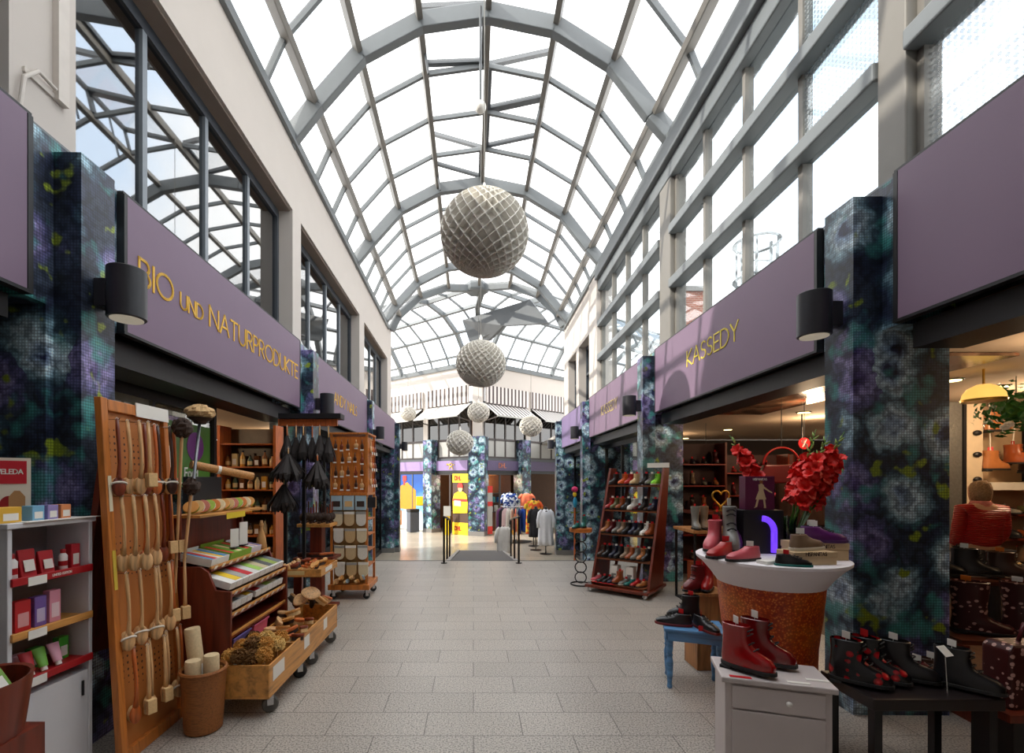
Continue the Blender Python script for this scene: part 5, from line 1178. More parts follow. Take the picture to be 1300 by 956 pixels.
# glazed goods shelf in the shop opening, facing the arcade's near end
GX0, GX1, GY = -3.32, -2.56, 6.02
t = thing('goods_shelf', 'tall wooden goods shelf full of bottles, in the brush shop opening', 'shelf unit', ((GX0+GX1)/2,GY,0)); GO = Vector(((GX0+GX1)/2,GY,0)); inv = Matrix.Translation(-GO)
for x in (GX0, GX1-.035): MB(inv).box((x,GY,0), (x+.035,GY+.3,2.3)).build('post', ORWD, t)
MB(inv).box((GX0+.036,GY+.28,.1), (GX1-.036,GY+.3,2.28)).build('back_panel', mat('mirror brown back', (96,74,50), .3, amt=.3), t)
SZ = (.25,.55,.85,1.15,1.45,1.75)
for z in SZ+(2.05,): MB(inv).box((GX0+.036,GY+.01,z), (GX1-.036,GY+.279,z+.016)).build('shelf_board', ORWD, t)
cc = [('amber',(150,90,30)), ('dark green',(50,70,40)), ('cream',(220,196,140)), ('brown',(96,56,30)), ('clear honey',(206,150,60))]
sn = ['lowest','second','third','fourth','fifth','sixth']
for si, z in enumerate(SZ):
    n = 7
    for i in range(n):
        x = GX0+.09+(GX1-GX0-.18)*i/(n-1); nm_, c = cc[(i*2+si) % 5]; lab = 'from left on the %s shelf in the brush shop opening' % sn[si]
        if (si+i) % 3:
            o = thing('bottle', '%s bottle, %s %s' % (nm_, ORD[i], lab), 'bottle', (x,GY+.1,z+.0165), 0, 'bottles on the goods shelf'); h = .15+.03*(i % 3)
            mb = MB(); mb.lathe([(.028,0),(.032,.006),(.032,h*.6),(.012,h*.78),(.012,h*.9)], seg=12); mb.build('flask', P_('bottle '+nm_, c, .15), o, smooth=True); mb = MB(); mb.lathe([(.014,h*.901),(.014,h)], seg=10); mb.build('cap', BLACK, o)
            mb = MB(); mb.lathe([(.0326,h*.15),(.0326,h*.48)], seg=12); mb.build('paper_label', mat('buff paper label', (226,200,140), .6), o)
        else: item('carton', '%s carton, %s %s' % (nm_, ORD[i], lab), 'carton', (x,GY+.1,z+.0165), (.07,.06,.14+.03*(i % 2)), P_('bottle '+nm_, c), lab='y', grp='cartons on the goods shelf')
# a row of hanging wares on the pole of this shelf
# ---------------------------------------------------------------- feather duster rail
RX0, RX1, RY = -2.18, -1.52, 5.2
t = thing('duster_rail', 'overhead plank rail on black posts, hung with feather dusters', 'hanging rail', (RX0,RY,0)); inv = Matrix.Translation((-RX0,-RY,0))
MB(inv).box((RX0,RY-.02,2.195), (RX1,RY+.02,2.272)).build('plank', ORWD, t, bevel=.004)
MB(inv).box((RX0+.02,RY-.06,2.2725), (RX1+.05,RY+.1,2.33)).build('black_beam', BLACK, t)
for x in (RX0+.03,RX1-.42): MB(inv).box((x,RY+.06,.0), (x+.035,RY+.095,2.2724)).build('post', BLACK, t)
MB(inv).box((RX0+.03,RY-.14,.0), (RX0+.07,RY+.3,.03)).build('foot', BLACK, t); MB(inv).box((RX1-.42,RY-.14,.0), (RX1-.38,RY+.3,.03)).build('foot', BLACK, t)
MB(inv).box((RX0+.066,RY+.065,1.6),(RX1-.421,RY+.09,1.63)).build('lower_bar', BLACK, t)
FEA = mat('black brown feathers', (36,28,26), .7, nz=30, amt=.4)
def duster(P, hl, fl, wd, label, n=70, seed=0):
    t_ = thing('feather_duster', label, 'feather duster', P, seed, 'dark feather dusters on the plank rail'); r2 = random.Random(seed)
    mb = MB(); mb.tube([(0,0,0),(0,0,-hl)], [.007,.009], 8); mb.build('handle', BEECH if seed % 3 else ORWD, t_, smooth='all')
    mb = MB(); mb.tube([(0,-.01,-.005),(0,0,.018),(0,.01,-.005)], .002, 5); mb.build('hanging_loop', STRAP, t_)
    mb = MB()
    for k in range(n):
        a = 2*PI*k/n*3.7; sp = wd*r2.uniform(.15,1.); L = fl*r2.uniform(.75,1.05); d = Vector((math.cos(a), math.sin(a), 0)); s = Vector((-d.y,d.x,0))
        pts = [Vector((0,0,-hl+.03))+d*.01, Vector((0,0,-hl-L*.35))+d*sp*.55, Vector((0,0,-hl-L*.75))+d*sp*1., Vector((0,0,-hl-L))+d*sp*1.05]
        ws = [.005,.016,.019,.005]
        for (p,w0),(q,w1) in zip(zip(pts,ws), zip(pts[1:],ws[1:])):
            mb.hexa([p-s*w0, p+s*w0, p+s*w0+d*.003, p-s*w0+d*.003], [q-s*w1, q+s*w1, q+s*w1+d*.003, q-s*w1+d*.003])
    mb.build('feathers', FEA, t_)
for i in range(6): duster(Vector((RX0+.12+.09*i,RY-.035 if i % 2 else RY-.06,2.185)), .13+.02*(i % 2), .24, .075, 'small dark feather duster, %s from the left on the plank rail' % ORD[i], seed=i)
for i, (px_, py_, wd) in enumerate([(366,583,.2), (403,592,.16), (360,622,.17)]): duster(at(px_,py_-14,5.02), .09, .27, wd, ['broad dark feather duster hanging low in the middle','broad dark feather duster hanging low beside the brush tower','lowest broad dark feather duster, at left below the others'][i], 110, seed=11+i)
# pedestal with dark round brushes under the dusters
PX, PY_ = -1.93, 5.76
t = thing('brush_pedestal', 'dark wooden pedestal with a pale top, under the feather dusters', 'pedestal', (PX,PY_,0))
MB().box((-.2,-.16,1.02), (.2,.16,1.06)).build('top', PINEL, t, bevel=.004); MB().box((-.07,-.07,.03), (.07,.07,1.019)).build('column', MAHO, t); MB().box((-.22,-.2,.001), (.22,.2,.03)).build('foot', MAHO, t); MB().box((-.24,-.18,.62), (.24,.18,.65)).build('middle_shelf', MAHO, t)
g = 'dark round brushes on the pedestal'
for i in range(12):
    x = PX-.15+.1*(i % 4); y = PY_-.1+.1*(i//4); o = thing('round_brush', 'dark round brush on the pedestal top, row %s, %s from left' % (['front','middle','back'][i//4], ORD[i % 4]), 'brush', (x,y,1.061), 0, g)
    mb = MB(); mb.ball((0,0,.075), (.042,.042,.05), 12, 8); mb.build('bristle_head', DKBR, o); mb = MB(); mb.lathe([(.02,0),(.022,.01),(.01,.025)], seg=10); mb.build('knob', DKWD, o); mb = MB(); mb.tube([(0,0,.12),(0,0,.2+.03*(i//4))], .009, 8); mb.build('handle', CHERRY if i % 2 else DKWD, o)
for i, (x, y, wn, m_) in enumerate([(-.12,-.1,'dark walnut',DKWD), (.02,-.08,'dark cherry',CHERRY), (.14,-.09,'orange pear',ORWD)]): hand_brush(Vector((PX+x,PY_+y,.667)), (0,0,.4*i), .2, .05, m_, DKBR, '%s clothes brush on the middle shelf of the dark pedestal' % wn, 'clothes brushes on the pedestal shelf')
# ---------------------------------------------------------------- the brush tower
EX0, EX1, EY0, EY1 = -1.91, -1.41, 6.2, 6.68
def ex(px_): return (px_-601)/F*EY0
def ez(py_): return H+(CY-py_)/F*EY0
EO = Vector(((EX0+EX1)/2,(EY0+EY1)/2,0)); inv = Matrix.Translation(-EO)
t = thing('brush_tower', 'tall square pine tower on castors, brushes above and gloves below', 'display tower', EO)
MB(inv).box((EX0-.02,EY0-.05,.13), (EX1+.03,EY1+.03,.2)).build('base_board', PINE, t, bevel=.006)
for x, y in ((EX0+.04,EY0),(EX1-.02,EY0+.02),(EX0+.04,EY1-.04),(EX1-.02,EY1-.04)): castor(Vector((x,y,.046))-EO, t, .045, BLACK)
for x in (EX0, EX1-.03):
    for y in (EY0, EY1-.03): MB(inv).box((x,y,.2), (x+.03,y+.03,2.2)).build('post', PINE, t)
MB(inv).box((EX0+.031,EY0+.02,1.42), (EX1-.031,EY0+.035,2.17)).build('upper_board', wood('orange board', (206,120,50), .4, 2, 2), t)
MB(inv).box((EX1-.035,EY0+.036,1.42), (EX1-.02,EY1-.03,2.17)).build('upper_side_board', PINE, t)
MB(inv).box((EX0+.031,EY0+.06,.2), (EX1-.031,EY0+.07,1.4)).build('lower_board', mat('kraft board', (176,134,84), .7), t)
MB(inv).box((EX0-.01,EY0-.01,2.2), (EX1+.01,EY1+.01,2.225)).build('top_board', PINE, t, bevel=.003); MB(inv).box((EX0-.0,EY0-.03,1.385), (EX1+.0,EY1,1.42)).build('middle_board', PINE, t, bevel=.003)
for i in range(5): MB(inv).box((EX0+.2,EY0+.08,.42+.21*i), (EX1-.0,EY1-.031,.435+.21*i)).build('side_shelf', PINE, t)
g = 'brushes hooked on the upper board of the tower'
rr = random.Random(9)
for i in range(20):
    c_, r_ = i % 5, i//5; x = EX0+.075+.088*c_+rr.uniform(-.012,.012); z = 2.13-.175*r_; kind = (i*3) % 4; wn, m_ = [('black',DKWD), ('pale beech',BEECH), ('walnut',DKWD), ('cherry',CHERRY)][kind]
    o = thing('hair_brush', '%s hair brush on the tower front, row %s, %s from left' % (wn, ['one','two','three','four'][r_], ORD[c_]), 'brush', (x,EY0-.012,z), 0, g); L = .1+.03*rr.random()
    mb = MB(); mb.tube([(0,0,0),(0,0,-L*.55)], [.006,.009], 8); mb.build('handle', m_, o, smooth='all'); mb = MB(); mb.ball((0,0,-L*.8), (.024+.008*(kind == 1),.013,L*.34), 12, 8); mb.build('head', m_, o, smooth='all'); mb = MB(); mb.box((-.024,-.006,-L*1.26), (.024,-.004,-L*1.1)); mb.build('price_card', CARD, o); mb = MB(); mb.tube([(0,0,.002),(0,.03,.004)], .002, 5); mb.build('hook', CHR, o)
for i in range(9):
    y = EY0+.09+.13*(i % 3); z = 2.08-.22*(i//3); o = thing('bath_sponge', '%s body brush on the tower side facing the arcade, %s row, %s' % (['pale','tan','brown'][i % 3], ['top','middle','low'][i//3], ['near','centre','far'][i % 3]), 'brush', (EX1+.0,y,z), 0, 'brushes on the arcade side of the tower')
    mb = MB(); mb.ball((.022,0,-.08), (.02,.04,.05), 12, 8); mb.build('head', [BEECH,ORWD,CHERRY][i % 3], o, smooth='all'); mb = MB(); mb.tube([(.02,0,-.03),(.02,0,.05)], .008, 8); mb.build('handle', [BEECH,ORWD,CHERRY][i % 3], o); mb = MB(); mb.box((.044,-.03,-.15), (.046,.03,-.11)); mb.build('price_card', CARD, o); mb = MB(); mb.tube([(.02,0,.045),(-.02,0,.05)], .002, 5); mb.build('hook', CHR, o)
LB = mat('pale blue card', (170,196,210), .6)
for i in range(3):
    x = EX0+.09+.16*i; o = thing('glove_pack', 'pale blue glove pack, %s from the left across the tower' % ORD[i], 'pack', (x,EY0-.016,1.19), 0, 'pale blue packs on the tower')
    mb = MB(); mb.box((-.072,-.01,0), (.072,.012,.2)); mb.build('card_pack', LB, o, bevel=.004); mb = MB(); mb.box((-.05,-.013,.045), (.05,-.0105,.12)); mb.build('window', [DKBR,BRIS,DKBR][i], o); mb = MB(); mb.tube([(0,0,.195),(0,.04,.2)], .002, 5); mb.build('hook', CHR, o)
g = 'pale wash gloves hanging on the lower tower'
GL = [('cream',(222,206,172)), ('beige',(200,170,124)), ('white',(230,226,216)), ('sand',(206,180,140))]
for i in range(12):
    c_, r_ = i % 3, i//3; nm_, c = GL[(i*3+r_) % 4]; x = EX0+.1+.155*c_+.01*r_; z = 1.17-.225*r_
    o = thing('wash_glove', '%s wash glove on the lower tower, row %s, %s from left' % (nm_, ['one','two','three','four'][r_], ORD[c_]), 'glove', (x,EY0+.004-.012*(c_ % 2),z), 0, g)
    outl = [(-.065,0),(.065,0),(.066,-.12)]+[(.066*math.cos(a), -.13-.065*math.sin(a)) for a in [PI*k/10 for k in range(11)]]+[(-.066,-.12)]
    mb = MB(); mb.prism(outl, -.012, .012, 'xz'); mb.build('mitt', mat('cloth glove '+nm_, c, .95, nz=90, amt=.2), o, bevel=.006); mb = MB(); mb.box((-.067,-.0145,-.035), (.067,.0145,-.002)); mb.build('cuff', CARD if i % 2 else mat('grey card', (160,160,156), .7), o); mb = MB(); mb.tube([(0,0,-.005),(0,.06,.0)], .002, 5); mb.build('hook', CHR, o)
for i in range(6):
    x = EX0+.07+.07*i; hand_brush(Vector((x,EY0-.015,.235+.05*(i % 2))), (1.2,.2*(i-2),1.57), .13, .05, [BEECH,PINEL,LB][i % 3], BRIS, '%s brush standing at the foot of the tower, %s from left' % (['pale','honey','blue backed'][i % 3], ORD[i]), 'brushes at the foot of the tower')
o = thing('price_slate', 'small dark price slate on the right edge of the tower', 'slate', (EX1+.04,EY0+.02,1.28), .4); mb = MB(); mb.box((-.05,-.006,-.06), (.06,.006,.08)); mb.build('slate', BLACK, o); mb = MB(); mb.box((-.06,-.009,-.07), (-.05,.009,.09)); mb.box((.06,-.009,-.07),(.07,.009,.09)); mb.build('frame', BEECH, o)
# ---------------------------------------------------------------- footwear
LEA = {'black':(26,25,28), 'dark brown':(66,42,30), 'tan':(176,112,64), 'cognac':(150,74,34), 'red':(170,28,28), 'dark red':(110,20,24), 'oxblood':(84,18,24), 'cream':(214,186,140), 'grey':(120,118,112), 'taupe':(136,112,90), 'white':(222,220,214), 'lime green':(140,220,60), 'navy':(30,36,60), 'teal':(24,110,104), 'olive':(94,90,54), 'rose':(206,90,100), 'orange':(214,96,40), 'purple':(96,36,104)}
def leather(n):
    c = LEA[n]; return mat('leather '+n, c, .32, nz=30, amt=.12)
RUB = mat('dark rubber sole', (30,28,28), .6); RUBW = mat('pale rubber sole', (214,206,190), .6); RUBB = mat('brown stacked sole', (96,62,40), .6)
REDTAG = mat('red price tag', (206,24,32), .5); DARKIN = mat('dark shoe lining', (40,32,30), .9)
def outline(xb, xf, hw, n=18, ball=.12):
    m_, h = (xb+xf)/2, (xf-xb)/2; r = []
    for k in range(n):
        a = 2*PI*k/n; c, s = math.cos(a), math.sin(a)
        c2 = math.copysign(abs(c)**.85, c); s2 = math.copysign(abs(s)**.85, s)
        r.append((m_+h*c2, hw*s2*(1+ball*c)))
    return r
BOOT = {  # rings: z, heel x, toe x, half width
 'ankle': [(.012,-.09,.17,.042),(.04,-.094,.172,.046),(.066,-.092,.15,.043),(.085,-.09,.10,.040),(.105,-.088,.066,.038),(.14,-.086,.05,.037),(.175,-.088,.05,.039),(.2,-.09,.052,.041)],
 'low': [(.012,-.09,.17,.040),(.035,-.093,.17,.043),(.052,-.09,.14,.040),(.066,-.086,.075,.034),(.085,-.084,.03,.031),(.092,-.083,.024,.030)],
 'tall': [(.012,-.09,.17,.042),(.04,-.094,.172,.046),(.066,-.092,.15,.043),(.09,-.09,.09,.040),(.12,-.088,.058,.038),(.2,-.09,.056,.042),(.3,-.098,.064,.05),(.35,-.1,.066,.052)],
}
def footwear(kind, name, sole=RUB, laces=True, tag_=True, pull=False):
    r = thing(name, 'prototype', 'footwear'); rings = BOOT[kind]; top = rings[-1]
    L = [[(x,y,z) for x,y in outline(a,b,w)] for z,a,b,w in rings]
    z,a,b,w = top; L += [[(x,y,z+.003) for x,y in outline(a+.005,b-.005,w-.005)], [(x,y,z-.03) for x,y in outline(a+.007,b-.007,w-.007)]]
    mb = MB(); mb.loft(L); mb.build('upper', leather('black'), r, smooth=True)
    mb = MB(); mb.loft([[(x,y,z) for x,y in outline(-.098+o,.178-o,.047-o*.5)] for z,o in ((0,.004),(.003,0),(.016,0),(.018,.003))])
    mb.build('sole', sole, r)
    if kind != 'low': mb = MB(); mb.box((-.092,-.036,-.014),(-.035,.036,-.0005)); mb.build('heel', sole, r, bevel=.004)
    if laces:
        mb = MB()
        for i in range(4 if kind != 'low' else 3):
            if kind == 'low': x, z = .045+.024*i, .086-.010*i
            else: x, z = (.062+.012*(2-i) if i < 3 else .056), .165-.03*i if i < 3 else .185
            if kind != 'low': x = {0:.056,1:.062,2:.084,3:.056}[i]+.002; z = {0:.165,1:.125,2:.1,3:.185}[i]
            mb.tube([(x-.012,-.026,z-.004),(x+.004,-.008,z+.004),(x+.004,.008,z+.004),(x-.012,.026,z-.004)], .0035, 5)
        mb.build('laces', RUB, r)
    if tag_:
        mb = MB(); zt = top[0]; mb.tube([(top[1]+.07,.0,zt-.012),(top[1]+.07,.0,zt+.008)], .0015, 4); mb.cbox((top[1]+.07,0,zt+.022), (.003,.042,.034), Matrix.Rotation(.9,3,'Z')); mb.build('price_tag', REDTAG, r)
    if pull: mb = MB(); zt = top[0]; mb.tube([(top[1]+.004,-.006,zt-.02),(top[1]-.004,-.006,zt+.02),(top[1]-.004,.006,zt+.02),(top[1]+.004,.006,zt-.02)], .003, 5); mb.build('pull_loop', REDTAG, r)
    return r
FW = {'lace': footwear('ankle','ankle_boot'), 'chelsea': footwear('ankle','ankle_boot',laces=False,pull=True), 'shoe': footwear('low','low_shoe'), 'slip': footwear('low','low_shoe',laces=False), 'tall': footwear('tall','tall_boot',laces=False), 'pale': footwear('ankle','ankle_boot',sole=RUBW), 'sneaker': footwear('low','low_shoe',sole=RUBW)}
def shoe(kind, P, rz, m_, label, grp=None, sc=1., rot=None, tagm=None, cat=None, sole=None):
    mats = {'upper': m_ if not isinstance(m_, str) else leather(m_)}
    if tagm: mats['price_tag'] = tagm
    if sole: mats['sole'] = sole; mats['heel'] = sole
    r = copy_tree(FW[kind], mats); place(r, Vector(P)+Vector((0,0,(.0145 if kind not in ('shoe','slip','sneaker') else .0005)*(sc if not hasattr(sc,'__len__') else sc[2]))), rz, sc, rot)
    tag(r, label, cat or ('boot' if kind not in ('shoe','slip','sneaker') else 'shoe'))
    if grp: r['group'] = grp
    elif 'group' in r: del r['group']
    return r
# ---------------------------------------------------------------- the leaning shoe rack
RO = Vector((1.68,6.72,0)); RRZ = math.radians(-39); MRk = Matrix.Translation(RO) @ Matrix.Rotation(RRZ,4,'Z')
WD = .84
t = thing('shoe_rack', 'dark brown wooden shoe rack with five full shelves, on castors', 'shoe rack', RO, RRZ)
side = [(.02,.075),(.62,.075),(.92,1.77),(.7,1.77)]
for x in (0, WD-.035): mb = MB(); mb.prism(side, x, x+.035, 'yz'); mb.build('side_panel', MAHO, t, bevel=.004)
mb = MB(); mb.box((-.03,-.1,.06), (WD+.03,.68,.1)); mb.build('base_board', MAHO, t, bevel=.006)
SHZ = (.135, .46, .80, 1.145, 1.51)
def fy(z): return .02+(z-.075)*.40
for z in SHZ: mb = MB(); y = fy(z); mb.box((.036,y-.06 if z < .2 else y-.02,z-.022), (WD-.036,y+.24,z)); mb.build('shelf_board', wood('brown shelf board', (120,66,38), .4, 0, 3), t)
mb = MB(); mb.box((.1,fy(.2)+.24,.1), (.14,fy(.2)+.27,1.4)) if False else None
for x in (.22,.56): mb = MB(); mb.hexa([(x,.28,.101),(x+.04,.28,.101),(x+.04,.3,.101),(x,.3,.101)], [(x,.88,1.6),(x+.04,.88,1.6),(x+.04,.9,1.6),(x,.9,1.6)]); mb.build('back_slat', MAHO, t)
mb = MB(); mb.box((WD-.25,.70,1.772), (WD+.06,.72,1.84)); mb.build('sign_card', CARD, t)
mb = MB(); mb.box((.05,-.045,.136), (.38,.05,.139)); mb.build('red_mat', REDTAG, t)
for x, y in ((.03,-.06),(WD-.03,-.06),(.03,.62),(WD-.03,.62)): castor((x,y,.031), t, .03, CHR)
SHELVES = [
 [('sneaker','rose',.06),('slip','black',.16),('slip','black',.245),('shoe','navy',.325),('tall','cognac',.40),('sneaker','grey',.50),('shoe','teal',.585),('slip','red',.67),('shoe','tan',.76)],
 [('lace','dark brown',.08),('chelsea','black',.16),('lace','navy',.27),('lace','black',.35),('chelsea','taupe',.45),('chelsea','cognac',.53),('chelsea','grey',.61),('lace','tan',.70),('chelsea','black',.77)],
 [('lace','tan',.08),('chelsea','oxblood',.16),('lace','grey',.26),('chelsea','taupe',.34),('lace','black',.42),('chelsea','navy',.52),('chelsea','black',.60),('pale','white',.70),('lace','cognac',.77)],
 [('lace','red',.09),('chelsea','olive',.17),('lace','cognac',.26),('chelsea','black',.35),('pale','white',.45),('shoe','oxblood',.53),('lace','black',.62),('shoe','dark brown',.70),('chelsea','navy',.77)],
 [('chelsea','black',.09),('lace','orange',.24),('lace','red',.34),('chelsea','cream',.43),('lace','black',.58),('lace','grey',.67),('pale','lime green',.765)]]
sn2 = ['bottom','fourth','third','second','top']
for si, row in enumerate(SHELVES):
    z = SHZ[si]; seen_ = {}
    for bi, (k_, c_, x) in enumerate(row):
        P = MRk @ Vector((.025+.935*x, fy(z)+.10-(.04 if si == 0 else 0), z+.0005)); kk = k_ if k_ != 'tall' else 'chelsea'
        shoe(kk, P, RRZ+math.radians(-112), c_, '%s %s, %s from left on the %s shelf of the shoe rack' % (c_, 'low shoe' if k_ in ('shoe','slip','sneaker') else 'ankle boot', ORD[bi], sn2[si]), 'shoes on the leaning wooden rack', .79, tagm=CARD if (bi+si) % 3 == 0 else None)
for i, (x, y) in enumerate([(.3,.2),(.52,.22)]):
    P = MRk @ Vector((x,y+.02,.101)); item('shoe_carton', 'white shoe carton behind the bottom shelf of the rack, %s' % ['left one','right one'][i], 'carton', P+Vector((0,0,.0)), (.1,.14,.26), CARD, RRZ, lab='y', lm=STONE)
# spiral stand left of the rack
t = thing('spiral_stand', 'slim iron stand of stacked rings left of the shoe rack', 'stand', (1.63,7.06,0))
IRON = mat('wrought iron', (44,42,40), .45, .4)
mb = MB(); mb.tube([(.15*math.cos(a),.15*math.sin(a),.012) for a in [2*PI*i/24 for i in range(25)]], .011, 6); mb.build('foot_ring', IRON, t)
for i in range(5): mb = MB(); mb.tube([(.085*math.cos(a),.02*math.sin(a),.11+.155*i+.078*math.sin(a)) for a in [2*PI*k/24 for k in range(25)]], .009, 6); mb.build('ring', IRON, t, smooth='all')
mb = MB(); mb.lathe([(.15,.80),(.17,.805),(.17,.86),(.15,.862),(.02,.862)], seg=24); mb.build('top_tray', wood('orange tray rim', (190,110,44), .4, 0), t, smooth=True)
shoe('shoe', (1.57,7.03,.864), -2.3, 'teal', 'teal shoe lying left on the slim iron ring stand', 'teal shoes on the iron ring stand', .8)
shoe('lace', (1.68,7.06,.864), -2.0, 'teal', 'teal ankle boot on the slim iron ring stand', 'teal shoes on the iron ring stand', .8)
# pink flower parrot decoration on a tall pole by the pier, further back
P = Vector((2.42,11.1,LOW)); t = thing('flower_pole', 'pole decoration with pink flower head and blue ribbon by the far right pier', 'decoration', P)
mb = MB(); mb.tube([(0,0,0),(0,0,2.2)], .02, 8); mb.build('pole', ORWD, t); mb = MB(); mb.ball((0,0,2.26), (.08,.08,.07), 12, 8); mb.build('pink_head', mat('pink petals', (214,50,110), .7), t); mb = MB(); mb.ball((0,-.03,1.95), (.05,.05,.13), 10, 8); mb.build('blue_ribbon', mat('blue ribbon', (40,150,190), .6), t); mb = MB(); mb.ball((0,0,2.14), (.05,.05,.06), 10, 6); mb.build('yellow_face', POST, t)
# ---------------------------------------------------------------- blue stool with black shoes
SB = Vector((1.71,3.63,0)); SRZ = -.33
t = thing('blue_stool', 'sky blue painted wooden stool with turned legs, holding black shoes', 'stool', SB, SRZ)
BLU = wood('worn sky blue paint', (92,146,196), .5, 0, 3)
mb = MB(); mb.box((-.215,-.17,.44), (.215,.17,.465)); mb.build('seat', BLU, t, bevel=.006)
for nm_, (x0,x1,y0,y1) in {'a':(-.185,.185,-.155,-.135),'b':(-.185,.185,.135,.155),'c':(-.2,-.18,-.134,.134),'d':(.18,.2,-.134,.134)}.items(): mb = MB(); mb.box((x0,y0,.37), (x1,y1,.439)); mb.build('apron', BLU, t)
for x in (-.185,.185):
    for y in (-.14,.14): mb = MB(); mb.lathe([(.014,0),(.02,.012),(.016,.04),(.022,.1),(.026,.2),(.018,.24),(.024,.255),(.018,.27),(.024,.3),(.025,.368)], (x*.93,y*.9,0), 14); mb.build('leg', BLU, t, smooth=True)
for i, (x, y, rz, k_, c_, lb) in enumerate([(-.10,-.06,2.75,'shoe','black','shiny black laced shoe with red sole pointing left on the blue stool'), (.06,-.08,-1.35,'shoe','black','black shoe pointing to the viewer on the blue stool')]):
    P = SB+Matrix.Rotation(SRZ,3,'Z') @ Vector((x,y,.4655)); shoe(k_, P, rz, c_, lb, 'black shoes on the blue stool', 1., sole=mat('dark red sole', (110,16,20), .5))
P = SB+Matrix.Rotation(SRZ,3,'Z') @ Vector((-.02,.1,.4655)); shoe('lace', P, 2.9, 'black', 'tall laced black boot behind, on the blue stool', 'black shoes on the blue stool', .95)
P = SB+Matrix.Rotation(SRZ,3,'Z') @ Vector((.04,-.155,.4655)); tag(MB().cbox((0,0,.02), (.03,.002,.04)).build('price_tag_card', REDTAG, loc=P, rz=-.3), 'small red price tag at the front edge of the blue stool', 'price tag')
# red boots standing behind the stool on a small wooden block
t = thing('wooden_block', 'narrow tan wooden plinth carrying the red laced boot behind the stool', 'plinth', (2.0,4.0,0)); MB().box((-.13,-.12,0),(.13,.12,.62)).build('column', wood('tan plinth', (176,120,70), .5), t, bevel=.005); MB().box((-.15,-.14,.6205),(.15,.14,.65)).build('top', wood('tan plinth', (176,120,70)), t, bevel=.004)
shoe('tall', (2.02,4.0,.6515), -2.2, 'red', 'red high laced boot on the tan wooden plinth behind the blue stool', None, (1,1,.95))
shoe('lace', (1.9,3.95,.6515), -2.6, 'dark red', 'dark red ankle boot on the tan plinth, left of the high red boot')
# ---------------------------------------------------------------- white cabinet with boots in the foreground
KB = Vector((1.56,2.46,0)); KRZ = -.30
t = thing('white_cabinet', 'low white cabinet with a drawer, carrying shiny red boots', 'cabinet', KB, KRZ)
KW = mat('worn white paint', (206,196,194), .5, amt=.06)
MB().box((-.23,-.13,.06), (.24,.13,.555)).build('body', KW, t, bevel=.004); MB().box((-.25,-.15,.5555), (.26,.15,.585)).build('top', KW, t, bevel=.006)
d = MB().box((-.2,-.142,.43), (.21,-.131,.545)).build('drawer', KW, t, bevel=.004); mb = MB(); mb.ball((.05,-.155,.487), .014, 12, 8); mb.build('knob', mat('porcelain knob', (230,226,220), .25), d)
MB().box((-.2,-.142,.1), (.21,-.131,.42)).build('door', KW, t, bevel=.004)
for x in (-.21,.22):
    for y in (-.11,.11): MB().box((x-.02,y-.02,0), (x+.02,y+.02,.059)).build('foot', KW, t)
RKm = Matrix.Translation(KB) @ Matrix.Rotation(KRZ,4,'Z')
PATENT = mat('red patent leather', (150,14,18), .1, nz=20, amt=.15, spec=.8); PATD = mat('dark red patent leather', (110,12,16), .14, nz=20, amt=.15, spec=.8)
def floral_boot():
    k = NT('black leather with red roses'); v = k.coord((26,26,26)); n = k.add('ShaderNodeTexVoronoi', Scale=1.); k.link(v, n.inputs['Vector'])
    sp = k.add('ShaderNodeSeparateColor'); k.link(n.outputs['Color'], sp.inputs[0]); f = k.math('MULTIPLY', k.math('LESS_THAN', n.outputs['Distance'], .52), k.math('GREATER_THAN', sp.outputs[0], .4))
    c = k.mix(f, lin((22,20,24)), k.ramp(n.outputs['Distance'], [(0,(240,60,60)),(.25,(190,16,26)),(.5,(120,10,16))])); k.link(c, k.b.inputs['Base Color']); k.b.inputs['Roughness'].default_value = .25; return k.m
FLB = floral_boot()
g = 'shiny red boots on the white cabinet'
shoe('lace', RKm @ Vector((-.14,-.03,.5855)), -.55+KRZ, PATENT, 'shiny red patent ankle boot at the front left of the white cabinet', g, (.98,1.,1.12), tagm=CARD)
shoe('lace', RKm @ Vector((-.02,.09,.5855)), -.35+KRZ, PATD, 'dark red patent ankle boot behind the front one on the white cabinet', g, (1.,1.,1.15), tagm=CARD)
for i, (x, y, c) in enumerate([(-.16,-.13,REDTAG), (.10,-.12,CARD), (.2,-.06,CARD)]): tag(MB().box((-.05,-.012,0), (.05,.012,.002)).build('price_card', c, loc=RKm @ Vector((x,y,.586)), rz=-.3), '%s price card lying on the front edge of the white cabinet' % ['red striped','pale middle','pale right'][i], 'price card')
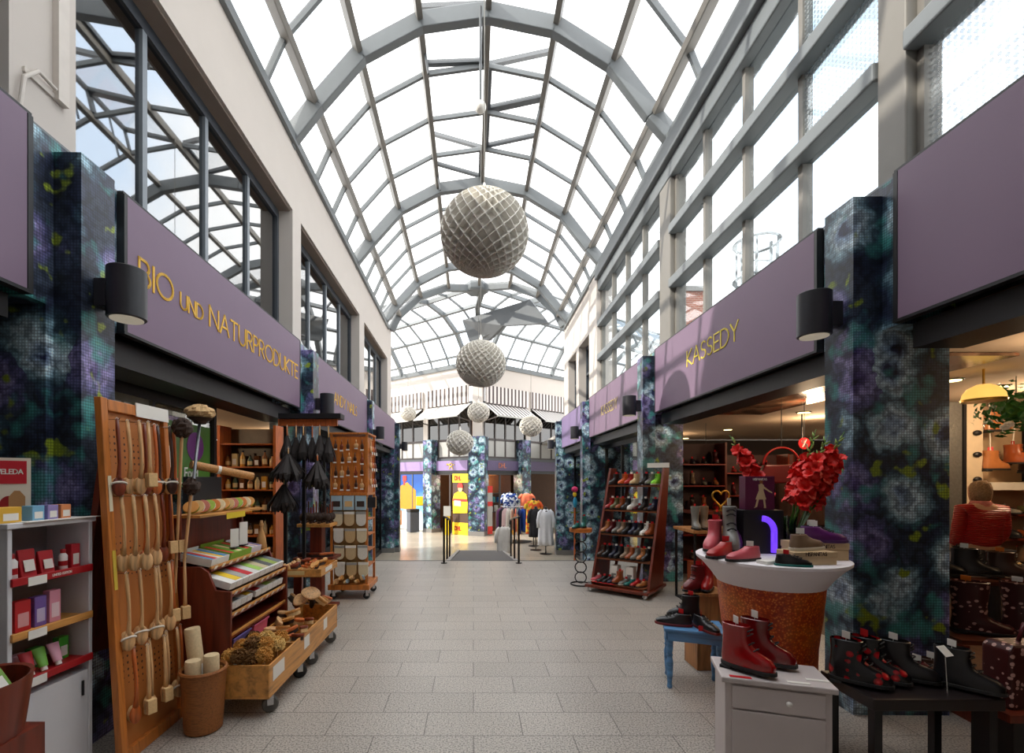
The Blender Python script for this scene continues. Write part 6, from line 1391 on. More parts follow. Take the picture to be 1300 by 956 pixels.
# dark low bench with rose boots right of the cabinet
t = thing('dark_bench', 'dark display bench with rose patterned boots, before the flowered pier', 'bench', (2.2,2.56,0)); MB().box((-.2,-.24,.44), (.46,.12,.5)).build('top', mat('black brown lacquer', (34,26,26), .4), t, bevel=.005)
for x in (-.16,.42):
    for y in (-.2,.08): MB().box((x-.02,y-.02,0), (x+.02,y+.02,.439)).build('leg', BLACK, t)
g = 'black boots with red roses on the dark bench'
shoe('lace', (2.03,2.5,.5005), -.65, FLB, 'black boot with red roses, standing first on the dark bench', g, (1.,1.05,1.1), tagm=CARD)
shoe('lace', (2.17,2.55,.5005), -.75, FLB, 'second black boot with red roses, tucked behind the first one', g, (1.,1.05,1.08))
g = 'dark boots at the foot of the flowered pier'
for i, (x, y, rz, c_) in enumerate([(2.33,2.55,-.6,'black'), (2.46,2.56,-.7,'oxblood'), (2.54,2.44,-.8,'black'), (2.58,2.6,-.5,'dark brown')]): shoe('shoe' if i % 2 else 'lace', (x,y,.5005), rz, c_, '%s %s on the dark bench, %s rightwards from the rose boots' % (c_, 'shoe' if i % 2 else 'boot', ORD[i]), g, 1., tagm=CARD)
t = thing('price_board', 'small tilted white price card at the foot of the flowered pier', 'price card', (2.42,2.36,.5005), .3); mb = MB(); mb.hexa([(-.03,-.001,.2),(.03,-.001,.2),(.03,.001,.2),(-.03,.001,.2)], [(-.03,.039,.24),(.03,.039,.24),(.03,.041,.24),(-.03,.041,.24)]); mb.build('card', CARD, t); mb = MB(); mb.tube([(0,.01,0),(0,.02,.2)], .003, 5); mb.build('wire', CHR, t)
# ---------------------------------------------------------------- round bar table with the orange pot
TB = Vector((1.92,3.02,0)); TT = 1.1
t = thing('bar_table', 'round bar table in white stretch cover over a sparkling orange base', 'table', TB)
SKIRT = mat('white stretch cloth', (246,240,244), .7, amt=.03)
def orange_mat():
    k = NT('sparkling orange print'); v = k.coord(); n = k.add('ShaderNodeTexVoronoi', Scale=70.); k.link(v, n.inputs['Vector']); n2 = k.add('ShaderNodeTexNoise', Scale=5., Detail=3.); k.link(v, n2.inputs['Vector'])
    c = k.ramp(n2.outputs['Fac'], [(.3,(176,44,14)),(.5,(222,92,20)),(.7,(240,140,40))]); k.link(k.mix(.55, c, k.ramp(n.outputs['Distance'], [(.1,(255,190,90)),(.35,(206,80,24)),(.7,(120,30,12))]), 'MIX'), k.b.inputs['Base Color']); k.b.inputs['Roughness'].default_value = .4; return k.m
mb = MB(); mb.lathe([(.25,0),(.255,.3),(.262,.55),(.285,.75),(.305,.96)], seg=48); mb.build('base_drum', orange_mat(), t, smooth=True)
mb = MB(); mb.lathe([(.30,.93),(.31,.945),(.34,.99),(.39,1.05),(.428,1.083),(.43,1.1),(.424,1.104),(.05,1.104)], seg=56); mb.build('cover', SKIRT, t, smooth=True)
def tp(px_, py_, Y): return at(px_,py_,Y)
TZ2 = TT+.0045
# boxes with lettering
BX = mat('beige shoe box', (206,178,138), .6, amt=.03)
def shoebox(P, sz, rz, label, letters, hgt):
    o = MB().box((-sz[0]/2,-sz[1]/2,0), (sz[0]/2,sz[1]/2,sz[2]*.62)).build('shoe_box', BX, loc=P, rz=rz, bevel=.003); tag(o, label, 'shoe box')
    MB().box((-sz[0]/2-.003,-sz[1]/2-.003,sz[2]*.621), (sz[0]/2+.003,sz[1]/2+.003,sz[2])).build('lid', BX, o, bevel=.003)
    mb = MB(); w_ = text_width(letters, hgt); lettering(mb, letters, (-w_/2,-sz[1]/2-.0035,sz[2]*.72), (1,0,0), (0,0,1), hgt, hgt*.16, depth=.001); mb.build('lettering', mat('dark brown ink', (70,50,40), .6), o)
    return o
shoebox((1.97,2.75,TZ2), (.26,.14,.075), .08, 'smaller beige shoe box lettered HISPANITAS at the front of the table', 'HISPANITAS', .02)
shoebox((2.14,2.92,TZ2), (.3,.17,.105), -.04, 'larger beige shoe box lettered HISPANITAS at right on the table', 'HISPANITAS', .02)
shoe('slip', (1.95,2.76,TZ2+.0755), .35, 'taupe', 'grey and violet flat shoe lying on the smaller beige shoe box', None, 1., tagm=CARD, sole=RUBW)
shoe('shoe', (2.12,2.88,TZ2+.1055), -.12, 'purple', 'purple suede laced shoe on the larger beige shoe box, at right', None, 1.02, tagm=CARD, sole=mat('purple sole', (80,40,96), .6))
shoe('shoe', (2.17,2.97,TZ2+.1055), .15, 'navy', 'dark blue laced shoe behind the purple suede shoe', None, 1., tagm=CARD)
shoe('lace', (1.72,3.12,TZ2), -1.9, 'grey', 'tall grey quilted boot standing left of the black arch box', None, (1.,1.,1.45), tagm=CARD)
shoe('lace', (1.79,3.24,TZ2), -1.8, 'purple', 'purple ankle boot half hidden beside the grey quilted boot', None, (1.,1.,1.4))
shoe('shoe', (1.80,2.66,TZ2), -.3, 'black', 'black and teal shoe at the front rim of the white table', None, .7, sole=leather('teal'))
shoe('slip', (1.61,2.98,TZ2), -2.6, 'red', 'red flat shoe at left on the white table', 'red shoes on the white table', 1., tagm=REDTAG)
shoe('chelsea', (1.66,3.2,TZ2), -2.3, 'rose', 'rose red ankle boot behind the red flat shoe', 'red shoes on the white table', 1., tagm=REDTAG)
shoe('slip', (1.68,2.84,TZ2), -2.9, 'rose', 'rose red pump in front on the white table', 'red shoes on the white table', .9, tagm=CARD)
item('folded_card', 'white folded price card on the table, left of the beige boxes', 'card', (1.74,2.74,TZ2), (.12,.07,.02), CARD, .4)
# black display box with violet arch, and the poster on top
AB = Vector((1.93,3.12,TZ2))
t = thing('arch_display', 'black display box with a glowing violet arch, behind the shoe boxes', 'display box', AB, -.05); MB().box((-.13,-.03,0), (.13,.13,.29)).build('box', BLACK, t, bevel=.003)
outer = [(-.03,.0),(-.03,.002)]; pts = [(.065,.01),(.065,.15)]+[(.065-.075+.075*math.cos(a), .15+.085*math.sin(a)) for a in [PI/2*k/8 for k in range(9)]]
mb = MB(); mb.tube([(x,-.036,z) for x,z in pts], .02, 8); mb.build('violet_arch', mat('violet light strip', (110,60,240), .4, emit=1.1), t, smooth='all')
PB = AB+Vector((-.0,.03,.2905))
t = thing('counter_poster', 'purple HISPANITAS poster box of a walking woman, above the violet arch', 'poster', PB, -.05)
MB().box((-.105,-.04,0), (.085,.04,.225)).build('board', mat('plum print', (92,24,62), .45, amt=.12), t, bevel=.002)
mb = MB(); w_ = text_width('HISPANITAS', .014); lettering(mb, 'HISPANITAS', (-w_/2-.01,-.0405,.198), (1,0,0), (0,0,1), .014, .0026, depth=.001); mb.build('lettering', CARD, t)
fig = mat('printed beige dress', (206,180,140), .6)
MB().prism([(-.02,.17),(.0,.178),(.015,.165),(.012,.13),(.03,.07),(-.04,.07),(-.018,.13)], -.0425, -.0405, 'xz').build('printed_figure', fig, t)
mb = MB(); mb.prism([(-.03,.07),(-.018,.07),(-.03,.02),(-.05,.012),(-.042,.024)], -.0425, -.0405, 'xz'); mb.build('printed_leg', fig, t); mb = MB(); mb.prism([(.01,.07),(.022,.07),(.028,.02),(.03,.012),(.014,.012),(.016,.024)], -.0425, -.0405, 'xz'); mb.build('printed_leg', fig, t)
MB().prism([(-.003+.012*math.cos(a), .187+.011*math.sin(a)) for a in [2*PI*i/12 for i in range(12)]], -.0425, -.0405, 'xz').build('printed_head', mat('printed hair', (150,90,50), .6), t); MB().prism([(.012,.16),(.05,.13),(.07,.118),(.068,.112),(.046,.122),(.012,.145)], -.0425, -.0405, 'xz').build('printed_arm', fig, t)
# vase with gladioli
VP = Vector((2.16,3.2,TZ2)); t = thing('glass_vase', 'clear glass vase of water holding the red gladioli on the table', 'vase', VP)
mb = MB(); mb.lathe([(.045,0),(.05,.004),(.055,.2),(.06,.24),(.056,.24),(.051,.2),(.046,.01),(.01,.008)], seg=24); mb.build('vessel', glass('vase glass', .08, (200,225,214)), t, smooth=True)
mb = MB(); mb.lathe([(.044,.012),(.049,.15),(.01,.152)], seg=20); mb.build('water', glass('vase water', .05, (170,205,180)), t, smooth=True)
REDP = mat('red gladiolus petals', (246,40,32), .5, nz=14, amt=.3); GRN = mat('fresh green stem', (84,136,50), .5, amt=.2); LIME = mat('pale bud green', (150,176,90), .5, amt=.2)
def gladiolus(tip, base_, label, n, seed, open_=1., bud=.25):
    r_ = random.Random(seed); b = Vector(base_); tp_ = Vector(tip); t_ = thing('gladiolus_stem', label, 'flower', b, 0, 'red gladioli in the glass vase')
    d = tp_-b; side_ = Vector((d.y,-d.x,0)).normalized() if Vector((d.x,d.y)).length > .01 else Vector((1,0,0)); bend = Vector((0,0,-.06*d.length))
    C_ = lambda s: d*s-bend*math.sin(PI*s)
    mb = MB(); mb.tube([C_(s/10) for s in range(11)], [.007-.0005*s for s in range(11)], 7); mb.build('stem', GRN, t_, smooth='all')
    mb = MB(); mbb = MB()
    for k in range(n):
        s = .42+.54*k/n; c = C_(s); ax = (C_(min(1,s+.05))-c).normalized(); a = k*2.4+seed; perp = ax.orthogonal().normalized(); perp = Matrix.Rotation(a,3,ax) @ perp; o_ = (perp*.8+ax*.6).normalized()
        if k > n*(1-bud):
            p0 = c; p1 = c+o_*.03; mbb.tube([p0, (p0+p1)/2, p1+ax*.012], [.004,.0075,.002], 6); continue
        R_ = .040*open_*(1-.35*k/n); u1 = o_.orthogonal().normalized(); u2 = o_.cross(u1)
        for j in range(6):
            th = 2*PI*j/6+r_.uniform(-.2,.2); e = u1*math.cos(th)+u2*math.sin(th); w_ = o_.cross(e); rows_ = []
            for v, (al, ou, wd) in enumerate([(0,.002,.004),(.4,.25,.5),(.8,.65,.62),(1.0,1.0,.42),(.92,1.25,.1)]):
                m_ = c+o_*R_*al*1.2+e*R_*ou; ru = R_*.14*math.sin(v*2.1+j+k)
                rows_.append([m_-w_*R_*wd+o_*ru, m_+o_*ru*-.4, m_+w_*R_*wd+o_*ru])
            mb.loft(rows_, caps=False, closed=False)
    mb.build('blossoms', REDP, t_, smooth='all'); mbb.build('buds', LIME, t_, smooth='all')
    mb = MB(); q = C_(.1); e = C_(.55)+side_*.05; mb.loft([[q-side_*.01, q+side_*.01], [(q+e)/2-side_*.012+Vector((0,0,.02)), (q+e)/2+side_*.014+Vector((0,0,.02))], [e-side_*.001, e+side_*.001]], caps=False, closed=False); mb.build('leaf', GRN, t_, smooth='all')
V0 = VP+Vector((0,0,.01))
tips = [(at(1072,548,3.1),'rightmost red gladiolus, leaning far out over the flowered pier',19,.30), (at(1052,552,3.05),'red gladiolus with a long bud tip, second from the right',19,.35), (at(1062,590,3.25),'low right red gladiolus in full bloom',17,.05), (at(1036,545,3.15),'tall upright red gladiolus with pale green buds',18,.45), (at(1040,585,3.0),'short red gladiolus at the front of the vase',17,.1), (at(1016,580,3.3),'red gladiolus behind the poster, in the middle',17,.1), (at(926,552,3.35),'leftmost red gladiolus, leaning out behind the purple poster',19,.25), (at(942,575,3.4),'red gladiolus leaning left just behind the purple poster',18,.1), (at(1072,575,3.2),'lower rightmost red gladiolus beside the pier',18,.1)]
for i, (tip, lab, n, bud) in enumerate(tips): gladiolus(tip, V0+Vector((.018*math.cos(i*2.2),.018*math.sin(i*2.2),0)), lab, n, i+1, 1.15, bud)
# ---------------------------------------------------------------- inside the shoe shop, seen past the table
def shelf_unit(P, w, dpt, zs, label, rz=0., m_=MAHO, top=None, back=True):
    t_ = thing('shoe_shelf', label, 'shelf unit', P, rz); h = top or zs[-1]+.35
    for x in (-w/2, w/2-.03): MB().box((x,0,0), (x+.03,dpt,h)).build('side_panel', m_, t_)
    if back: MB().box((-w/2+.031,dpt-.02,0), (w/2-.031,dpt,h)).build('back_panel', mat('dark red back panel', (60,26,26), .6, amt=.2), t_)
    for z in zs: MB().box((-w/2+.031,0,z-.02), (w/2-.031,dpt-.021,z)).build('shelf_board', mat('red shelf board', (150,40,24), .4), t_)  # boards in plain red
    return t_
SU = [((3.62,7.55,0), 1.0, (.3,.7,1.1,1.5,1.85), 'dark shoe shelf with red boards just behind the pier, beyond the shoe rack', 0.), ((5.1,8.6,0), 1.5, (.4,.85,1.3,1.72), 'wide dark shoe shelf in the middle of the shoe shop', 0.), ((6.8,8.8,0), 1.5, (.4,.85,1.3,1.72), 'dark shoe shelf deep in the shop, behind the gladioli', 0.)]
pal = ['black','dark brown','oxblood','cognac','taupe','red','grey','navy','tan']
for ui, (P, w, zs, lab, rz) in enumerate(SU):
    shelf_unit(Vector(P), w, .34, zs, lab)
    short = ['behind the pier','amid the shop','deep in the shop'][ui]
    for si, z in enumerate(zs):
        n = 5 if w < 1.2 else 7
        for i in range(n):
            c_ = pal[(i*2+si*3+ui) % 9]; k_ = ['lace','chelsea','shoe','slip'][(i+si+ui) % 4]; x = P[0]-w/2+.12+(w-.24)*i/(n-1)
            shoe(k_, (x,P[1]+.14,z+.0005), -1.9, c_, '%s %s, %s from left, %s shelf of the unit %s' % (c_, 'shoe' if k_ in ('shoe','slip') else 'boot', ORD[i], ['lowest','second','third','fourth','fifth'][si], short), 'shoes on the shop shelves', .95, tagm=REDTAG)
# table with tall boots
t = thing('boot_table', 'black framed wooden table with boots, inside behind the bar table', 'table', (3.2,6.1,0)); MB().box((-.45,-.3,.92), (.55,.3,.96)).build('top', wood('tan plinth', (176,120,70)), t, bevel=.004)
for x in (-.43,.51):
    for y in (-.28,.26): MB().box((x,y,0.021), (x+.025,y+.025,.919)).build('leg', BLACK, t)
MB().box((-.43,-.28,.0), (.535,.285,.02)).build('foot_frame', BLACK, t); MB().box((-.3,-.2,.03), (.1,.2,.5)).build('wooden_crate', wood('orange crate', (150,70,34), .6), t)
g = 'boots on the black framed table'
for i, (x, c_, k_) in enumerate([(2.84,'grey','tall'),(2.97,'taupe','tall'),(3.12,'dark brown','lace'),(3.28,'oxblood','chelsea'),(3.44,'black','lace'),(3.62,'dark red','lace')]):
    shoe(k_, (x,5.95+.03*(i % 2),.9605), -1.8-.1*i, c_, '%s boot on the black framed table, %s from left' % (c_, ORD[i]), g, (.95,1,.8 if k_ == 'tall' else 1.), tagm=REDTAG)
# gold heart, picture board, handbag, sale sign
P = at(915,632,6.75); GOLD = mat('gold metal', (206,160,70), .3, .9)
t = thing('gold_heart', 'gold wire heart ornament on a stand inside the shoe shop', 'ornament', (P.x,P.y,P.z-.13)); mb = MB(); mb.tube([(.0085*16*math.sin(a)**3*.9, 0, .13+.0085*(13*math.cos(a)-5*math.cos(2*a)-2*math.cos(3*a)-math.cos(4*a))) for a in [2*PI*i/36 for i in range(37)]], .014, 8); mb.build('heart', GOLD, t, smooth='all'); mb = MB(); mb.tube([(0,0,-.05),(0,0,.0)], .012, 8); mb.box((-.08,-.05,-.06),(.08,.05,-.045)); mb.build('stand', GOLD, t)
t2 = thing('ornament_shelf', 'dark wall shelf under the gold heart in the shoe shop', 'shelf', (P.x,P.y+.1,P.z-.215)); MB().box((-.4,-.2,-.02), (.5,.2,.02)).build('board', MAHO, t2); MB().box((-.03,.1,-(P.z-.215)), (.03,.16,-.021)).build('post', BLACK, t2)
t = thing('picture_board', 'amber picture board above the shelves in the shoe shop', 'picture', at(896,600,8.4)); MB().box((-.3,-.01,-.25), (.3,.01,.25)).build('board', mat('amber picture', (196,150,80), .5, nz=5, amt=.35), t); mb = MB(); mb.tube([(0,.0,.25),(0,0,2.61-t.location.z)], .005, 5); mb.build('hanging_wire', BLACK, t)
P = at(992,590,6.5); t = thing('handbag', 'dark red handbag with round handle hanging inside behind the gladioli', 'handbag', P, -.2)
mb = MB(); mb.loft([[(x*.27*k,y*.07,z) for x,y in ((-1,-1),(1,-1),(1,1),(-1,1))] for z,k in ((-.26,1.05),(-.1,1.),(0,.85))]); mb.build('body', leather('dark red'), t, bevel=.02); mb = MB(); mb.tube([(.23*math.cos(a),0,.0+.24*math.sin(a)) for a in [PI*i/16 for i in range(17)]], .014, 8); mb.build('handle', leather('red'), t, smooth='all'); mb = MB(); mb.tube([(0,0,.24),(0,0,2.6-P.z)], .006, 5); mb.build('hanging_cord', BLACK, t)
t = thing('sale_disc', 'red sale disc with a white percent sign hanging in the shoe shop', 'sign', at(1021,563,6.)); mb = MB(); mb.lathe([(.075,-.004),(.075,.004)], seg=28); o = mb.build('disc', REDTAG, t); o.rotation_euler = (PI/2,0,0); mb = MB(); lettering(mb, '%', (-.036,-.0045,-.045), (1,0,0), (0,0,1), .09, .012, depth=.003); mb.build('lettering', CARD, t); mb = MB(); mb.tube([(0,0,.075),(0,0,2.615-t.location.z)], .004, 5); mb.build('wire', BLACK, t)
P = at(1018,600,7.2); t = thing('brown_screen', 'row of dark coats hanging deep in the shoe shop, right of the handbag', 'coats', P)
mb = MB(); garment(mb, .8, .8, thick=.2); mb.build('cloth', mat('dark brown cloth', (70,46,36), .9), t); mb = MB(); mb.tube([(-.4,0,.0),(.4,0,.0)], .015, 6); mb.tube([(0,0,0),(0,0,2.615-P.z)], .01, 6); mb.build('rod', BLACK, t)
# ceiling lights in the shoe shop
g = 'round ceiling lights in the shoe shop'
DL = mat('warm light disc', (255,226,150), .3, emit=6.)
for i, (px_, py_, Y, lab) in enumerate([(924,545,5.6,'over the shelves left of the gladioli'), (1020,523,5.,'above the gladioli'), (1268,490,4.6,'above the woman in red'), (1208,482,4.2,'beside the flowered pier at right'), (870,556,8.,'far in the shop above the rack')]):
    q = at(px_,py_,Y); s_ = 1.02/(q.z-H) if q.z > H+.1 else 1; x, y = q.x*s_, Y*s_; t = thing('ceiling_light', 'round warm ceiling light %s' % lab, 'ceiling light', (x,y,2.62), 0, g); mb = MB(); mb.lathe([(.09,-.012),(.1,-.001)], seg=20); mb.build('trim_ring', CHR, t, smooth=True); mb = MB(); mb.lathe([(.075,-.016),(.075,-.0125)], seg=20); mb.build('lens', DL, t)
# ---------------------------------------------------------------- right-hand opening: panels, lamp, boots on ropes, plant
t = thing('silver_panel', 'silver hammered wall panel inside, just past the flowered pier', 'wall panel', (6.05,6.02,0)); MB().box((-.15,0,0), (.28,.05,2.6)).build('sheet', mat('hammered silver', (150,150,146), .35, .7, nz=30, amt=.25, bump=.5), t); MB().box((.282,-.02,0),(.32,.05,2.6)).build('edge_post', BLACK, t)
t = thing('spotlight_board', 'narrow cream panel with dark round spotlights, behind the woman in red', 'wall panel', (6.49,6.02,0)); MB().box((-.11,0,0), (.11,.05,2.6)).build('sheet', mat('cream lit panel', (226,206,176), .6), t)
for z in (1.35,1.6,1.92,2.2): mb = MB(); mb.ball((0.02,-.02,z), (.05,.03,.035), 12, 8); mb.build('spotlight', BLACK, t)
t = thing('yellow_lamp', 'half dome lamp glowing yellow under the ceiling, beside the hanging plant', 'lamp', (4.72,4.3,2.34)); mb = MB(); mb.lathe([(.15,0),(.142,.05),(.11,.1),(.05,.135),(.01,.14)], seg=28); mb.build('lamp_shade', mat('glowing amber shade', (236,190,96), .4, emit=1.1), t, smooth=True); mb = MB(); mb.lathe([(.152,-.02),(.157,0),(.14,0)], seg=28); mb.build('rim', GOLD, t); mb = MB(); mb.tube([(0,0,.14),(0,0,.28)], .01, 6); mb.build('stem', GOLD, t)
t = thing('niche_shelf', 'cream wall niche with a white ledge behind the woman in red', 'shelf unit', (7.2,6.1,0)); MB().box((-.58,.3,0), (1.2,.36,2.6)).build('back_panel', mat('cream niche wall', (206,176,140), .7), t); MB().box((-.58,-.1,1.46), (1.2,.299,1.56)).build('ledge', mat('white ledge', (232,224,210), .5), t); MB().box((.35,.28,1.57), (1.1,.299,2.5)).build('dark_panel', BLACK, t)
for z in (.45,.8,1.12): MB().box((-.58,-.05,z), (1.2,.299,z+.03)).build('shelf_board', MAHO, t)
g = 'tan boots hung on ropes in the niche'
for i, (x, z) in enumerate([(6.72,2.2),(6.70,1.7),(7.0,1.78),(7.2,1.68)]):
    c_ = ['tan','tan','cognac','dark brown'][i]; r_ = shoe('lace', (x,6.0,z), 0 if i < 2 else -1.2, c_, '%s boot hung on a rope in the niche, %s' % (c_, ['uppermost','below the uppermost','in the middle right','at far right'][i]), g, 1.25)
    mb = MB(); mb.tube([(-.02,.0,.2),(.0,.03,.2+(2.62-z)/1.25-.22)], .006, 5); mb.build('rope', STRAP, r_)
g = 'shoes on the niche shelves'
for si, z in enumerate((.48,.83,1.15)):
    for i in range(6):
        c_ = ['olive','cream','taupe','black','cognac','grey'][(i+2*si) % 6]; shoe(['shoe','slip','chelsea'][(i+si) % 3], (6.75+.26*i,6.12,z+.0005), -1.5, c_, '%s shoe on the %s niche shelf, %s from left' % (c_, ['lowest','middle','upper'][si], ORD[i]), g, 1., tagm=CARD)
P = at(1290,520,4.6); t = thing('hanging_plant', 'hanging green plant with white flowers under the shop ceiling', 'plant', P); r_ = random.Random(4)
LEAF = mat('glossy green leaves', (44,104,40), .4, nz=10, amt=.35); mb = MB()
for k in range(330):
    d = Vector((r_.gauss(0,1), r_.gauss(0,1), r_.gauss(0,.8))).normalized(); c = d*Vector((1,1,1)).length/1.732*r_.uniform(.12,.32); c = Vector((c.x*1.1,c.y*.9,c.z*.95)); a = d.orthogonal().normalized(); a = Matrix.Rotation(r_.uniform(0,6.28),3,d) @ a; b = d.cross(a); L = r_.uniform(.05,.08); W = L*.4; cup = d*.012
    v = [mb.V(c), mb.V(c+a*L*.5+b*W+cup), mb.V(c+a*L), mb.V(c+a*L*.5-b*W+cup), mb.V(c+a*L*.5)]
    mb.bm.faces.new((v[0],v[1],v[4])); mb.bm.faces.new((v[1],v[2],v[4])); mb.bm.faces.new((v[2],v[3],v[4])); mb.bm.faces.new((v[3],v[0],v[4]))
mb.build('foliage', LEAF, t); mb = MB()
for k in range(9):
    d = Vector((r_.gauss(0,1), -abs(r_.gauss(0,1)), r_.gauss(0,.8))).normalized()*.3
    for j in range(6): e = Matrix.Rotation(j*PI/3,3,d.normalized()) @ d.orthogonal().normalized(); mb.ball(d+e*.02, (.02,.02,.015), 6, 4)
mb.build('white_flowers', mat('white blossom', (240,236,226), .6), t); mb = MB(); mb.tube([(0,0,.1),(0,0,2.62-P.z)], .008, 5); mb.build('hanging_cord', STRAP, t); mb = MB(); mb.lathe([(.03,-.1),(.1,-.05),(.12,.05)], seg=14); mb.build('pot', GRN, t)
# ---------------------------------------------------------------- people
SKIN = mat('skin', (206,160,130), .55, amt=.04)
def skinned(name, verts, edges, radii, m_, parent, sub=2):
    me = bpy.data.meshes.new(name); me.from_pydata(verts, edges, []); o = bpy.data.objects.new(name, me); COL.objects.link(o); me.materials.append(m_)
    s = o.modifiers.new('skin', 'SKIN'); s.use_smooth_shade = True
    for i, r_ in enumerate(radii):
        v = me.skin_vertices[0].data[i]; v.radius = r_ if hasattr(r_,'__len__') else (r_,r_); v.use_root = (i == 0)
    ss = o.modifiers.new('subdivision', 'SUBSURF'); ss.levels = sub; ss.render_levels = sub
    if parent: o.parent = parent
    return o
def quilt(name, c, pitch=26.):
    k = NT(name); v = k.coord(); sp = k.add('ShaderNodeSeparateXYZ'); k.link(v, sp.inputs[0]); w_ = k.math('SINE', k.math('MULTIPLY', sp.outputs[2], pitch*2*PI/1.)); n = k.add('ShaderNodeTexNoise', Scale=14.); k.link(v, n.inputs['Vector'])
    c0 = lin(c); k.link(k.mix(n.outputs['Fac'], tuple(x*.75 for x in c0[:3])+(1,), c0), k.b.inputs['Base Color']); b = k.add('ShaderNodeBump', Strength=.9, Distance=.02); k.link(k.math('POWER', k.math('ABSOLUTE', w_), .5), b.inputs['Height']); k.link(b.outputs['Normal'], k.b.inputs['Normal']); k.b.inputs['Roughness'].default_value = .4; return k.m
def person(P, rz, label, jacket, trousers, hair, Ht=1.63, scarf=None, arm=(0,0)):
    """standing figure facing +y; jacket, trousers, shoes and hair are its clothing"""
    t_ = thing('person', label, 'person', P, rz); k = Ht/1.65
    S = lambda *p: tuple(q*k for q in p)
    body_v = [S(0,0,.92),S(0,.0,1.08),S(0,-.01,1.24),S(0,-.01,1.36),S(0,.005,1.43),S(0,.02,1.50),S(.17,-.01,1.35),S(.195,.0,1.10),S(.18,.14,.95),S(-.17,-.01,1.35),S(-.195,0,1.10),S(-.18,.1,.95),S(.09,0,.86),S(.1,.02,.48),S(.1,-.02,.09),S(.1,.13,.035),S(-.09,0,.86),S(-.1,.02,.48),S(-.1,-.02,.09),S(-.1,.13,.035)]
    e = [(0,1),(1,2),(2,3),(3,4),(4,5),(3,6),(6,7),(7,8),(3,9),(9,10),(10,11),(0,12),(12,13),(13,14),(14,15),(0,16),(16,17),(17,18),(18,19)]
    r_ = [(.15,.11),(.14,.10),(.16,.11),(.13,.09),(.055,.055),(.05,.05),.05,.042,.03,.05,.042,.03,.085,.06,.04,.035,.085,.06,.04,.035]
    skinned('body', body_v, e, [x if hasattr(x,'__len__') else (x*k,x*k) for x in r_], SKIN, t_)
    h = S(0,.03,1.535); mb = MB(); K = 18
    prof = [(-.115,.03,.035,.03),(-.10,.045,.05,.025),(-.07,.058,.068,.015),(-.03,.068,.083,.005),(.01,.074,.09,0),(.05,.074,.092,-.004),(.085,.062,.078,-.006),(.108,.035,.045,-.006),(.115,.006,.008,-.006)]
    mb.loft([[(h[0]+a*math.cos(2*PI*i/K), h[1]+oy+b*math.sin(2*PI*i/K), h[2]+z) for i in range(K)] for z,a,b,oy in prof]); mb.ball((h[0],h[1]+.097,h[2]-.02), (.013,.02,.022), 8, 6)
    for s in (-1,1): mb.ball((h[0]+s*.075,h[1]-.005,h[2]-.005), (.01,.02,.03), 8, 6)
    mb.build('head', SKIN, t_, smooth='all')
    mb = MB()
    for s in (-1,1): mb.ball((h[0]+s*.03,h[1]+.082,h[2]+.012), (.012,.007,.008), 8, 6)
    mb.build('eyes', BLACK, t_); MB().cbox((h[0],h[1]+.082,h[2]-.062), (.04,.008,.01)).build('mouth', mat('lips', (160,80,76), .5), t_)
    mb = MB(); rh = random.Random(2)
    mb.loft([[(h[0]+a*math.cos(2*PI*i/K), h[1]-.018+b*math.sin(2*PI*i/K)*(1 if math.sin(2*PI*i/K) < 0 else .62), h[2]+z) for i in range(K)] for z,a,b in ((-.085,.06,.08),(-.06,.075,.092),(-.01,.086,.102),(.05,.088,.104),(.095,.072,.09),(.12,.04,.055),(.128,.006,.01))])
    for v in mb.bm.verts: v.co += Vector((rh.uniform(-.004,.004),rh.uniform(-.004,.004),rh.uniform(-.004,.004)))
    mb.build('hair', hair, t_, smooth='all')
    jv = body_v[:4]+[S(0,.0,1.43)]+body_v[6:12]; jv[8-0] = jv[8]; je = [(0,1),(1,2),(2,3),(3,4),(3,5),(5,6),(6,7),(3,8),(8,9),(9,10)]
    skinned('jacket', jv, je, [(.2*k,.145*k),(.185*k,.135*k),(.19*k,.14*k),(.15*k,.11*k),(.075,.075),(.075,.075),(.066,.066),(.05,.05),(.075,.075),(.066,.066),(.05,.05)], jacket, t_)
    tv = [body_v[0]]+body_v[12:15]+body_v[16:19]; skinned('trousers', tv, [(0,1),(1,2),(2,3),(0,4),(4,5),(5,6)], [(.165,.12),(.1,.1),(.075,.075),(.06,.06),(.1,.1),(.075,.075),(.06,.06)], trousers, t_)
    for s in (-1,1):
        mb = MB(); mb.loft([[(x*.0+y+s*.1*k, x-.04, z) for x,y in outline(-.08,.17,.045)] for z in (0,.02)] + [[(y*.9+s*.1*k, x-.04, .06) for x,y in outline(-.075,.12,.045)], [(y*.8+s*.1*k, x-.04, .1) for x,y in outline(-.07,.03,.045)]]); mb.build('shoe', leather('black'), t_, smooth=True)
        w_ = Vector(body_v[8 if s > 0 else 11]); mb = MB(); mb.ball(w_+Vector((0,.045,-.02)), (.018,.045,.04), 10, 8); mb.build('palm', SKIN, t_, smooth='all')
        for f in range(4): b = w_+Vector((-.02*s*0,.075+.0*f,-.045+.02*f)); L = (.055,.068,.072,.064)[f]; mb = MB(); mb.tube([b, b+Vector((-.006*s,L*.5,-.006)), b+Vector((-.02*s,L*.85,-.018))], [.0088,.008,.006], 7); mb.build('finger', SKIN, t_, smooth='all')
        b = w_+Vector((-.016*s,.035,.01)); mb = MB(); mb.tube([b, b+Vector((-.02*s,.025,.018)), b+Vector((-.026*s,.05,.02))], [.011,.0095,.007], 7); mb.build('thumb', SKIN, t_, smooth='all')
    if scarf: mb = MB(); mb.lathe([(.075,1.36*k),(.088,1.39*k),(.085,1.43*k),(.07,1.45*k)], (0,.0,0), 18); mb.build('scarf', scarf, t_, smooth=True)
    return t_
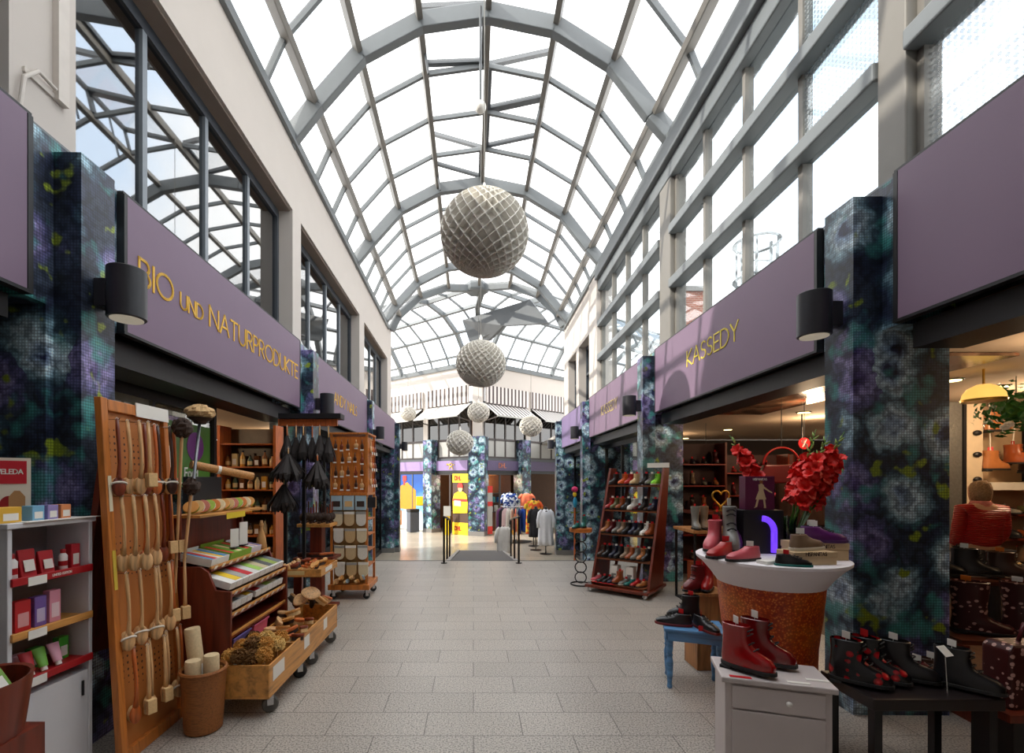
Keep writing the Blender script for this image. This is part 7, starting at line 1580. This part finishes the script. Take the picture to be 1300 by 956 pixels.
GREYH = mat('ash blonde hair', (150,120,88), .8, nz=70, amt=.55, bump=.8); BLON = mat('light blonde hair', (200,156,98), .8, nz=70, amt=.5, bump=.8); DKT = mat('dark trousers cloth', (30,28,34), .9)
p = person((5.24,4.8,0), -.25, 'person with short fair hair seen from behind in a red quilted jacket', quilt('red quilted nylon', (190,26,30)), DKT, GREYH, 1.57, mat('red white scarf', (200,120,110), .8, nz=40, amt=.5))
bag = thing('grey_bag', 'small grey carrier bag hanging beside the woman in the red jacket', 'bag', (4.93,4.72,.86)); mb = MB(); mb.loft([[(x*.075*q,y*.03,z) for x,y in ((-1,-1),(1,-1),(1,1),(-1,1))] for z,q in ((-.16,1.),(0,.94))]); mb.build('bag_body', mat('grey paper', (176,174,176), .7), bag); mb = MB(); mb.tube([(-.04,0,0),(-.02,0,.08),(.02,0,.08),(.04,0,0)], .004, 6); mb.build('handle', BLACK, bag)
person((5.32,5.5,0), .5, 'person with longer blonde hair in a green jacket, half behind the flowered pier', quilt('green quilted nylon', (64,140,56)), DKT, BLON, 1.55)
t = thing('red_cushion', 'red padded stool cushion hanging behind the green jacket', 'cushion', (5.62,5.9,1.45)); MB().box((-.2,-.05,-.06), (.2,.05,.07)).build('pad', mat('red padded cloth', (206,40,34), .7), t, bevel=.03); MB().box((-.22,-.04,-1.45), (-.18,.04,-.061)).build('post', BLACK, t); MB().box((.18,-.04,-1.45), (.22,.04,-.061)).build('post', BLACK, t)
# low shelves with dark western boots right in front of the opening
SHP = Vector((3.58,3.12,0)); t = thing('boot_step', 'dark stepped shelf of western boots inside the right-hand opening', 'shelf unit', SHP, -.12)
for i, (y, z) in enumerate([(.42,.86),(.12,.52),(-.2,.2)]): MB().box((-.3,y-.16,z-.03), (.75,y+.16,z)).build('step_board', wood('dark red step', (96,46,26), .4, 0), t)
for x in (-.3,.72): mb = MB(); mb.prism([(-.36,0),(.58,0),(.58,.829),(.26,.829),(.26,.489),(-.06,.489),(-.06,.169),(-.36,.169)], x, x+.03, 'yz'); mb.build('side_panel', MAHO, t)
def west():
    k = NT('flowered oxblood leather'); v = k.coord((40,40,40)); n = k.add('ShaderNodeTexVoronoi', Scale=1.); k.link(v, n.inputs['Vector']); sp = k.add('ShaderNodeSeparateColor'); k.link(n.outputs['Color'], sp.inputs[0])
    f = k.math('MULTIPLY', k.math('LESS_THAN', n.outputs['Distance'], .42), k.math('GREATER_THAN', sp.outputs[0], .6)); k.link(k.mix(f, lin((62,20,20)), lin((190,150,140))), k.b.inputs['Base Color']); k.b.inputs['Roughness'].default_value = .35; return k.m
WST = west(); Ms = Matrix.Translation(SHP) @ Matrix.Rotation(-.12,4,'Z'); g = 'western boots on the dark stepped shelf'
for i, (x, y, z, m_, nm_, sc_) in enumerate([(-.1,.12,.52,WST,'flowered oxblood western boot with an orange tag on the middle step',(1.25,1.3,1.0)), (.22,.12,.52,WST,'second flowered western boot on the middle step',(1.25,1.3,1.0)), (-.12,.42,.86,'black','black tall boot on the top step beside the woman',(1.1,1.1,1.)), (.12,.42,.86,'black','second black tall boot on the top step',(1.1,1.1,1.)), (.36,.42,.86,'dark brown','dark brown tall boot on the top step',(1.1,1.1,.9)), (.5,.12,.52,'oxblood','plain oxblood tall boot on the middle step',(1.2,1.2,.95)), (-.1,-.2,.2,'oxblood','oxblood tall boot on the lowest step',(1.2,1.2,.9)), (.2,-.2,.2,WST,'flowered western boot on the lowest step',(1.2,1.2,.9))]):
    shoe('lace' if z > .8 else 'tall', Ms @ Vector((x,y,z+.0005)), -.5, m_, nm_, g, sc_, tagm=[mat('orange tag', (230,120,30), .5), CARD][i % 2])
# studded red bag under the steps
t = thing('studded_bag', 'dark red flowered leather bag with studs at the bottom right', 'bag', (2.98,2.44,.42)); mb = MB(); mb.loft([[(x*.24*q,y*.07*q,z) for x,y in ((-1,-1),(1,-1),(1,1),(-1,1))] for z,q in ((0,1.),(.3,1.),(.33,.9))]); mb.build('bag_body', WST, t, bevel=.012); mb = MB(); mb.box((-.13,-.078,.02),(.13,-.071,.24)); mb.build('front_pocket', leather('oxblood'), t, bevel=.004); mb = MB(); mb.tube([(-.12,0,.33),(-.09,0,.42),(.09,0,.42),(.12,0,.33)], .01, 8); mb.build('handle', leather('oxblood'), t, smooth='all')
for s in (-1,1):
    for i in range(7): mb = MB(); mb.ball((s*.15,-.073,.04+.035*i), .008, 8, 6); mb.build('stud', GOLD, t)
t = thing('bag_plinth', 'black plinth under the studded red bag', 'plinth', (2.98,2.44,0)); MB().box((-.26,-.1,.0), (.28,.1,.38)).build('body', BLACK, t); MB().box((-.3,-.12,.3805), (.3,.12,.4195)).build('top', MAHO, t)
for r_ in FW.values():
    for c in children(r_): bpy.data.objects.remove(c)
    bpy.data.objects.remove(r_)
# ---------------------------------------------------------------- sky, sun, lamps, camera
w = bpy.data.worlds.new('sky'); SC.world = w; w.use_nodes = True
nt = w.node_tree; bg = nt.nodes['Background']
tc = nt.nodes.new('ShaderNodeTexCoord'); nz = nt.nodes.new('ShaderNodeTexNoise'); nz.inputs['Scale'].default_value = 2.6; nz.inputs['Detail'].default_value = 6
nt.links.new(tc.outputs['Generated'], nz.inputs['Vector'])
rp = nt.nodes.new('ShaderNodeValToRGB'); rp.color_ramp.elements[0].position = .33; rp.color_ramp.elements[0].color = (.72,.84,1,1)
rp.color_ramp.elements[1].position = .46; rp.color_ramp.elements[1].color = (1,.985,.965,1)
nt.links.new(nz.outputs['Fac'], rp.inputs['Fac']); nt.links.new(rp.outputs['Color'], bg.inputs['Color'])
bg.inputs['Strength'].default_value = 3.3
def light(name, typ, loc, energy, color=(1,1,1), size=.5, sizey=None, rot=None, target=None):
    l = bpy.data.lights.new(name, typ); l.energy = energy; l.color = color
    if typ == 'AREA':
        l.size = size
        if sizey: l.shape = 'RECTANGLE'; l.size_y = sizey
    elif typ != 'SUN': l.shadow_soft_size = size
    o = bpy.data.objects.new(name, l); COL.objects.link(o); o.location = loc
    if rot: o.rotation_euler = rot
    if target is not None: o.rotation_euler = (Vector(target)-Vector(loc)).to_track_quat('-Z','Y').to_euler()
    return o
sun = light('sun', 'SUN', (0,0,20), 5.8, (1,.93,.82)); sun.data.angle = .012
sun.rotation_euler = Vector((.75,.25,-.60)).to_track_quat('-Z','Y').to_euler()
WARM = (1,.72,.45)
for x, y, e in ((4.2,3.2,10), (4.2,5.8,18), (5.6,7.6,28), (6.3,4.9,55), (5.4,1.6,14), (8.4,9.5,28), (4.5,10.5,14)):
    light('shop_downlight', 'POINT', (x,y,2.35), e, WARM, .12)
for x, y, e in ((-4.4,5.6,45), (-4.2,3.6,16), (-5.5,8.2,30), (-4.2,9.8,20), (-4.2,13.8,12)):
    light('shop_downlight', 'POINT', (x,y,2.35), e, WARM, .12)
for p, e in ((FM('L') @ Vector((1.4,1.6,1.5)), 60), (FM('R') @ Vector((1.6,.7,1.5)), 30), (FM('L') @ Vector((2,1.2,4.3)), 20), (FM('R') @ Vector((1.6,1.2,4.3)), 25)):
    light('shop_downlight', 'POINT', p, e, WARM, .15)
cam = bpy.data.cameras.new('camera'); co = bpy.data.objects.new('camera', cam); COL.objects.link(co)
co.location = (0,0,H); co.rotation_euler = (PI/2,0,0)
cam.sensor_fit = 'HORIZONTAL'; cam.sensor_width = 36.; cam.lens = F/1300*36
cam.shift_x = (650-CX)/1300; cam.shift_y = (CY-478)/1300
cam.clip_end = 500; SC.camera = co
SC.view_settings.view_transform = 'Standard'; SC.view_settings.look = 'None'; SC.view_settings.gamma = 1; SC.view_settings.use_curve_mapping = False
SC.view_settings.exposure = 0.
SC.cycles.max_bounces = 7; SC.cycles.diffuse_bounces = 3; SC.cycles.glossy_bounces = 3; SC.cycles.transparent_max_bounces = 16; SC.cycles.transmission_bounces = 4
SC.cycles.use_denoising = True; SC.cycles.sample_clamp_indirect = 6.; SC.cycles.caustics_reflective = False; SC.cycles.caustics_refractive = False
